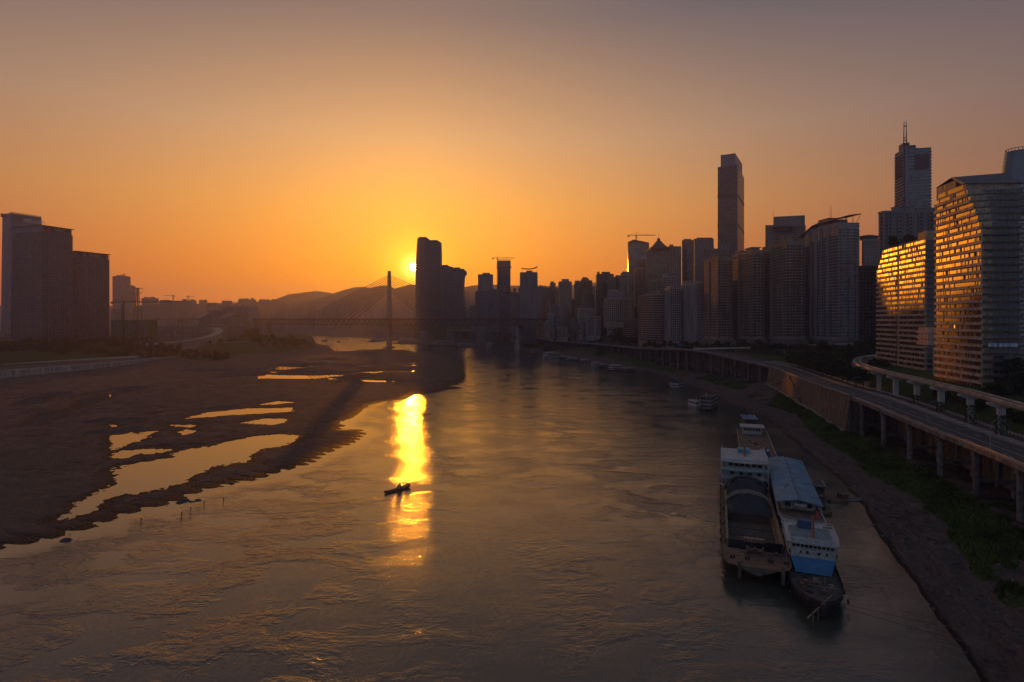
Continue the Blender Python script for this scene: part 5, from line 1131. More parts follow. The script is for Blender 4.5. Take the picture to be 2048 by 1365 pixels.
# -- the two big sunlit blocks
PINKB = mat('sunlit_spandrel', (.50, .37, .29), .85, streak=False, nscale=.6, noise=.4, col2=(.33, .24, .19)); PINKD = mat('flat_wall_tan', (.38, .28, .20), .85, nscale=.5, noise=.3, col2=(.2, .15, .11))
GOLD = mat('balcony_glazing', (.040, .031, .021), .26, metal=.9, noise=.3, nscale=.8)
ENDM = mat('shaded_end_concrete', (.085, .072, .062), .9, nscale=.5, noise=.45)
def bigblock(label, xc, xl, xr, D, r, zb, fh, nreg, stepf, gaps=(), frontcurve=False, extra=None):
    r = R(r); Cx, W, A = solve(xc, xl, xr, D, r); t = thing('apartment_block', label, 'apartment block', (Cx, D, zb), r)
    i = 0; core = MB(); rows = []
    for i in range(nreg+len(stepf)):
        y0, y1, x1 = (0, A, W) if i < nreg else (stepf[i-nreg][0]*A, stepf[i-nreg][1]*A, stepf[i-nreg][2]*W)
        z = i*fh; zlo = z-(0.02 if i else 10); cuts = [y0+.6]
        for g0, g1 in gaps: cuts += [g0*A, g1*A]
        cuts.append(y1)
        for q in range(0, len(cuts), 2): core.box(0, cuts[q], zlo, x1-.3, cuts[q+1], z+fh)
        for g0, g1 in gaps: core.box(5, g0*A-.5, zlo, x1-.4, g1*A+.5, z+fh)
        segs = []; a = y0
        for g0, g1 in gaps:
            if g0*A > a: segs.append((a, g0*A)); a = g1*A
        segs.append((a, y1)); band = MB(); gl_ = Strip()
        for s0, s1 in segs:
            s1 = min(s1, y1)
            if s1 <= s0: continue
            tall = (i % 9 == 6)
            j0, j1 = random.uniform(-.12, .12), random.uniform(-.1, .1)
            band.box(-1.15+j0, s0-.3, z-.15, .01, s1+.1, z+fh*(.36 if not tall else .28)); y = s0+.15
            while y < s1-.4:
                w = random.choice((.75, .75, .95, 1.2)); e = min(y+w, s1-.1); p = -.12 if random.random() > .2 else -.35
                if random.random() > .06: gl_.quad((p, y, z+fh*.40), (p, e, z+fh*.40), (p, e, z+fh*.93), (p, y, z+fh*.93))
                y += w+.12
                if random.random() < .055: mu = MB(); mu.box(-.4, y-.1, z+fh*.38, 0.02, y+.15+random.random()*.8, z+fh*.97); mu.build('infill_panel', PINKD, t); y += .5
            if random.random() < .55:      # air conditioners and bits on the ledge
                for _ in range(random.randint(0, 3)): yy = random.uniform(s0+1, s1-1.5); mu = MB(); mu.box(-1.45, yy, z+fh*.10, -1.1+j0, yy+.9, z+fh*.32); mu.build('air_conditioner', PINKB, t)
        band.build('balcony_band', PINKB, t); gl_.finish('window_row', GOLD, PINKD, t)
        # end face towards the camera
        if x1 > 2:
            nseg = 8; curve = [(x1*q/nseg, y0-(1.1+(1.4*math.sin(math.pi*max(0, (q/nseg-.3)/.7)) if frontcurve else 0))) for q in range(nseg+1)]
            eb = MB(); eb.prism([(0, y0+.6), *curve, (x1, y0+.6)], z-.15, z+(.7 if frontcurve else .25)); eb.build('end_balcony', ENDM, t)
            fr = MB(); gp = MB(); q0 = x1*.30 if frontcurve else .5; yy = y0+.5
            gp.quad((q0, yy, z+1.0), (x1-.6, yy, z+1.0), (x1-.6, yy, z+fh-.35), (q0, yy, z+fh-.35)); gp.build('end_window', GLASSD, t)
            if frontcurve:
                for q in range(6): xx = q0+(x1-.6-q0)*q/5; fr.box(xx-.09, yy-.18, z+.95, xx+.09, yy-.01, z+fh-.3)
                for zz in (.95, 1.5, fh-.45): fr.box(q0, yy-.14, z+zz, x1-.6, yy-.02, z+zz+.1)
                fr.build('window_frame', mat('dull_trim', (.26, .25, .25), .6), t)
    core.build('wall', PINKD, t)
    cn = MB(); cn.box(-.35, -.05, -9, .9, .62, nreg*fh+1.0); cn.build('corner_pier', PINKD, t)
    return t, W, A, nreg*fh
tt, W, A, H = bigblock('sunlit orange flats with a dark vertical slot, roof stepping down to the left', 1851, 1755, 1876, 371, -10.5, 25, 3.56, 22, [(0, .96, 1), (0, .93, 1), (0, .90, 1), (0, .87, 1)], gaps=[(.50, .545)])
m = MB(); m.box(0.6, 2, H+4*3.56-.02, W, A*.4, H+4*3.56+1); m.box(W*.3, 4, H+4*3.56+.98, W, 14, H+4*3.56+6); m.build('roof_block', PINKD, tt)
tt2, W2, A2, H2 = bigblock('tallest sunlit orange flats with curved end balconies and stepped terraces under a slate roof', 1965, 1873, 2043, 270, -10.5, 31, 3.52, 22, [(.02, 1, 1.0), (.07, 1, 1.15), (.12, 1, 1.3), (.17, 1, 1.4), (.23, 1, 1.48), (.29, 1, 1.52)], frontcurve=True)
zt = H2+6*3.52
m = MB(); m.box(0, A2*.34, zt-.02, W2*1.4, A2, zt+3.2); m.box(0, A2*.55, zt+3.18, W2*.5, A2, zt+7.0); m.build('top_storeys', PINKD, tt2)
m = MB(); m.quad((-.06, A2*.72, zt+.9), (-.06, A2*.38, zt+.9), (-.06, A2*.38, zt+2.9), (-.06, A2*.72, zt+2.9)); m.quad((-.06, A2*.95, zt+.9), (-.06, A2*.78, zt+.9), (-.06, A2*.78, zt+2.9), (-.06, A2*.95, zt+2.9)); m.build('window_row', GOLD, tt2)
m = MB(); m.quad((-.08, A2*.93, zt+4.5), (-.08, A2*.86, zt+4.5), (-.08, A2*.86, zt+6.5), (-.08, A2*.93, zt+6.5)); m.quad((-.08, A2*.82, zt+4.5), (-.08, A2*.76, zt+4.5), (-.08, A2*.76, zt+6.5), (-.08, A2*.82, zt+6.5)); m.build('dark_opening', DARKM, tt2)
SLATE = mat('slate_roof', (.10, .10, .12), .7, noise=.5, nscale=.8, col2=(.16, .13, .12))
m = MB(); e, q = A2*.31, A2*.98
m.loft([[(-.8, e, zt+3.2), (W2*1.55, e-1, zt+2.2), (W2*1.55, e+3, zt+2.2), (-.8, e+3, zt+3.2)], [(-.5, A2*.60, zt+9.0), (W2*1.35, A2*.55, zt+9.6), (W2*1.35, A2*.59, zt+9.6), (-.5, A2*.64, zt+9.0)], [(-.5, q, zt+7.0), (W2*1.35, q, zt+7.2), (W2*1.35, q+.3, zt+7), (-.5, q+.3, zt+7)]]); m.build('slate_roof', SLATE, tt2)
t = thing('banner', 'pale banner with dark blue characters hung on the curved balconies', 'banner', tt2.matrix_world.to_translation(), R(-10.5)); bpy.context.view_layer.update(); t.location = (tt2.location.x, tt2.location.y, 31)
zc_ = CAMZ+(640-694)*268/F-31; m = MB(); m.box(.8, -2.9, zc_, W2*.80, -2.8, zc_+1.7); m.build('cloth', mat('banner_cloth', (.45, .52, .58), .8), t)
sign(t, '佳爱分店', 1.75, (1.6, -2.93, zc_+.2), (R(90), 0, 0), SIGNB, depth=.02, sp=1.65)
t = thing('link_block', 'low balconied link between the two orange blocks, standing on a round column', 'building', (0, 0, 0)); q = VX(1862, 690, 345); m = MB()
for k in range(3): m.box(q.x-3.2, q.y-2, q.z+k*3.5, q.x+3.6, q.y+8, q.z+k*3.5+1.2); m.box(q.x-2.6, q.y-1.2, q.z+k*3.5+1.18, q.x+3.0, q.y+7, q.z+k*3.5+3.52)
m.build('balconies', PINKB, t); m = MB(); m.tube((q.x+1.5, q.y-1, 24), (q.x+1.5, q.y-1, q.z), .9, 10); m.build('column', CONC, t)

LITW = mat('lit_window', (.5, .3, .1), .5, emit=(1.0, .42, .10), estr=1.1)
for y_, z_ in ((22.0, 8*3.52), ):
    m = MB(); m.quad((-.2, y_+.9, z_+1.5), (-.2, y_, z_+1.5), (-.2, y_, z_+3.2), (-.2, y_+.9, z_+3.2)); m.build('lit_window', LITW, tt2)
# -- hillside houses above the quay road
random.seed(21)
HW = [W_WHITE, W_BEIGE, W_BROWN, W_GREY]; HN = ['white', 'beige', 'brown', 'grey']
OR_ = ['first', 'second', 'third', 'fourth', 'fifth', 'sixth', 'seventh', 'eighth', 'ninth', 'tenth', 'eleventh', 'twelfth', 'thirteenth', 'fourteenth']
for row_, (y0, x0, x1) in enumerate(((664, 1100, 1200), (655, 1088, 1206), (646, 1096, 1200))):
    x = x0; i_ = 0
    while x < x1:
        w = random.uniform(7, 13); D = 1080+row_*50+random.uniform(-15, 15); top_ = y0-random.uniform(6, 20); c = random.randrange(4); zb_ = CAMZ-(y0+12-640)*D/F
        T('hillside_house', f'small {HN[c]} house, {OR_[i_]} from the left in the {("lowest", "middle", "top")[row_]} hillside row', 'house', x+1, x, x+w, D, 0, top_, zb_, 'grid', 3.2, HW[c], lod=0, cw=3, roof=random.choice(([], [(.2, .5, .2, .5, 2.5)], [(.5, .95, .2, .8, 3)])), group='hillside houses')
        x += w+random.uniform(.5, 5); i_ += 1
# ------------------------------------------------------------------ boats
HULLG = mat('hull_grey_green', (.10, .105, .085), .7, nscale=.6, noise=.5, col2=(.14, .09, .06)); HULLR = mat('hull_red', (.16, .05, .035), .8, nscale=.8, noise=.5)
HULLK = mat('hull_black', (.03, .03, .034), .7, nscale=.7, noise=.5, col2=(.07, .045, .035)); RUST = mat('rusty_deck', (.17, .10, .07), .85, nscale=.7, noise=.5, col2=(.09, .06, .045))
TAN = mat('rusty_tan_plate', (.30, .22, .14), .8, nscale=.8, noise=.4, col2=(.17, .11, .07)); HOLD = mat('hold_floor', (.075, .06, .05), .85, nscale=.5, noise=.5)
SHIPW = mat('ship_white', (.42, .44, .46), .5, nscale=.8, noise=.2, col2=(.30, .27, .24)); SHIPB = mat('ship_blue', (.06, .22, .46), .5, nscale=.6, noise=.25, spec=.4); SHIPT = mat('ship_teal_trim', (.12, .30, .38), .6, nscale=.6, noise=.25)
BLUER = mat('blue_sheet_roof', (.085, .22, .33), .55, nscale=.25, noise=.3, col2=(.10, .19, .26)); TARP = mat('black_tarpaulin', (.022, .023, .026), .6, nscale=1, noise=.5); ORNG = mat('orange_mast', (.32, .13, .05), .7)
ROPE = mat('rope', (.12, .10, .08), .9)
def hull(t, st, mh, ml=None, name='hull', deck=None, zsplit=None):
    """st: (y, half width at the water, half width at the deck, deck z, foot z)"""
    m = MB(); n = len(st)
    def side(sx, a, b_):
        m.quad(*[(sx*a[1], a[0], a[4]), (sx*b_[1], b_[0], b_[4]), (sx*b_[2], b_[0], b_[3]), (sx*a[2], a[0], a[3])][::(1 if sx > 0 else -1)])
    for a, b_ in zip(st, st[1:]): side(1, a, b_); side(-1, a, b_); m.quad((-a[1], a[0], a[4]), (-b_[1], b_[0], b_[4]), (b_[1], b_[0], b_[4]), (a[1], a[0], a[4]))
    for a in (st[0], st[-1]): m.quad((-a[1], a[0], a[4]), (a[1], a[0], a[4]), (a[2], a[0], a[3]), (-a[2], a[0], a[3]))
    m.build(name, mh, t)
    if deck:
        m = MB(); ring = [(-a[2], a[0]) for a in st]+[(a[2], a[0]) for a in st[::-1]]
        for a, b_ in zip(st, st[1:]): m.quad((-a[2]+.02, a[0], a[3]-.15), (a[2]-.02, a[0], a[3]-.15), (b_[2]-.02, b_[0], b_[3]-.15), (-b_[2]+.02, b_[0], b_[3]-.15))
        m.build('deck', deck, t)
def rails(t, path, h=1.0, r=.04, mt=None, posts=2.0, name='railing'):
    m = MB(); path = [Vector(p) for p in path]
    for a, b_ in zip(path, path[1:]):
        for z in (h, h*.55): m.tube(a+Vector((0, 0, z)), b_+Vector((0, 0, z)), r, 4)
        n = max(1, int((b_-a).length/posts))
        for k in range(n+1): q = a.lerp(b_, k/n); m.tube(q, q+Vector((0, 0, h)), r, 4)
    return m.build(name, mt or TRIM, t)
def win_box(t, x0, x1, y, z0, z1, mt=GLASSD): m = MB(); m.box(x0, y-.05, z0, x1, y+.05, z1); m.build('window', mt, t)

# long empty hold barge with the three-storey deckhouse
RB = R(-20); t = thing('cargo_barge', 'long open-hold river barge with three-storey white deckhouse and folded tarpaulin hoops', 'barge', (61.0, 141.5, 0), RB)
st = [(-2.6, .3, 5.2, 4.3, 2.4), (-1.2, .4, 7.0, 4.1, 1.6), (2, 1.2, 8.0, 3.8, .4), (6, 3.6, 8.3, 3.5, -.4), (12, 6.8, 8.35, 3.2, -.5), (20, 8.1, 8.35, 3.0, -.5), (94, 8.1, 8.35, 3.0, -.5), (101, 6.4, 7.8, 3.3, -.4)]
hull(t, st, HULLG)
m = MB()
lo = [(-2.2, .12, .3, 2.7, 2.3), (2, 1.28, 3.0, 1.4, .1), (6, 3.72, 5.5, 1.1, -.6), (12, 6.9, 7.5, .9, -.7), (20, 8.15, 8.25, .6, -.7), (96, 8.15, 8.25, .6, -.7)]
hull(t, lo, HULLR, name='boot_plating')
m = MB()
for a, b_ in zip(st, st[1:]):
    if a[0] < 12: m.quad((-a[2], a[0], a[3]-.1), (a[2], a[0], a[3]-.1), (b_[2], b_[0], b_[3]-.1), (-b_[2], b_[0], b_[3]-.1))
m.box(-8.3, 12.01, 2.6, -6.6, 94, 2.9); m.box(6.6, 12.01, 2.6, 8.3, 94, 2.9); m.box(-6.6, 70, 2.6, 6.6, 100, 2.9)
m.build('deck', RUST, t)
m = MB(); m.box(-6.6, 13, .4, 6.6, 70, .8); m.build('hold_floor', HOLD, t)
m = MB(); m.box(-6.75, 14.5, .7, -6.5, 70, 4.6); m.box(-7.1, 14.5, 4.4, -6.5, 70, 4.62)
m.loft([[(6.4, 14.0, .8), (7.25, 14.0, 4.9), (7.45, 14.0, 4.9), (6.75, 14.0, .8)], [(6.4, 70, .8), (7.1, 70, 4.7), (7.3, 70, 4.7), (6.75, 70, .8)]])
for y in np.arange(16, 70, 3.2): m.box(-7.6, y, 2.9, -7.1, y+.25, 4.2); m.box(7.46, y, 2.9, 7.95, y+.25, 4.2)
m.build('coaming', TAN, t)
m = MB(); m.loft([[(x, y, .8), (x, y+.3, .8), (x, y+.3, z), (x, y, z)] for x, y, z in ((-6.5, 14.5, 4.5), (0, 12.2, 5.4), (7.2, 14.2, 4.8))]); m.build('hold_bulkhead', TARP, t)
m = MB()
for y in np.arange(22, 50, 6.5): m.box(-6.4, y, .78, 6.4, y+.2, .95)
m.build('floor_joints', HULLK, t)
wn_ = thing('anchor_winch', 'rusty anchor winch on the foredeck of the open-hold barge', 'winch', t.matrix_world @ Vector((0, 0, 0)), RB); wn_.location = Vector((61.0, 141.5, 0))+Matrix.Rotation(RB, 3, 'Z') @ Vector((0, 8.5, 3.3))
m = MB(); m.box(-2.1, -1, 0, 2.1, 1.2, .35); m.tube((-1.7, 0, 1.1), (1.7, 0, 1.1), .55, 10); m.box(-2.1, -.7, .3, -1.7, .8, 1.9); m.box(1.7, -.7, .3, 2.1, .8, 1.9); m.box(-.2, -.7, .3, .2, .8, 1.8); m.build('drum', RUST, wn_)
m = MB(); m.box(-2.6, 3.4, 1.9, 2.6, 5.4, 2.6); m.build('cover', TAN, wn_); m = MB()
for x in (-2.2, 2.2): m.tube((x, 3.2, 0), (x, 3.2, 3.0), .1, 5)
m.tube((0, 4, 2.6), (0, 4, 4.8), .07, 4); m.tube((-2.2, 3.2, 3), (2.2, 3.2, 2.7), .06, 4); m.build('frame', DARKM, wn_)
for x in (-4.2, 5.6):
    m = MB(); m.box(x-.4, -2.9, 1.2, x+.4, -2.1, 5.2); m.box(x-.55, -3.0, 5.2, x+.55, -2.0, 5.5); m.build('fender_post', HULLG, t)
for x in (-6, -2.5, 3, 6.6):
    m = MB(); m.tube((x, 3.5, 3.5), (x, 3.5, 4.4), .25, 8); m.tube((x+.7, 3.5, 3.5), (x+.7, 3.5, 4.4), .25, 8); m.tube((x-.3, 3.5, 4.25), (x+1, 3.5, 4.25), .12, 6); m.build('bollard', HULLK, t)
def hoop(y0, lab, mt, drape):
    h = thing('tarpaulin_hoop', lab, 'tarpaulin', Vector((61.0, 141.5, 0))+Matrix.Rotation(RB, 3, 'Z') @ Vector((0, y0, 4.6)), RB); m = MB()
    for k in range(5):
        yy = k*.75; rr = 1+.04*math.sin(k*2.1); pr = None
        for a in range(17):
            th = math.pi*a/16; q = Vector((-6.9*math.cos(th), yy, 4.3*rr*math.sin(th)))
            if pr: m.tube(pr, q, .20+.08*(k % 2), 6)
            pr = q
    m.build('folded_ribs', mt, h)
    m = MB(); rings = []
    for k in range(7):
        yy = -.1-k*drape/6; sag = k*.42
        rings.append([(-6.6*math.cos(math.pi*a/12), yy+.25*math.sin(a*2.3+k), max(-2.6, 4.1*math.sin(math.pi*a/12)-sag*math.sin(math.pi*a/12)**.5*1.6-.2)) for a in range(13)])
    for a, b_ in zip(rings, rings[1:]):
        for i in range(12): m.quad(a[i], a[i+1], b_[i+1], b_[i])
    m.build('slumped_cover', TARP, h)
hoop(45.5, 'nearer folded hoop of tarpaulin with pale ribs, over the barge hold', mat('faded_canvas', (.20, .17, .14), .85, nscale=1.5, noise=.5), 5.5)
hoop(63, 'darker folded hoop of tarpaulin next to the barge deckhouse', TARP, 4)
y0 = 73
for lv in range(3):
    z = 3.0+lv*3.1; m = MB(); m.box(-6.8, y0+1.6, z, 6.8, 96, z+3.1); m.box(-8.2, y0+6, z, -6.8, 8+y0, z+3.1); m.build('deckhouse_wall', SHIPW, t)
    bn = MB(); pts = [(-8.3+16.6*q/10, y0-.9*math.sin(math.pi*q/10)) for q in range(11)]
    bn.prism(pts+[(8.3, y0+2), (-8.3, y0+2)], z-.35, z+.02); bn.build('balcony_floor', SHIPT, t)
    bn = MB(); bn.loft([[(x, y-.06, z+.02), (x, y+.1, z+.02), (x, y+.1, z+1.0), (x, y-.06, z+1.0)] for x, y in pts]); bn.build('balcony_panel', SHIPW, t)
    for x0 in ((-5.6, -3.6, -1.7, .2, 2.4, 4.4) if lv == 2 else (-5.0, -1.8, 1.2, 4.4)): win_box(t, x0, x0+(1.6 if lv == 2 else 1.2), y0+1.55, z+1.15, z+2.35)
    rails(t, [(-8.2, y0+.5, z+.02), (-8.2, 95, z+.02)]); rails(t, [(8.2, y0+.5, z+.02), (8.2, 95, z+.02)])
    m = MB(); 
    for x in (-8.1, 8.1):
        for y in (y0+.4, y0+8, y0+16, y0+22): m.tube((x, y, z), (x, y, z+2.8), .1, 5)
    m.build('deck_posts', TRIM, t)
m = MB(); m.prism([(x, y) for x, y in pts]+[(8.3, 96), (-8.3, 96)], 12.0, 12.35); m.box(-6.8, y0+2.2, 12.34, 6.8, 92, 12.6); m.build('roof_deck', SHIPW, t)
m = MB(); m.box(-7.8, y0+3, 12.36, 7.8, y0+3.12, 13.4); m.box(-7.9, y0+2.9, 12.3, -7.7, y0+3.3, 14.6); m.box(7.7, y0+2.9, 12.3, 7.9, y0+3.3, 14.6); m.build('roof_frame', TRIM, t); rails(t, [(-7.8, 95, 12.35), (-7.8, y0+1, 12.35), (7.8, y0+1, 12.35), (7.8, 95, 12.35)], 1.5, .05)
m = MB(); m.tube((.3, y0+9, 12.3), (.3, y0+9, 16.5), .35, 8); m.build('funnel', ORNG, t)
m = MB(); m.box(-2, y0+14, 12.59, 2.4, y0+18, 14.2); m.build('roof_cabin', SHIPT, t)

# blue-roofed landing pontoon
RP = R(-21.5); t = thing('landing_pontoon', 'two-deck landing pontoon under a long creased pale blue roof', 'pontoon', (89.2, 177, 0), RP)
m = MB(); m.prism([(-5.6, -4), (-4, -8), (5.8, -8), (6.2, -4), (6.2, 60), (-5.8, 60)], -.4, 1.5); m.build('hull', HULLK, t)
m = MB(); m.prism([(-6.0, -2), (-5, -6.5), (-2, -8.6), (6.4, -8.6), (6.6, 60), (-6.2, 60)], 4.5, 4.75); m.build('upper_deck', RUST, t)
m = MB(); ep = [(-6.05, -2), (-5.05, -6.55), (-2.05, -8.7), (6.45, -8.7)]
m.loft([[(x, y, 4.3), (x, y+.12, 4.3), (x, y+.12, 4.95), (x, y, 4.95)] for x, y in ep]); m.build('deck_edge', TRIM, t); rails(t, [(x, y, 4.75) for x, y in [(-6, 40)]+ep+[(6.5, 55)]], 1.0)
m = MB(); m.box(-5, .5, 1.5, 5.4, 58, 4.5); m.box(-4.6, 4, 4.74, 5, 58, 7.6); m.build('cabin_wall', SHIPW, t)
for x in (-4, -1.6, .8, 3.2): win_box(t, x, x+1.1, .45, 2.4, 3.8)
for x in (-3.6, -.4, 2.6): win_box(t, x, x+1.5, 3.95, 5.6, 6.9)
m = MB()
for x, y in [(-5, -5.8), (-2, -8.2), (2, -8.2), (6, -8.2), (6.2, -3)]: m.tube((x, y, 1.5), (x, y, 4.5), .1, 6)
for y in np.arange(0, 58, 5.0): m.tube((-5.9, y, 4.7), (-5.9, y, 8.1), .08, 5); m.tube((6.2, y, 4.7), (6.2, y, 8.1), .08, 5)
m.build('posts', TRIM, t)
m = MB(); xs = [-6.4, -3.2, 0, .25, 3.3, 6.7]; zs = [8.0, 8.75, 9.25, 9.05, 8.7, 7.9]; rings = []
for y in np.arange(-.5, 60.1, 3.0): rings.append([(x, y, z+random.uniform(-.05, .05)) for x, z in zip(xs, zs)])
for a, b_ in zip(rings, rings[1:]):
    for i in range(5): m.quad(a[i], a[i+1], b_[i+1], b_[i])
for i in range(5): a = rings[0]; m.quad((a[i][0], a[i][1], a[i][2]-.25), (a[i+1][0], a[i+1][1], a[i+1][2]-.25), a[i+1], a[i])
m.build('sheet_roof', BLUER, t)
m = MB(); m.tube((0.1, 0, 9.2), (.1, 59, 9.2), .12, 4); m.tube((-3.2, 12, 8.9), (-1.7, 18, 9.08), .07, 4)
for _ in range(14): a = random.uniform(-1, 1.5); m.tube((a, -.6, 8.9), (a+random.uniform(-.8, .8), -.9, 8.2+random.random()*1.2), .05, 4)
m.build('ridge_seam', HULLK, t)
m = MB(); m.box(-1.2, -1.0, 7.2, 2.2, -.9, 8.0); m.build('name_board', SHIPW, t)
fl = thing('flag', 'small red flag on the front deck of the blue-roofed pontoon', 'flag', Vector((89.2, 177, 0))+Matrix.Rotation(RP, 3, 'Z') @ Vector((4.0, -7.6, 4.75)), RP)
m = MB(); m.tube((0, 0, 0), (0, 0, 3.6), .04, 5); m.build('pole', STEEL, fl); m = MB(); m.box(0.04, -.03, 1.5, .7, .03, 3.5); m.build('cloth', SIGNR, fl)
for k, (dx, mm_) in enumerate(((-4.2, SHIPB), (-2.8, SHIPT))):
    b_ = thing('storage_drum', ('dark blue' if k == 0 else 'pale teal')+' drum on the lower front deck of the blue-roofed pontoon', 'drum', Vector((89.2, 177, 0))+Matrix.Rotation(RP, 3, 'Z') @ Vector((dx, -4.5, 1.5)), 0); m = MB(); m.tube((0, 0, 0), (0, 0, 1.3), .55, 12); m.build('drum', mm_, b_)

# white and blue tug in front
RT = R(-22); TL = Vector((67.0, 122.5, 0)); t = thing('tugboat', 'white pusher tug with a bright blue apron below its bridge and an orange mast', 'tugboat', TL, RT)
st = [(0, .1, .5, 3.6, .9), (2, .8, 2.6, 3.3, .2), (6, 2.8, 4.6, 2.9, -.4), (12, 4.9, 5.6, 2.6, -.5), (20, 5.4, 5.7, 2.4, -.5), (48, 5.2, 5.6, 2.4, -.5), (53, 3.6, 4.6, 2.7, -.4)]
hull(t, st, HULLK, deck=mat('cluttered_deck', (.06, .05, .045), .9, nscale=1.2, noise=.6, col2=(.13, .10, .08)))
m = MB(); 
for a, b_ in zip(st, st[1:]):
    for sx in (-1, 1): m.loft([[(sx*q[2], q[0], q[3]-.1), (sx*(q[2]-.12), q[0], q[3]-.1), (sx*(q[2]-.12), q[0], q[3]+.8), (sx*q[2], q[0], q[3]+.8)] for q in (a, b_)])
m.build('bulwark', HULLK, t)
m = MB(); m.loft([[(-5.3, 19.6, z), (-4.9, 18.9, z), (4.9, 18.9, z), (5.3, 19.6, z), (5.3, 30, z), (-5.3, 30, z)] for z in (6.3, 9.7)]); m.build('bridge_wall', SHIPW, t)
m = MB(); m.loft([[(-3.9, 18.4, 2.6), (3.9, 18.4, 2.6), (4.4, 30, 2.4), (-4.4, 30, 2.4)], [(-4.9, 18.88, 6.32), (4.9, 18.88, 6.32), (4.9, 30, 6.32), (-4.9, 30, 6.32)]]); m.build('blue_apron', SHIPB, t)
m = MB(); m.loft([[(-5.9, 19.2, z), (-5.0, 18.2, z), (5.0, 18.2, z), (5.9, 19.2, z), (5.9, 30.8, z), (-5.9, 30.8, z)] for z in (9.68, 10.1)]); m.build('roof_deck', SHIPW, t)
m = MB(); m.box(-4.7, 20, 10.09, 4.7, 30, 10.25); m.build('roof_paint', mat('worn_blue_roof', (.13, .24, .28), .7, nscale=.5, noise=.3, col2=(.22, .17, .15)), t)
m = MB(); m.box(-4.9, 19.2, 10.08, 4.9, 19.45, 10.9); m.build('roof_visor', SHIPW, t)
for k in range(10): x = -4.6+k*.94; win_box(t, x, x+.72, 18.84, 8.75, 9.45)
for x, w in ((-2.9, .35), (-1.5, .55), (1.0, .55), (2.8, .35)): win_box(t, x, x+w, 18.84, 7.2, 7.9)
for sx in (-1, 1): m = MB(); m.box(sx*5.0-.25, 18.95, 6.9, sx*5.0+.25, 19.9, 7.9); m.build('porthole_recess', HULLK, t)
for y in (21, 23.5, 26):
    for sx in (-1, 1): m = MB(); m.box(sx*5.3-.04, y, 7.3, sx*5.3+.04, y+1.1, 8.6); m.build('window', GLASSD, t)
rails(t, [(-5.7, 30.6, 10.1), (-5.7, 20, 10.1)], 1.3, .055); rails(t, [(5.7, 20, 10.1), (5.7, 30.6, 10.1), (-5.7, 30.6, 10.1)], 1.3, .055)
m = MB(); m.box(-4.6, 30.01, 2.35, 4.6, 46, 5.4); m.box(-5.1, 30.02, 5.4, 5.1, 47, 5.6); m.build('aft_house', SHIPW, t)
m = MB(); m.tube((-2, 38, 5.6), (-2, 38, 8), .5, 10); m.build('funnel', HULLK, t)
rails(t, [(-5.6, 20, 6.3), (-5.6, 45, 6.3)]); rails(t, [(-5.5, 20, 2.4), (-5.4, 47, 2.4)], 1.0)
m = MB(); m.tube((.4, 22.5, 10.2), (.4, 22.5, 15.6), .34, 10, .26); m.build('mast', ORNG, t)
m = MB(); m.tube((-1, 22.5, 14.2), (1.8, 22.5, 14.2), .06, 5); m.tube((.4, 22.5, 15.6), (.4, 22.5, 18.6), .05, 5); m.tube((-.1, 22.4, 13.4), (1.3, 22.4, 13.4), .05, 5); m.build('yard', DARKM, t)
m = MB(); m.box(-2.6, 28.2, 10.26, .6, 30.4, 12.3); m.build('roof_tank', mat('tank_blue', (.04, .09, .19), .6), t)
m = MB(); m.tube((1.2, 7.5, 2.8), (1.2, 7.5, 9), .07, 5); m.tube((-2, 7.6, 4.4), (4, 7.6, 4.4), .05, 5); m.build('jackstaff', STEEL, t)
for k in range(16):
    x, y = random.uniform(-3.2, 3.2), random.uniform(7, 17); s = random.uniform(.25, .7); m = MB(); m.box(x-s, y-s, 2.5, x+s, y+s*random.uniform(.6, 1.4), 2.6+random.uniform(.3, 1.0)); m.build('deck_gear', (RUST, HULLK, TAN)[k % 3], t)
m = MB(); m.tube((2.5, 6.5, 3.2), (-3.5, -4.8, 2.4), .16, 6); m.tube((-2.2, -2.5, 2.4), (-2.2, -2.5, .1), .1, 5); m.tube((-1.0, -.2, 2.6), (-1.0, -.2, .4), .1, 5); m.build('boom', TAN, t)

for y in (8, 13, 18, 23, 28, 33, 38, 43):
    for sx in (-1, 1):
        m = MB(); m.tube((sx*5.75, y, 1.7), (sx*6.05, y, 1.7), .55, 10); m.build('tyre_fender', HULLK, t)
bt = bpy.data.objects['cargo_barge']
for y in range(20, 92, 8):
    m = MB(); m.tube((-8.4, y, 1.9), (-8.75, y, 1.9), .6, 10); m.build('tyre_fender', HULLK, bt)
for k, (x, y, w, l, h) in enumerate(((-7.6, 30, .8, 1.6, .7), (-7.5, 44, .7, .9, .9), (7.6, 36, .7, 2.4, .5), (-7.5, 61, .8, 1.2, .6), (3.4, 5.5, 1.2, .8, .7), (-3.2, 6.5, .8, .8, .5), (5.2, 9.5, .9, 1.1, .8))):
    m = MB(); m.box(x-w/2, y, 2.89, x+w/2, y+l, 3.1+h); m.build('deck_gear', (RUST, HULLK, TAN)[k % 3], bt)
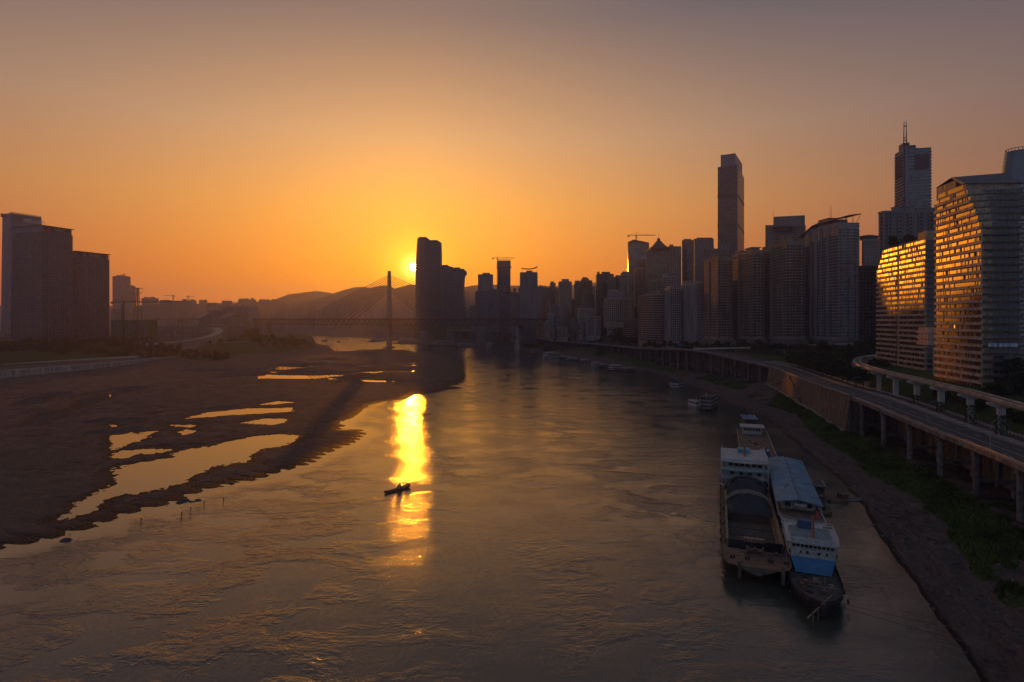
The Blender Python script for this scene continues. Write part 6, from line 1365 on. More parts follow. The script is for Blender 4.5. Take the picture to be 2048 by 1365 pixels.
# brown deck barge behind the pontoon
RD = R(-20); t = thing('deck_barge', 'flat brown deck barge with a small white cabin at its far end', 'barge', (113.5, 262, 0), RD)
st = [(-6, 5.5, 7.2, 3.0, .3), (0, 7.2, 7.8, 2.6, -.4), (60, 7.2, 7.8, 2.6, -.4), (64, 6, 7, 2.8, -.3)]; hull(t, st, TAN, deck=RUST)
m = MB(); m.box(-4.8, 52, 2.4, 4.8, 60, 6.2); m.box(-6.2, 50.5, 6.2, 6.2, 61, 6.5); m.build('cabin', SHIPW, t)
for k in range(6): win_box(t, -4.2+k*1.45, -3.3+k*1.45, 51.95, 4.3, 5.5)
rails(t, [(-7.6, -4, 2.6), (-7.6, 60, 2.6)], .9); rails(t, [(7.6, -4, 2.6), (7.6, 60, 2.6)], .9)
for k in range(12): x, y = random.uniform(-5, 5), random.uniform(5, 48); m = MB(); m.box(x, y, 2.44, x+random.uniform(.4, 1.6), y+random.uniform(.4, 2.2), 2.7+random.random()*.5); m.build('deck_gear', (HULLK, RUST, TAN)[k % 3], t)
m = MB(); m.box(.5, -3, 2.5, 4.5, .5, 5.0); m.box(.3, -3.2, 5.0, 4.7, .7, 5.2); m.build('winch_house', mat('tank_blue', (.04, .09, .19), .6), t)
m = MB(); 
for x in (1, 3.8): m.box(x-.4, -2.5, 5.2, x+.5, -1.6, 6.0)
m.build('vent', TRIM, t)

def ship(name, label, cat, loc, rz, L, W, decks, body=SHIPW, hullm=HULLK, roof='flat', roofm=SHIPW, open_=False, mast=True, group=None):
    t = thing(name, label, cat, loc, R(rz), group); fb = .10*W+.5
    st = [(-L/2, .15*W, .3*W, fb*1.2, .2), (-L*.38, .38*W, .46*W, fb, -.3), (-L*.2, .48*W, .5*W, fb, -.4), (L*.45, .48*W, .5*W, fb, -.4), (L/2, .4*W, .46*W, fb, -.3)]; hull(t, st, hullm, deck=RUST)
    y0 = -L*.34
    for i in range(decks):
        z = fb+i*2.6; y1 = L*(.44-i*.02); y0 = -L*(.34-i*.05); m = MB(); m.box(-W*.42, y0, z-.15, W*.42, y1, z+2.3); m.build('cabin', body, t)
        m = MB(); m.box(-W*.49, y0-1, z+2.3, W*.49, y1+1, z+2.48); m.build('deck_slab', body, t)
        m = MB()
        for sx in (-1, 1): m.quad(*[(sx*(W*.42+.03), y0+.6, z+.9), (sx*(W*.42+.03), y1-.6, z+.9), (sx*(W*.42+.03), y1-.6, z+1.8), (sx*(W*.42+.03), y0+.6, z+1.8)])
        m.quad((-W*.36, y0-.03, z+.9), (W*.36, y0-.03, z+.9), (W*.36, y0-.03, z+1.8), (-W*.36, y0-.03, z+1.8)); 
        for q in ((0, 1), ): pass
        m.f.append((1, 8, 11, 2)) if False else None
        w_ = m.build('window_band', GLASSD, t)
        if i < decks-1 or decks == 1: rails(t, [(-W*.48, y0-.8, z+2.48), (-W*.48, y1, z+2.48)], .9, .05, posts=3); rails(t, [(-W*.48, y0-.8, z+2.48), (W*.48, y0-.8, z+2.48), (W*.48, y1, z+2.48)], .9, .05, posts=3)
    zt = fb+decks*2.6
    if roof == 'gable':
        m = MB(); m.loft([[(-W*.58, y, zt-.1), (W*.58, y, zt-.1), (W*.5, y, zt+.2), (0, y, zt+2.2), (-W*.5, y, zt+.2)] for y in (y0-2, L*.45)]); m.build('roof', roofm, t)
    elif roof == 'canopy':
        m = MB(); m.box(-W*.5, y0-1, zt, W*.5, L*.42, zt+.25); m.build('roof', roofm, t)
    if mast: m = MB(); m.tube((0, y0+2, zt), (0, y0+2, zt+3.2), .1, 5); m.tube((-.8, y0+2, zt+2.2), (.8, y0+2, zt+2.2), .06, 4); m.build('mast', TRIM, t)
    return t
def W0(px, py): p = P(px, py, 0); return (p.x, p.y, 0)
ship('houseboat', 'floating house with a dark pitched roof, alone below the tall viaduct pillars', 'houseboat', W0(1352, 776), -35, 17, 9, 2, SHIPW, TAN, 'gable', HULLK)
ship('patrol_boat', 'small white patrol boat catching the sun beside the old dock ship', 'boat', W0(1389, 811), 15, 13, 3.8, 1, SHIPW, TRIM)
o = ship('dock_ship', 'old three-storey dock ship with dark cluttered decks next to the white patrol boat', 'ship', W0(1416, 818), -32, 26, 9, 3, mat('dock_ship_wall', (.16, .13, .12), .8, noise=.5), HULLK, 'canopy', DARKM)
ship('canopy_boat', 'flat boat with a dark blue canopy moored past the brown deck barge', 'boat', W0(1498, 848), -15, 20, 8, 1, HULLK, HULLK, 'canopy', mat('canopy_blue', (.08, .16, .26), .7))
ship('pontoon_raft', 'worn raft with a rusty cabin near the muddy bank, left of a skiff', 'raft', W0(1675, 1001), -75, 8.5, 3.4, 0, RUST, TAN, mast=False)
m = MB(); m.box(-1.3, 1, .8, 1.3, 3.4, 2.3); m.build('cabin', RUST, bpy.data.objects['pontoon_raft'])
ship('skiff', 'pale skiff pulled against the muddy bank at the end of the raft', 'skiff', W0(1711, 1001), -80, 5.0, 1.6, 0, SHIPW, SHIPW, mast=False)
ship('work_raft', 'dark square work raft lying beside the blue-roofed pontoon front', 'raft', W0(1648, 1024), -20, 6.5, 4.5, 0, RUST, TAN, mast=False)
m = MB(); m.box(-1.2, -1, .9, .3, 1.4, 1.9); m.tube((1, 0, .9), (1, 0, 2.2), .12, 5); m.build('gear', HULLK, bpy.data.objects['work_raft'])
ship('work_raft', 'small roofed raft tucked behind the right side of the blue roof', 'raft', W0(1637, 988), -20, 9, 3.6, 1, RUST, TAN, 'canopy', DARKM, mast=False)
ship('ferry', 'white three-deck ferry with lit roof, moored mid-distance on the right bank', 'ferry', W0(1099, 716), -38, 36, 12, 3, SHIPW, SHIPW)
ship('ferry', 'low dark ferry lying behind the white three-deck one', 'ferry', W0(1130, 718), -55, 24, 10, 1, W_BROWN, HULLK)
ship('dock_pontoon', 'pale pontoon with a shed, right of the three-deck ferry', 'pontoon', W0(1142, 722), -60, 22, 8, 1, SHIPW, HULLK, 'gable', W_GREY)
ship('dock_pontoon', 'low white landing stage between two groups of moored boats', 'pontoon', W0(1168, 724), -65, 14, 6, 1, SHIPW, HULLK)
ship('ferry', 'round-nosed white ferry right of the low landing stage', 'ferry', W0(1191, 734), -40, 20, 7, 2, SHIPW, SHIPW)
ship('dock_pontoon', 'grey pontoon joined to the round-nosed ferry', 'pontoon', W0(1208, 735), -65, 16, 7, 1, W_GREY, HULLK)
ship('ferry', 'white two-deck ferry at the boat steps, rightmost of the far moorings', 'ferry', W0(1230, 741), -60, 22, 8, 2, SHIPW, HULLK, 'canopy')
ship('dock_pontoon', 'flat grey pontoon ending the row of far moorings', 'pontoon', W0(1255, 743), -70, 18, 9, 1, W_GREY, HULLK)
ship('ferry', 'small grey ferry below the far viaduct pier', 'ferry', W0(1066, 709), -30, 18, 7, 2, W_GREY, HULLK)
ship('cruise_ship', 'boxy cruise ship moored just right of the sunlit orange patch of water', 'cruise ship', W0(983, 696), -30, 36, 14, 4, SHIPW, SHIPW)
ship('cruise_ship', 'longest cruise ship with many decks, moored below the curved towers', 'cruise ship', W0(885, 691.5), -72, 70, 15, 4, SHIPW, HULLK)
ship('cruise_ship', 'cruise ship moored above the sunlit orange patch of water', 'cruise ship', W0(930, 694.5), -76, 48, 13, 3, SHIPW, HULLK)
ship('cruise_ship', 'faint cruise ship right of the bridge pylon, in lit haze', 'cruise ship', W0(812, 687), -80, 72, 15, 4, SHIPW, HULLK)
ship('cruise_ship', 'faint small cruise ship just left of the bridge pylon', 'cruise ship', W0(752, 683), -80, 50, 13, 3, SHIPW, HULLK)
ship('work_boat', 'tiny work boat in the far channel left of the bridge pylon', 'boat', W0(649, 683), -80, 22, 7, 1, HULLK, HULLK)
ship('work_boat', 'tiny dark launch in the bright far channel', 'boat', W0(677, 684.5), -80, 10, 3.5, 1, HULLK, HULLK, mast=False)

# ------------------------------------------------------------------ people
def person(label, loc, rz, joints, rad, cloth, name='person', group=None, cap=None):
    """joints: dict name->(x,y,z); one continuous skinned body"""
    t = bpy.data.meshes.new('body'); J = list(joints); idx = {k: i for i, k in enumerate(J)}
    E = [(a, b_) for a, b_ in (('pelvis', 'waist'), ('waist', 'chest'), ('chest', 'neck'), ('neck', 'head'), ('head', 'crown'), ('chest', 'shl'), ('shl', 'ell'), ('ell', 'hal'), ('chest', 'shr'), ('shr', 'elr'), ('elr', 'har'), ('pelvis', 'hil'), ('hil', 'knl'), ('knl', 'anl'), ('anl', 'tol'), ('pelvis', 'hir'), ('hir', 'knr'), ('knr', 'anr'), ('anr', 'tor')) if a in idx and b_ in idx]
    t.from_pydata([joints[k] for k in J], [(idx[a], idx[b_]) for a, b_ in E], [])
    o = bpy.data.objects.new('tmp', t); C.objects.link(o); md = o.modifiers.new('s', 'SKIN'); o.modifiers.new('u', 'SUBSURF').levels = 1
    for i, k in enumerate(J): t.skin_vertices[0].data[i].radius = (rad.get(k, .06),)*2; t.skin_vertices[0].data[i].use_root = (k == 'pelvis')
    bpy.context.view_layer.update(); me = bpy.data.meshes.new_from_object(o.evaluated_get(bpy.context.evaluated_depsgraph_get())); bpy.data.objects.remove(o)
    me.materials.clear(); me.materials.append(cloth); me.materials.append(mat('skin', (.32, .19, .13), .6)); zh = joints['neck'][2]
    for p in me.polygons:
        c = p.center; p.use_smooth = True
        if c.z > zh+.04 or min((c-Vector(joints['hal'])).length, (c-Vector(joints['har'])).length) < .07: p.material_index = 1
    o = bpy.data.objects.new(name, me); C.objects.link(o); o.location = loc; o.rotation_euler = (0, 0, rz); tag(o, label, 'person', group)
    m = MB(); h = Vector(joints['crown']); m.ball((h.x, h.y, h.z-.01), .125, 10, .75); hm_ = m.build('hair' if not cap else 'cap', cap or mat('black_hair', (.02, .018, .016), .8), o)
    return o
RADS = dict(pelvis=.15, waist=.14, chest=.17, neck=.06, head=.10, crown=.085, shl=.08, shr=.08, ell=.05, elr=.05, hal=.035, har=.035, hil=.10, hir=.10, knl=.07, knr=.07, anl=.055, anr=.055, tol=.04, tor=.04)
def pose(armf=.35, lean=.0, la=.2):
    return dict(pelvis=(0, 0, .95), waist=(0, -.02, 1.12), chest=(0, -lean, 1.36), neck=(0, -lean*1.1, 1.52), head=(0, -lean*1.2-.01, 1.62), crown=(0, -lean*1.2, 1.71), shl=(-.19, -lean, 1.42), ell=(-.25, -.18-lean, 1.2), hal=(-.10, -armf-lean, 1.2+la*.3), shr=(.19, -lean, 1.42), elr=(.25, -.15-lean, 1.18), har=(.08, -armf*.9-lean, 1.14+la), hil=(-.1, 0, .9), knl=(-.12, -.03, .5), anl=(-.13, .02, .08), tol=(-.14, -.14, .03), hir=(.1, 0, .9), knr=(.13, -.06, .5), anr=(.14, .03, .08), tor=(.15, -.12, .03))
CL = [mat('cloth_black', (.025, .025, .03), .9), mat('cloth_navy', (.03, .035, .06), .9), mat('cloth_olive', (.05, .05, .03), .9), mat('cloth_brown', (.06, .04, .03), .9)]
FISH = [((282, 1045), 150, (1.6, 2.2), 'angler standing alone in the shallows, leftmost of five'), ((362.5, 1034), 95, (.1, 3.4), 'angler with rod held straight up, second from the left'), ((380.6, 1024.6), 120, (-.2, 1.2), 'angler bent forward in the shallows, third from the left'), ((407.7, 1011), 100, (.2, 2.4), 'angler wading beside the scattered rocks, fourth from the left'), ((446.8, 1003.5), 145, (1.8, 1.5), 'angler farthest right, holding a rod out over the river')]
for k, ((px, py), rz, (rx, rz_), lab) in enumerate(FISH):
    q = P(px, py, 0); o = person(lab, (q.x, q.y, -.25), R(rz), pose(.38, .12 if k == 2 else .03, .25), RADS, CL[k % 4])
    M = Matrix.Translation((q.x, q.y, -.25)) @ Matrix.Rotation(R(rz), 4, 'Z'); h = M @ Vector((.08, -.34, 1.36))
    m = MB(); m.tube((0, 0, -.3), (rx*.5, 0, rz_*.5), .022, 5, .018); m.tube((rx*.5, 0, rz_*.5), (rx*1.05, 0, rz_*.95), .018, 5, .008); m.tube((0, 0, .1), (0, .09, .1), .05, 8)
    ro = m.build('fishing_rod', DARKM); ro.location = h; tag(ro, 'thin fishing rod held by the '+lab.split(',')[0][:60]+(', second of five' if k == 1 else ''), 'fishing rod')
# sampan with a net
q = P(795, 981, 0); RS_ = R(-43); t = thing('sampan', 'small dark wooden fishing sampan on the golden water, its bow deck shining', 'boat', (q.x, q.y, 0), RS_)
Lh = 5.7; st = [(-Lh, .25, .5, .75, .2), (-Lh*.7, .55, .8, .5, -.1), (-Lh*.2, .75, 1.0, .4, -.2), (Lh*.4, .75, 1.0, .5, -.2), (Lh*.8, .6, .85, .9, -.05), (Lh, .45, .7, 1.5, .5)]
st = [(y, a*1.15, b_*1.15, z, f_) for y, a, b_, z, f_ in st]; hull(t, st, HULLK, deck=mat('wet_planks', (.16, .10, .06), .25, noise=.3, spec=.9))
m = MB()
for a, b_ in zip(st, st[1:]):
    for sx in (-1, 1): m.loft([[(sx*c[2], c[0], c[3]-.1), (sx*(c[2]-.09), c[0], c[3]-.1), (sx*(c[2]-.09), c[0], c[3]+.16), (sx*c[2], c[0], c[3]+.16)] for c in (a, b_)])
m.build('gunwale', BARK, t); m = MB(); m.box(-1.0, .3, .2, 1.0, 1.5, .97); m.box(-.9, 1.6, .25, .9, 2.0, .62); m.box(-.95, -1.6, .2, .95, -1.3, .5); m.build('thwart', BARK, t)
def sp_(x, y, z): return Vector((q.x, q.y, 0))+Matrix.Rotation(RS_, 3, 'Z') @ Vector((x, y, z))
pn = pose(.15, .02, .35); person('person standing amidships in the sampan under a gathered fishing net', sp_(0, .9, .95), R(60), pn, RADS, CL[0])
m = MB(); rings = []
for k, (z, w) in enumerate(((1.75, .24), (1.5, .36), (1.1, .62), (.7, .9), (.3, 1.15), (.15, 1.25))): rings.append([(w*math.cos(a*math.pi/9)*(1+.06*math.sin(a*3)), w*1.05*math.sin(a*math.pi/9), z) for a in range(18)])
m.loft(rings, False); nt_ = m.build('fishing_net', mat('fishing_net', (.17, .15, .16), .9, nscale=3, noise=.5)); nt_.location = sp_(0, .9, .55); nt_.scale = (1, 1, 1.3); tag(nt_, 'pale fishing net gathered in a cone around the standing person in the sampan', 'fishing net')
sit = dict(pelvis=(0, 0, .28), waist=(0, -.04, .45), chest=(0, -.12, .68), neck=(0, -.16, .83), head=(0, -.19, .93), crown=(0, -.19, 1.02), shl=(-.19, -.12, .74), ell=(-.26, -.22, .52), hal=(-.12, -.42, .50), shr=(.19, -.12, .74), elr=(.26, -.2, .52), har=(.12, -.42, .48), hil=(-.1, -.02, .26), knl=(-.16, -.4, .46), anl=(-.14, -.42, .08), tol=(-.14, -.55, .04), hir=(.1, -.02, .26), knr=(.16, -.4, .46), anr=(.14, -.42, .08), tor=(.14, -.55, .04))
person('person crouching at the raised stern of the sampan', sp_(0, 4.4, .85), RS_+R(0), sit, RADS, CL[1])
bk = MB(); bk.tube((0, 0, 0), (0, 0, .45), .28, 10, .34); bk_ = bk.build('basket', RUST); bk_.location = sp_(.1, -3.3, .42); tag(bk_, 'small dark basket on the shining bow deck of the sampan', 'basket')
for (px, py), lab in (((938, 715), 'tiny rowing boat with a seated rower in the bright orange reflection'), ((1016, 751), 'tiny dark boat with a standing figure in mid river')):
    q2 = P(px, py, 0); t = thing('rowing_boat', lab, 'boat', (q2.x, q2.y, 0), R(-80)); st2 = [(y, a, b_, z, f_) for y, a, b_, z, f_ in ((-3, .2, .4, .9, .3), (-1.5, .8, 1.1, .6, -.1), (1.5, .8, 1.1, .6, -.1), (3, .5, .8, .9, .2))]; hull(t, st2, HULLK, deck=BARK)
    person('person rowing the tiny boat in the orange reflection' if px == 938 else 'person standing in the tiny boat in mid river', (q2.x, q2.y, .45), R(20), sit if px == 938 else pose(), RADS, CL[0])
# mooring lines
def rope(label, a, b_, sag):
    m = MB(); pr = None
    for k in range(15):
        f_ = k/14; p_ = Vector(a).lerp(Vector(b_), f_); p_.z -= sag*4*f_*(1-f_)
        if pr: m.tube(pr, p_, .06, 4)
        pr = p_
    tag(m.build('mooring_line', ROPE), label, 'rope')
def tl(x, y, z): return TL+Matrix.Rotation(RT, 3, 'Z') @ Vector((x, y, z))
rope('upper slack mooring line from the tug bow towards the right bank', tl(3, 3, 3.4), (118, 108, 2.0), 1.2)
rope('lower slack mooring line from the tug bow towards the right bank', tl(2, 2, 3.2), (116, 98, 1.2), 1.0)
rope('short chain hanging from the tug bow into the water', tl(3.6, 4.5, 3.4), tl(4.6, .5, -.2), .3)
rope('cable from the rafts up across the muddy bank', (118, 203, 1.2), (150, 196, 5.5), .5)
# ------------------------------------------------------------------ trees, shrubs, grass
def tree_proto(seed, h, w, nleaf, leaf, shape='round', mt=LEAF):
    rs = np.random.RandomState(seed); t = thing('tree', 'x', 'tree'); m = MB(); th = h*.38
    m.tube((0, 0, -1), (0, 0, th), h*.028, 6, h*.018); cl = []
    nb = 9 if shape != 'bush' else 6
    for k in range(nb):
        a = rs.rand()*6.28; rr = w*.5*rs.uniform(.25, .75); z = h*rs.uniform(.42, .86) if shape != 'bush' else h*rs.uniform(.25, .7); rr *= (1.15-.7*max(0, z/h-.5)*1.4)
        q = Vector((math.cos(a)*rr, math.sin(a)*rr, z)); m.tube((0, 0, th*rs.uniform(.6, 1)), q, h*.012, 4, h*.005); cl.append((q, w*rs.uniform(.16, .30)))
    cl.append((Vector((0, 0, h*.85)), w*.24)); m.build('trunk', BARK, t)
    per = nleaf//len(cl); V = []
    for q, r_ in cl:
        d = rs.normal(size=(per, 3)); d /= np.linalg.norm(d, axis=1)[:, None]; rad = r_*rs.uniform(.45, 1.15, per)**.7
        p = np.array(q)[None]+d*rad[:, None]*np.array([1, 1, .75]); a = rs.normal(size=(per, 3)); a /= np.linalg.norm(a, axis=1)[:, None]; b_ = np.cross(a, rs.normal(size=(per, 3))); b_ /= np.linalg.norm(b_, axis=1)[:, None]
        s = leaf*rs.uniform(.5, 1.3, per)[:, None]; V.append(np.stack([p-a*s, p-b_*s*.55, p+a*s, p+b_*s*.55], 1))
    V = np.concatenate(V).reshape(-1, 3); n = len(V)//4; me = bpy.data.meshes.new('crown'); me.vertices.add(len(V)); me.vertices.foreach_set('co', V.ravel().astype(np.float32)); me.loops.add(len(V)); me.loops.foreach_set('vertex_index', np.arange(len(V), dtype=np.int32))
    me.polygons.add(n); me.polygons.foreach_set('loop_start', np.arange(0, len(V), 4, dtype=np.int32)); me.polygons.foreach_set('loop_total', np.full(n, 4, np.int32)); me.update(); me.materials.append(mt); o = bpy.data.objects.new('crown', me); C.objects.link(o); o.parent = t
    return t
PROT = [tree_proto(1, 13, 10, 2600, .55), tree_proto(2, 15, 10, 2600, .55), tree_proto(3, 11, 11, 2400, .5, 'round', LEAF2), tree_proto(4, 5, 7, 1300, .38, 'bush'), tree_proto(5, 12, 9, 2200, .55)]
KN = {0: 'rounded tree', 1: 'tall tree', 2: 'olive-brown tree', 3: 'leafy bush', 4: 'slender tree'}
pend = []
def plant(kind, x, y, z, s, label, group):
    pend.append((kind, x, y, z, s, label, group))
rt = random.Random(5)
ORD = ['first', 'second', 'third', 'fourth', 'fifth', 'sixth', 'seventh', 'eighth', 'ninth', 'tenth', 'eleventh', 'twelfth', 'thirteenth', 'fourteenth', 'fifteenth', 'sixteenth', 'seventeenth', 'eighteenth', 'nineteenth', 'twentieth', 'twenty-first', 'twenty-second', 'twenty-third', 'twenty-fourth', 'twenty-fifth', 'twenty-sixth', 'twenty-seventh', 'twenty-eighth', 'twenty-ninth', 'thirtieth']
def grow(items, place, group):
    """items: (kind,x,y,z,s); labels count from the left of the photo inside each row"""
    rows = {}
    for it in items: rows.setdefault((it[0], it[5] if len(it) > 5 else ''), []).append(it)
    for (k, rw_), its in rows.items():
        its.sort(key=lambda i: i[1]/max(i[2], 1))
        for n_, it in enumerate(its):
            o_ = ORD[n_] if n_ < len(ORD) else f'number {n_+1}'
            plant(k, it[1], it[2], it[3], it[4], f'{KN[k]} {place}{(" "+rw_) if rw_ else ""}, {o_} from left', group)
def zg(x, y, dz=0): return ground_z(x, y)+dz
it = []
for y in np.arange(318, 500, 10.5):
    xv = float(np.interp(y, [p.y for p in VIAS], [p.x for p in VIAS])); xm = float(np.interp(y, [p.y for p in MR[:70]], [p.x for p in MR[:70]])) if y < 405 else float(np.interp(y, [405, 500], [243, 330]))
    x = xv+21.5
    while x < xm-4.5: it.append((rt.choice((0, 1, 2, 0, 4)), x+rt.uniform(-2, 2), y+rt.uniform(-3, 3), 23.5, rt.uniform(.75, 1.15), 'nearer half' if y < 405 else 'farther half')); x += 9.5
grow(it, 'in the grove above the river wall,', 'trees above the retaining wall')
it = []
for px in np.arange(1288, 1735, 10.5):
    D = float(np.interp(px, [1280, 1400, 1465, 1530, 1610, 1740], [760, 690, 640, 612, 585, 560]))-rt.uniform(8, 22); z = float(np.interp(px, [1280, 1400, 1500, 1740], [29, 31, 33, 34])); X = (px-1024)/F*D
    it.append((rt.choice((0, 1, 4, 2)), X, D, z-3, rt.uniform(.7, 1.0)))
grow(it, 'in the street row below the riverside towers', 'street trees below the riverside towers')
it = []
for px, D, z, s in ((1752, 420, 26, .9), (1772, 400, 26, .8), (1790, 405, 26, .6), (1812, 352, 24, .5), (1838, 330, 24, .5), (1735, 470, 28, 1.2), (1722, 500, 30, 1.3), (1745, 500, 30, 1.3)): it.append((rt.choice((0, 2, 3)), (px-1024)/F*D, D, z-1, s))
grow(it, 'at the foot of the left sunlit flats', 'trees below the left sunlit flats')
it = []
for px, D, z, s in ((1985, 252, 30, .75), (2003, 255, 31, .8), (2022, 250, 31, .9), (2043, 250, 32, 1.0), (2062, 255, 32, 1.1), (2075, 240, 32, 1.0), (2035, 262, 33, 1.1)): it.append((rt.choice((0, 1, 2)), (px-1024)/F*D, D, z-2, s))
grow(it, 'at the foot of the curved balcony block', 'trees below the right sunlit flats')
it = []
for s in np.arange(95, 300, 9.0):
    p, d, nr = at_len(VIAS, float(s)); q = p+nr*rt.uniform(35, 42); it.append((rt.choice((0, 2, 3, 4)), q.x, q.y, q.z+(2 if s < 200 else 0), rt.uniform(.5, .75)))
grow(it, 'behind the monorail piers', 'trees behind the monorail piers')
it = []
for k in range(96):
    f_ = (k//2)/47; px = -60+f_*510+rt.uniform(-6, 6); D = (735 if k % 2 else 785)+f_*150+rt.uniform(-18, 30); X = (px-1024)/F*D; it.append((rt.choice((0, 2, 0, 4)), X, D, zg(X, D, -2.5), rt.uniform(.7, 1.15), 'back row' if k % 2 == 0 else 'front row'))
for k in range(29):
    f_ = k/28; px = -80+f_*440+rt.uniform(-4, 4); D = 688+f_*140+rt.uniform(-8, 28); X = (px-1024)/F*D; it.append((3, X, D, zg(X, D, -.6), rt.uniform(1.2, 1.9), 'lowest row'))
grow(it, 'behind the left embankment,', 'trees behind the left embankment')
it = []
for px, D, s in ((500, 1230, 1.3), (508, 1190, 1.0), (515, 1240, 1.5), (522, 1200, 1.2), (531, 1250, 1.3), (538, 1220, .9), (546, 1260, 1.1), (556, 1270, 1.2), (565, 1260, 1.0), (573, 1290, 1.25), (582, 1300, 1.35), (590, 1290, 1.3), (598, 1310, 1.2), (606, 1330, 1.0), (614, 1340, .8), (620, 1350, .6), (495, 1260, 1.6), (504, 1280, 1.7), (512, 1290, 1.5), (470, 1200, .7), (482, 1190, .8), (460, 1150, .6), (530, 1180, .7), (550, 1200, .8), (570, 1230, .8), (590, 1260, .8), (440, 1100, .6), (420, 1060, .6)):
    X = (px-1024)/F*D; it.append((rt.choice((0, 1, 2)), X, D, zg(X, D, -1), s*1.35))
grow(it, 'on the wooded knoll below the bridge', 'trees on the knoll below the bridge')
it = []
for k in range(90):
    px = rt.uniform(1196, 1300); D = rt.uniform(880, 1075); X = (px-1024)/F*D; it.append((rt.choice((0, 1, 2)), X, D, zg(X, D, -1), rt.uniform(.7, 1.15), 'upper half' if D > 975 else 'lower half'))
grow(it, 'on the dark wooded hill,', 'trees on the dark hill')
it = []
for k in range(40):
    px = rt.uniform(1085, 1200); D = rt.uniform(1010, 1120); X = (px-1024)/F*D; it.append((rt.choice((0, 2, 3)), X, D, zg(X, D, -.5), rt.uniform(.5, .9)))
grow(it, 'along the quay road below the hillside houses', 'trees along the far quay road')
# roof gardens
for (lab, lx, ly, lz, s, k) in (('left end of the orange flats roof', 7, 60, 26*3.56, .9, 0), ('middle of the orange flats roof', 8, 40, 26*3.56, .85, 2), ('the orange flats roof beside its hut', 9, 25, 26*3.56, .6, 3)):
    p_ = Vector(tt.location)+Matrix.Rotation(R(-10.5), 3, 'Z') @ Vector((lx, ly, lz)); plant(k, p_.x, p_.y, p_.z, s, f'{KN[k]} growing on the {lab}', 'roof garden trees')
for (lab, lx, ly, lz, s, k) in (('lowest stepped terrace of the tallest orange flats', 12, 5, 22*3.52+3.5, .55, 3), ('second stepped terrace of the tallest orange flats', 13, 9, 24*3.52+1, .5, 3), ('right edge of the upper terrace under the slate roof', 14.5, 14, 26*3.52, .5, 0), ('far right corner below the slate roof', 14.5, 20, 28*3.52-2, .35, 2)):
    p_ = Vector(tt2.location)+Matrix.Rotation(R(-10.5), 3, 'Z') @ Vector((lx, ly, lz)); plant(k, p_.x, p_.y, p_.z, s, f'{KN[k]} on the {lab}', 'roof terrace plants')
first = {}
for kind, x, y, z, s, label, group in pend:
    if kind not in first: o = PROT[kind]; first[kind] = o
    else: o = copy_tree(PROT[kind])
    nm = {3: 'bush'}.get(kind, 'tree')
    o.name = nm; o.location = (x, y, z); o.rotation_euler = (0, 0, rt.uniform(0, 6.28)); k = s; o.scale = (k*rt.uniform(.9, 1.15), k*rt.uniform(.9, 1.15), k*rt.uniform(.9, 1.1)); tag(o, label, 'bush' if kind == 3 else 'tree', group)
# rough bank grass: tufts
rs = np.random.RandomState(3); n = 90000
D_ = rs.uniform(125, 600, n*3); off = rs.uniform(-75, 1, n*3); xv = np.interp(D_, [p.y for p in VIAS], [p.x for p in VIAS]); X_ = xv+off
Hg, Gg, _, Wg, dlg, drg = terrain(X_[:, None], D_[:, None]); keep = (Gg[:, 0] > .45) & (drg[:, 0] > 6) & (Hg[:, 0] > 1.0)
X_, D_, Z_ = X_[keep][:n], D_[keep][:n], Hg[keep, 0][:n]; n = len(X_)
hgt = rs.uniform(.25, .9, n)*(1+np.clip(fbm(X_/7, D_/7, 3, 77), -.5, 1.2)); a = rs.uniform(0, 6.28, n); w = .12+hgt*.22; lx, ly = rs.normal(size=n)*.25, rs.normal(size=n)*.25
V = np.zeros((n, 3, 3)); V[:, 0] = np.stack([X_-np.cos(a)*w, D_-np.sin(a)*w, Z_-.1], 1); V[:, 1] = np.stack([X_+np.cos(a)*w, D_+np.sin(a)*w, Z_-.1], 1); V[:, 2] = np.stack([X_+lx, D_+ly, Z_+hgt], 1)
V = V.reshape(-1, 3); me = bpy.data.meshes.new('grass'); me.vertices.add(len(V)); me.vertices.foreach_set('co', V.ravel().astype(np.float32)); me.loops.add(len(V)); me.loops.foreach_set('vertex_index', np.arange(len(V), dtype=np.int32)); me.polygons.add(n); me.polygons.foreach_set('loop_start', np.arange(0, len(V), 3, dtype=np.int32)); me.polygons.foreach_set('loop_total', np.full(n, 3, np.int32)); me.update()
me.materials.append(mat('bank_grass', (.075, .10, .024), .9, island=.5, nscale=.08, noise=.5, spec=.2)); o = bpy.data.objects.new('bank_grass', me); C.objects.link(o); tag(o, kind='stuff')
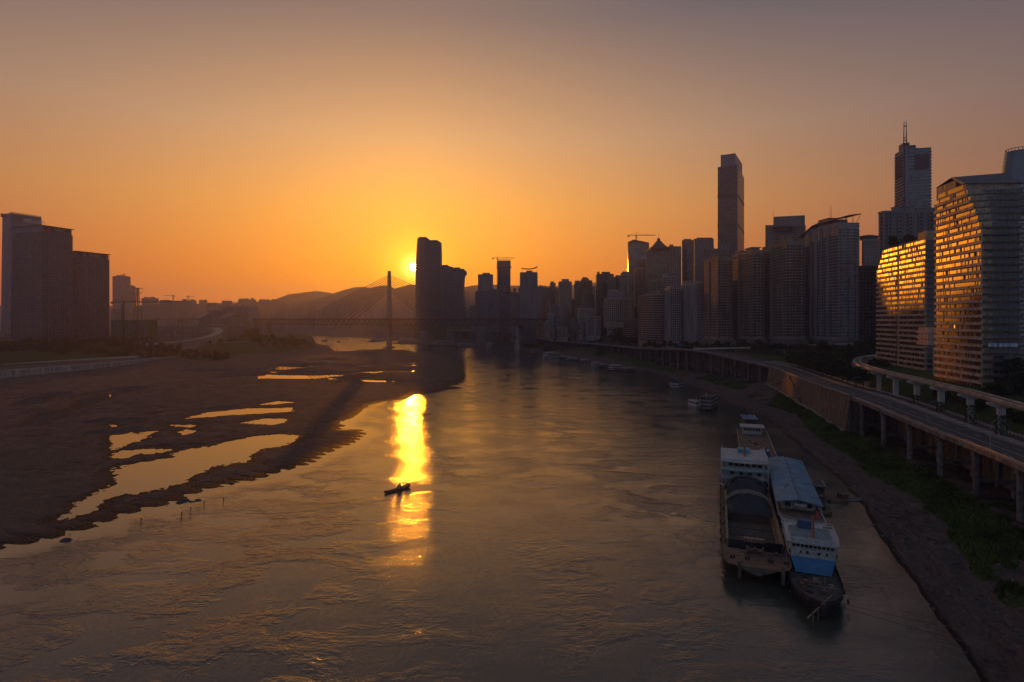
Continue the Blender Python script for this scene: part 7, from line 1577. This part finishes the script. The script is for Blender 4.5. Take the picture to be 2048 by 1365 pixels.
# rocks in the shallows and stones on the shoal
def rock(px, py, s, label, flat=.5):
    q = P(px, py, 0); m = MB(); rr = random.Random(int(px*7+py)); rings = []
    for k in range(5):
        t_ = k/4; rings.append([(math.cos(a*math.pi/4+rr.uniform(-.2, .2))*s*(1.1-.8*t_**2)*rr.uniform(.8, 1.2), math.sin(a*math.pi/4)*s*.7*(1.1-.8*t_**2)*rr.uniform(.8, 1.2), -.2+s*flat*t_) for a in range(8)])
    m.loft(rings); o = m.build('rock', mat('dark_rock', (.06, .05, .045), .9, nscale=2, noise=.5)); o.location = q; tag(o, label, 'rock', 'rocks in the shallows')
for px, py, s, lab in ((133, 1081, 1.7, 'flat dark rock alone in the shallows at lower left'), (360, 1006, 1.5, 'left rock of the cluster by the wading anglers'), (369, 1002, 1.9, 'biggest rock of the cluster by the wading anglers'), (382, 1004, 1.1, 'small rock in the middle of the cluster'), (388, 1004, .8, 'tiny rock right of the middle of the cluster'), (396, 1001, 1.3, 'blocky rock near the fourth angler'), (403, 1004.5, .5, 'pebble-sized rock nearest the fourth angler'), (414, 1004, .5, 'last small rock right of the fourth angler'), (334, 1012, .6, 'single low rock left of the cluster'), (463, 968, 1.3, 'pale-topped rock on the edge of the gravel spit'), (252, 990, 1.2, 'dark rock on the rim of the large pool'), (385, 962, .7, 'lone rock on the gravel below the large pool')):
    rock(px, py, s, lab)
# stepped path and ramp on the far right bank
t = thing('stairway', 'thin pale flight of steps running down the far grassy bank to the boats', 'stairs', (0, 0, 0)); a = VX(1197, 703, 960); b_ = VX(1169, 719, 930); m = MB(); n = 24; dd = Vector((b_.y-a.y, a.x-b_.x, 0)).normalized()*1.3
for k in range(n):
    p0 = a.lerp(b_, k/n); p1 = a.lerp(b_, (k+1)/n); z = p0.z+.8; m.prism([(p0.x-dd.x, p0.y-dd.y), (p1.x-dd.x, p1.y-dd.y), (p1.x+dd.x, p1.y+dd.y), (p0.x+dd.x, p0.y+dd.y)][::-1], z-3, z)
m.build('steps', CONCW, t)
sg = thing('road_sign', 'blue direction sign on a post above the far end of the viaduct curve', 'road sign', VX(1360, 700, 668)); m = MB(); m.box(-2.6, -.1, 4.6, 2.6, .1, 7.4); m.build('panel', SIGNB, sg); m = MB(); m.tube((0, .2, -1), (0, .2, 7), .18, 6); m.build('post', STEEL, sg)

# loose stones on both banks
def stones(name, X, Y, smin, smax, seed, mt):
    rs = np.random.RandomState(seed); Hh, Gg, _, _, dl_, dr_ = terrain(X[:, None], Y[:, None]); k = (Hh[:, 0] > -.02) & (Gg[:, 0] < .5); X, Y, Z = X[k], Y[k], Hh[k, 0]; n = len(X)
    base = np.array([(1, 0, 0), (-1, 0, 0), (0, 1, 0), (0, -1, 0), (0, 0, 1), (.6, .6, .5), (-.6, .5, .5), (-.5, -.6, .4), (.6, -.5, .5)]); F_ = [(0, 5, 2), (2, 5, 4), (5, 0, 4), (2, 6, 1), (2, 4, 6), (6, 4, 1), (1, 7, 3), (1, 4, 7), (7, 4, 3), (3, 8, 0), (3, 4, 8), (8, 4, 0)]
    s = smin+(smax-smin)*rs.rand(n)**4; a = rs.rand(n)*6.28; P_ = base[None]*(1+rs.uniform(-.25, .25, (n, 9, 3)))*s[:, None, None]*np.array([1, .8, .55]); c, s_ = np.cos(a)[:, None], np.sin(a)[:, None]
    V = np.stack([P_[..., 0]*c-P_[..., 1]*s_+X[:, None], P_[..., 0]*s_+P_[..., 1]*c+Y[:, None], P_[..., 2]+Z[:, None]-.03], -1).reshape(-1, 3)
    I = (np.array(F_)[None]+np.arange(n)[:, None, None]*9).reshape(-1); me = bpy.data.meshes.new(name); me.vertices.add(len(V)); me.vertices.foreach_set('co', V.ravel().astype(np.float32)); me.loops.add(len(I)); me.loops.foreach_set('vertex_index', I.astype(np.int32)); me.polygons.add(len(I)//3); me.polygons.foreach_set('loop_start', np.arange(0, len(I), 3, dtype=np.int32)); me.polygons.foreach_set('loop_total', np.full(len(I)//3, 3, np.int32)); me.update(); me.materials.append(mt)
    o = bpy.data.objects.new(name, me); C.objects.link(o); tag(o, kind='stuff')
STM = mat('loose_stone', (.12, .10, .09), .95, island=.5, noise=.3, nscale=1, spec=.1)
rs = np.random.RandomState(8); Yq = rs.uniform(110, 520, 16000); Xq = np.interp(Yq, [p.y for p in VIAS], [p.x for p in VIAS])-rs.uniform(0, 75, 16000)
stones('gravel', Xq, Yq, .12, .75, 1, STM)
py_ = rs.uniform(790, 1180, 15000); px_ = rs.uniform(-200, 900, 15000); Yq = CAMZ*F/(py_-640); Xq = (px_-1024)/F*Yq; cl_ = fbm(Xq/14, Yq/14, 3, 91) > -.05; stones('shoal_gravel', Xq[cl_], Yq[cl_], .10, .5, 2, STM)
hz = MB(); hz.box(-6300, -350, -4.5, 6300, 6300, HAZE_TOP)
hm_ = bpy.data.materials.new('haze'); hm_.use_nodes = True; nt = hm_.node_tree; nt.nodes.clear()
pv = nt.nodes.new('ShaderNodeVolumePrincipled'); oo = nt.nodes.new('ShaderNodeOutputMaterial'); nt.links.new(pv.outputs[0], oo.inputs['Volume'])
pv.inputs['Color'].default_value = (*HAZE_COL, 1); pv.inputs['Density'].default_value = HAZE; pv.inputs['Anisotropy'].default_value = HAZE_G
ho = hz.build('haze', hm_); tag(ho, kind='stuff')
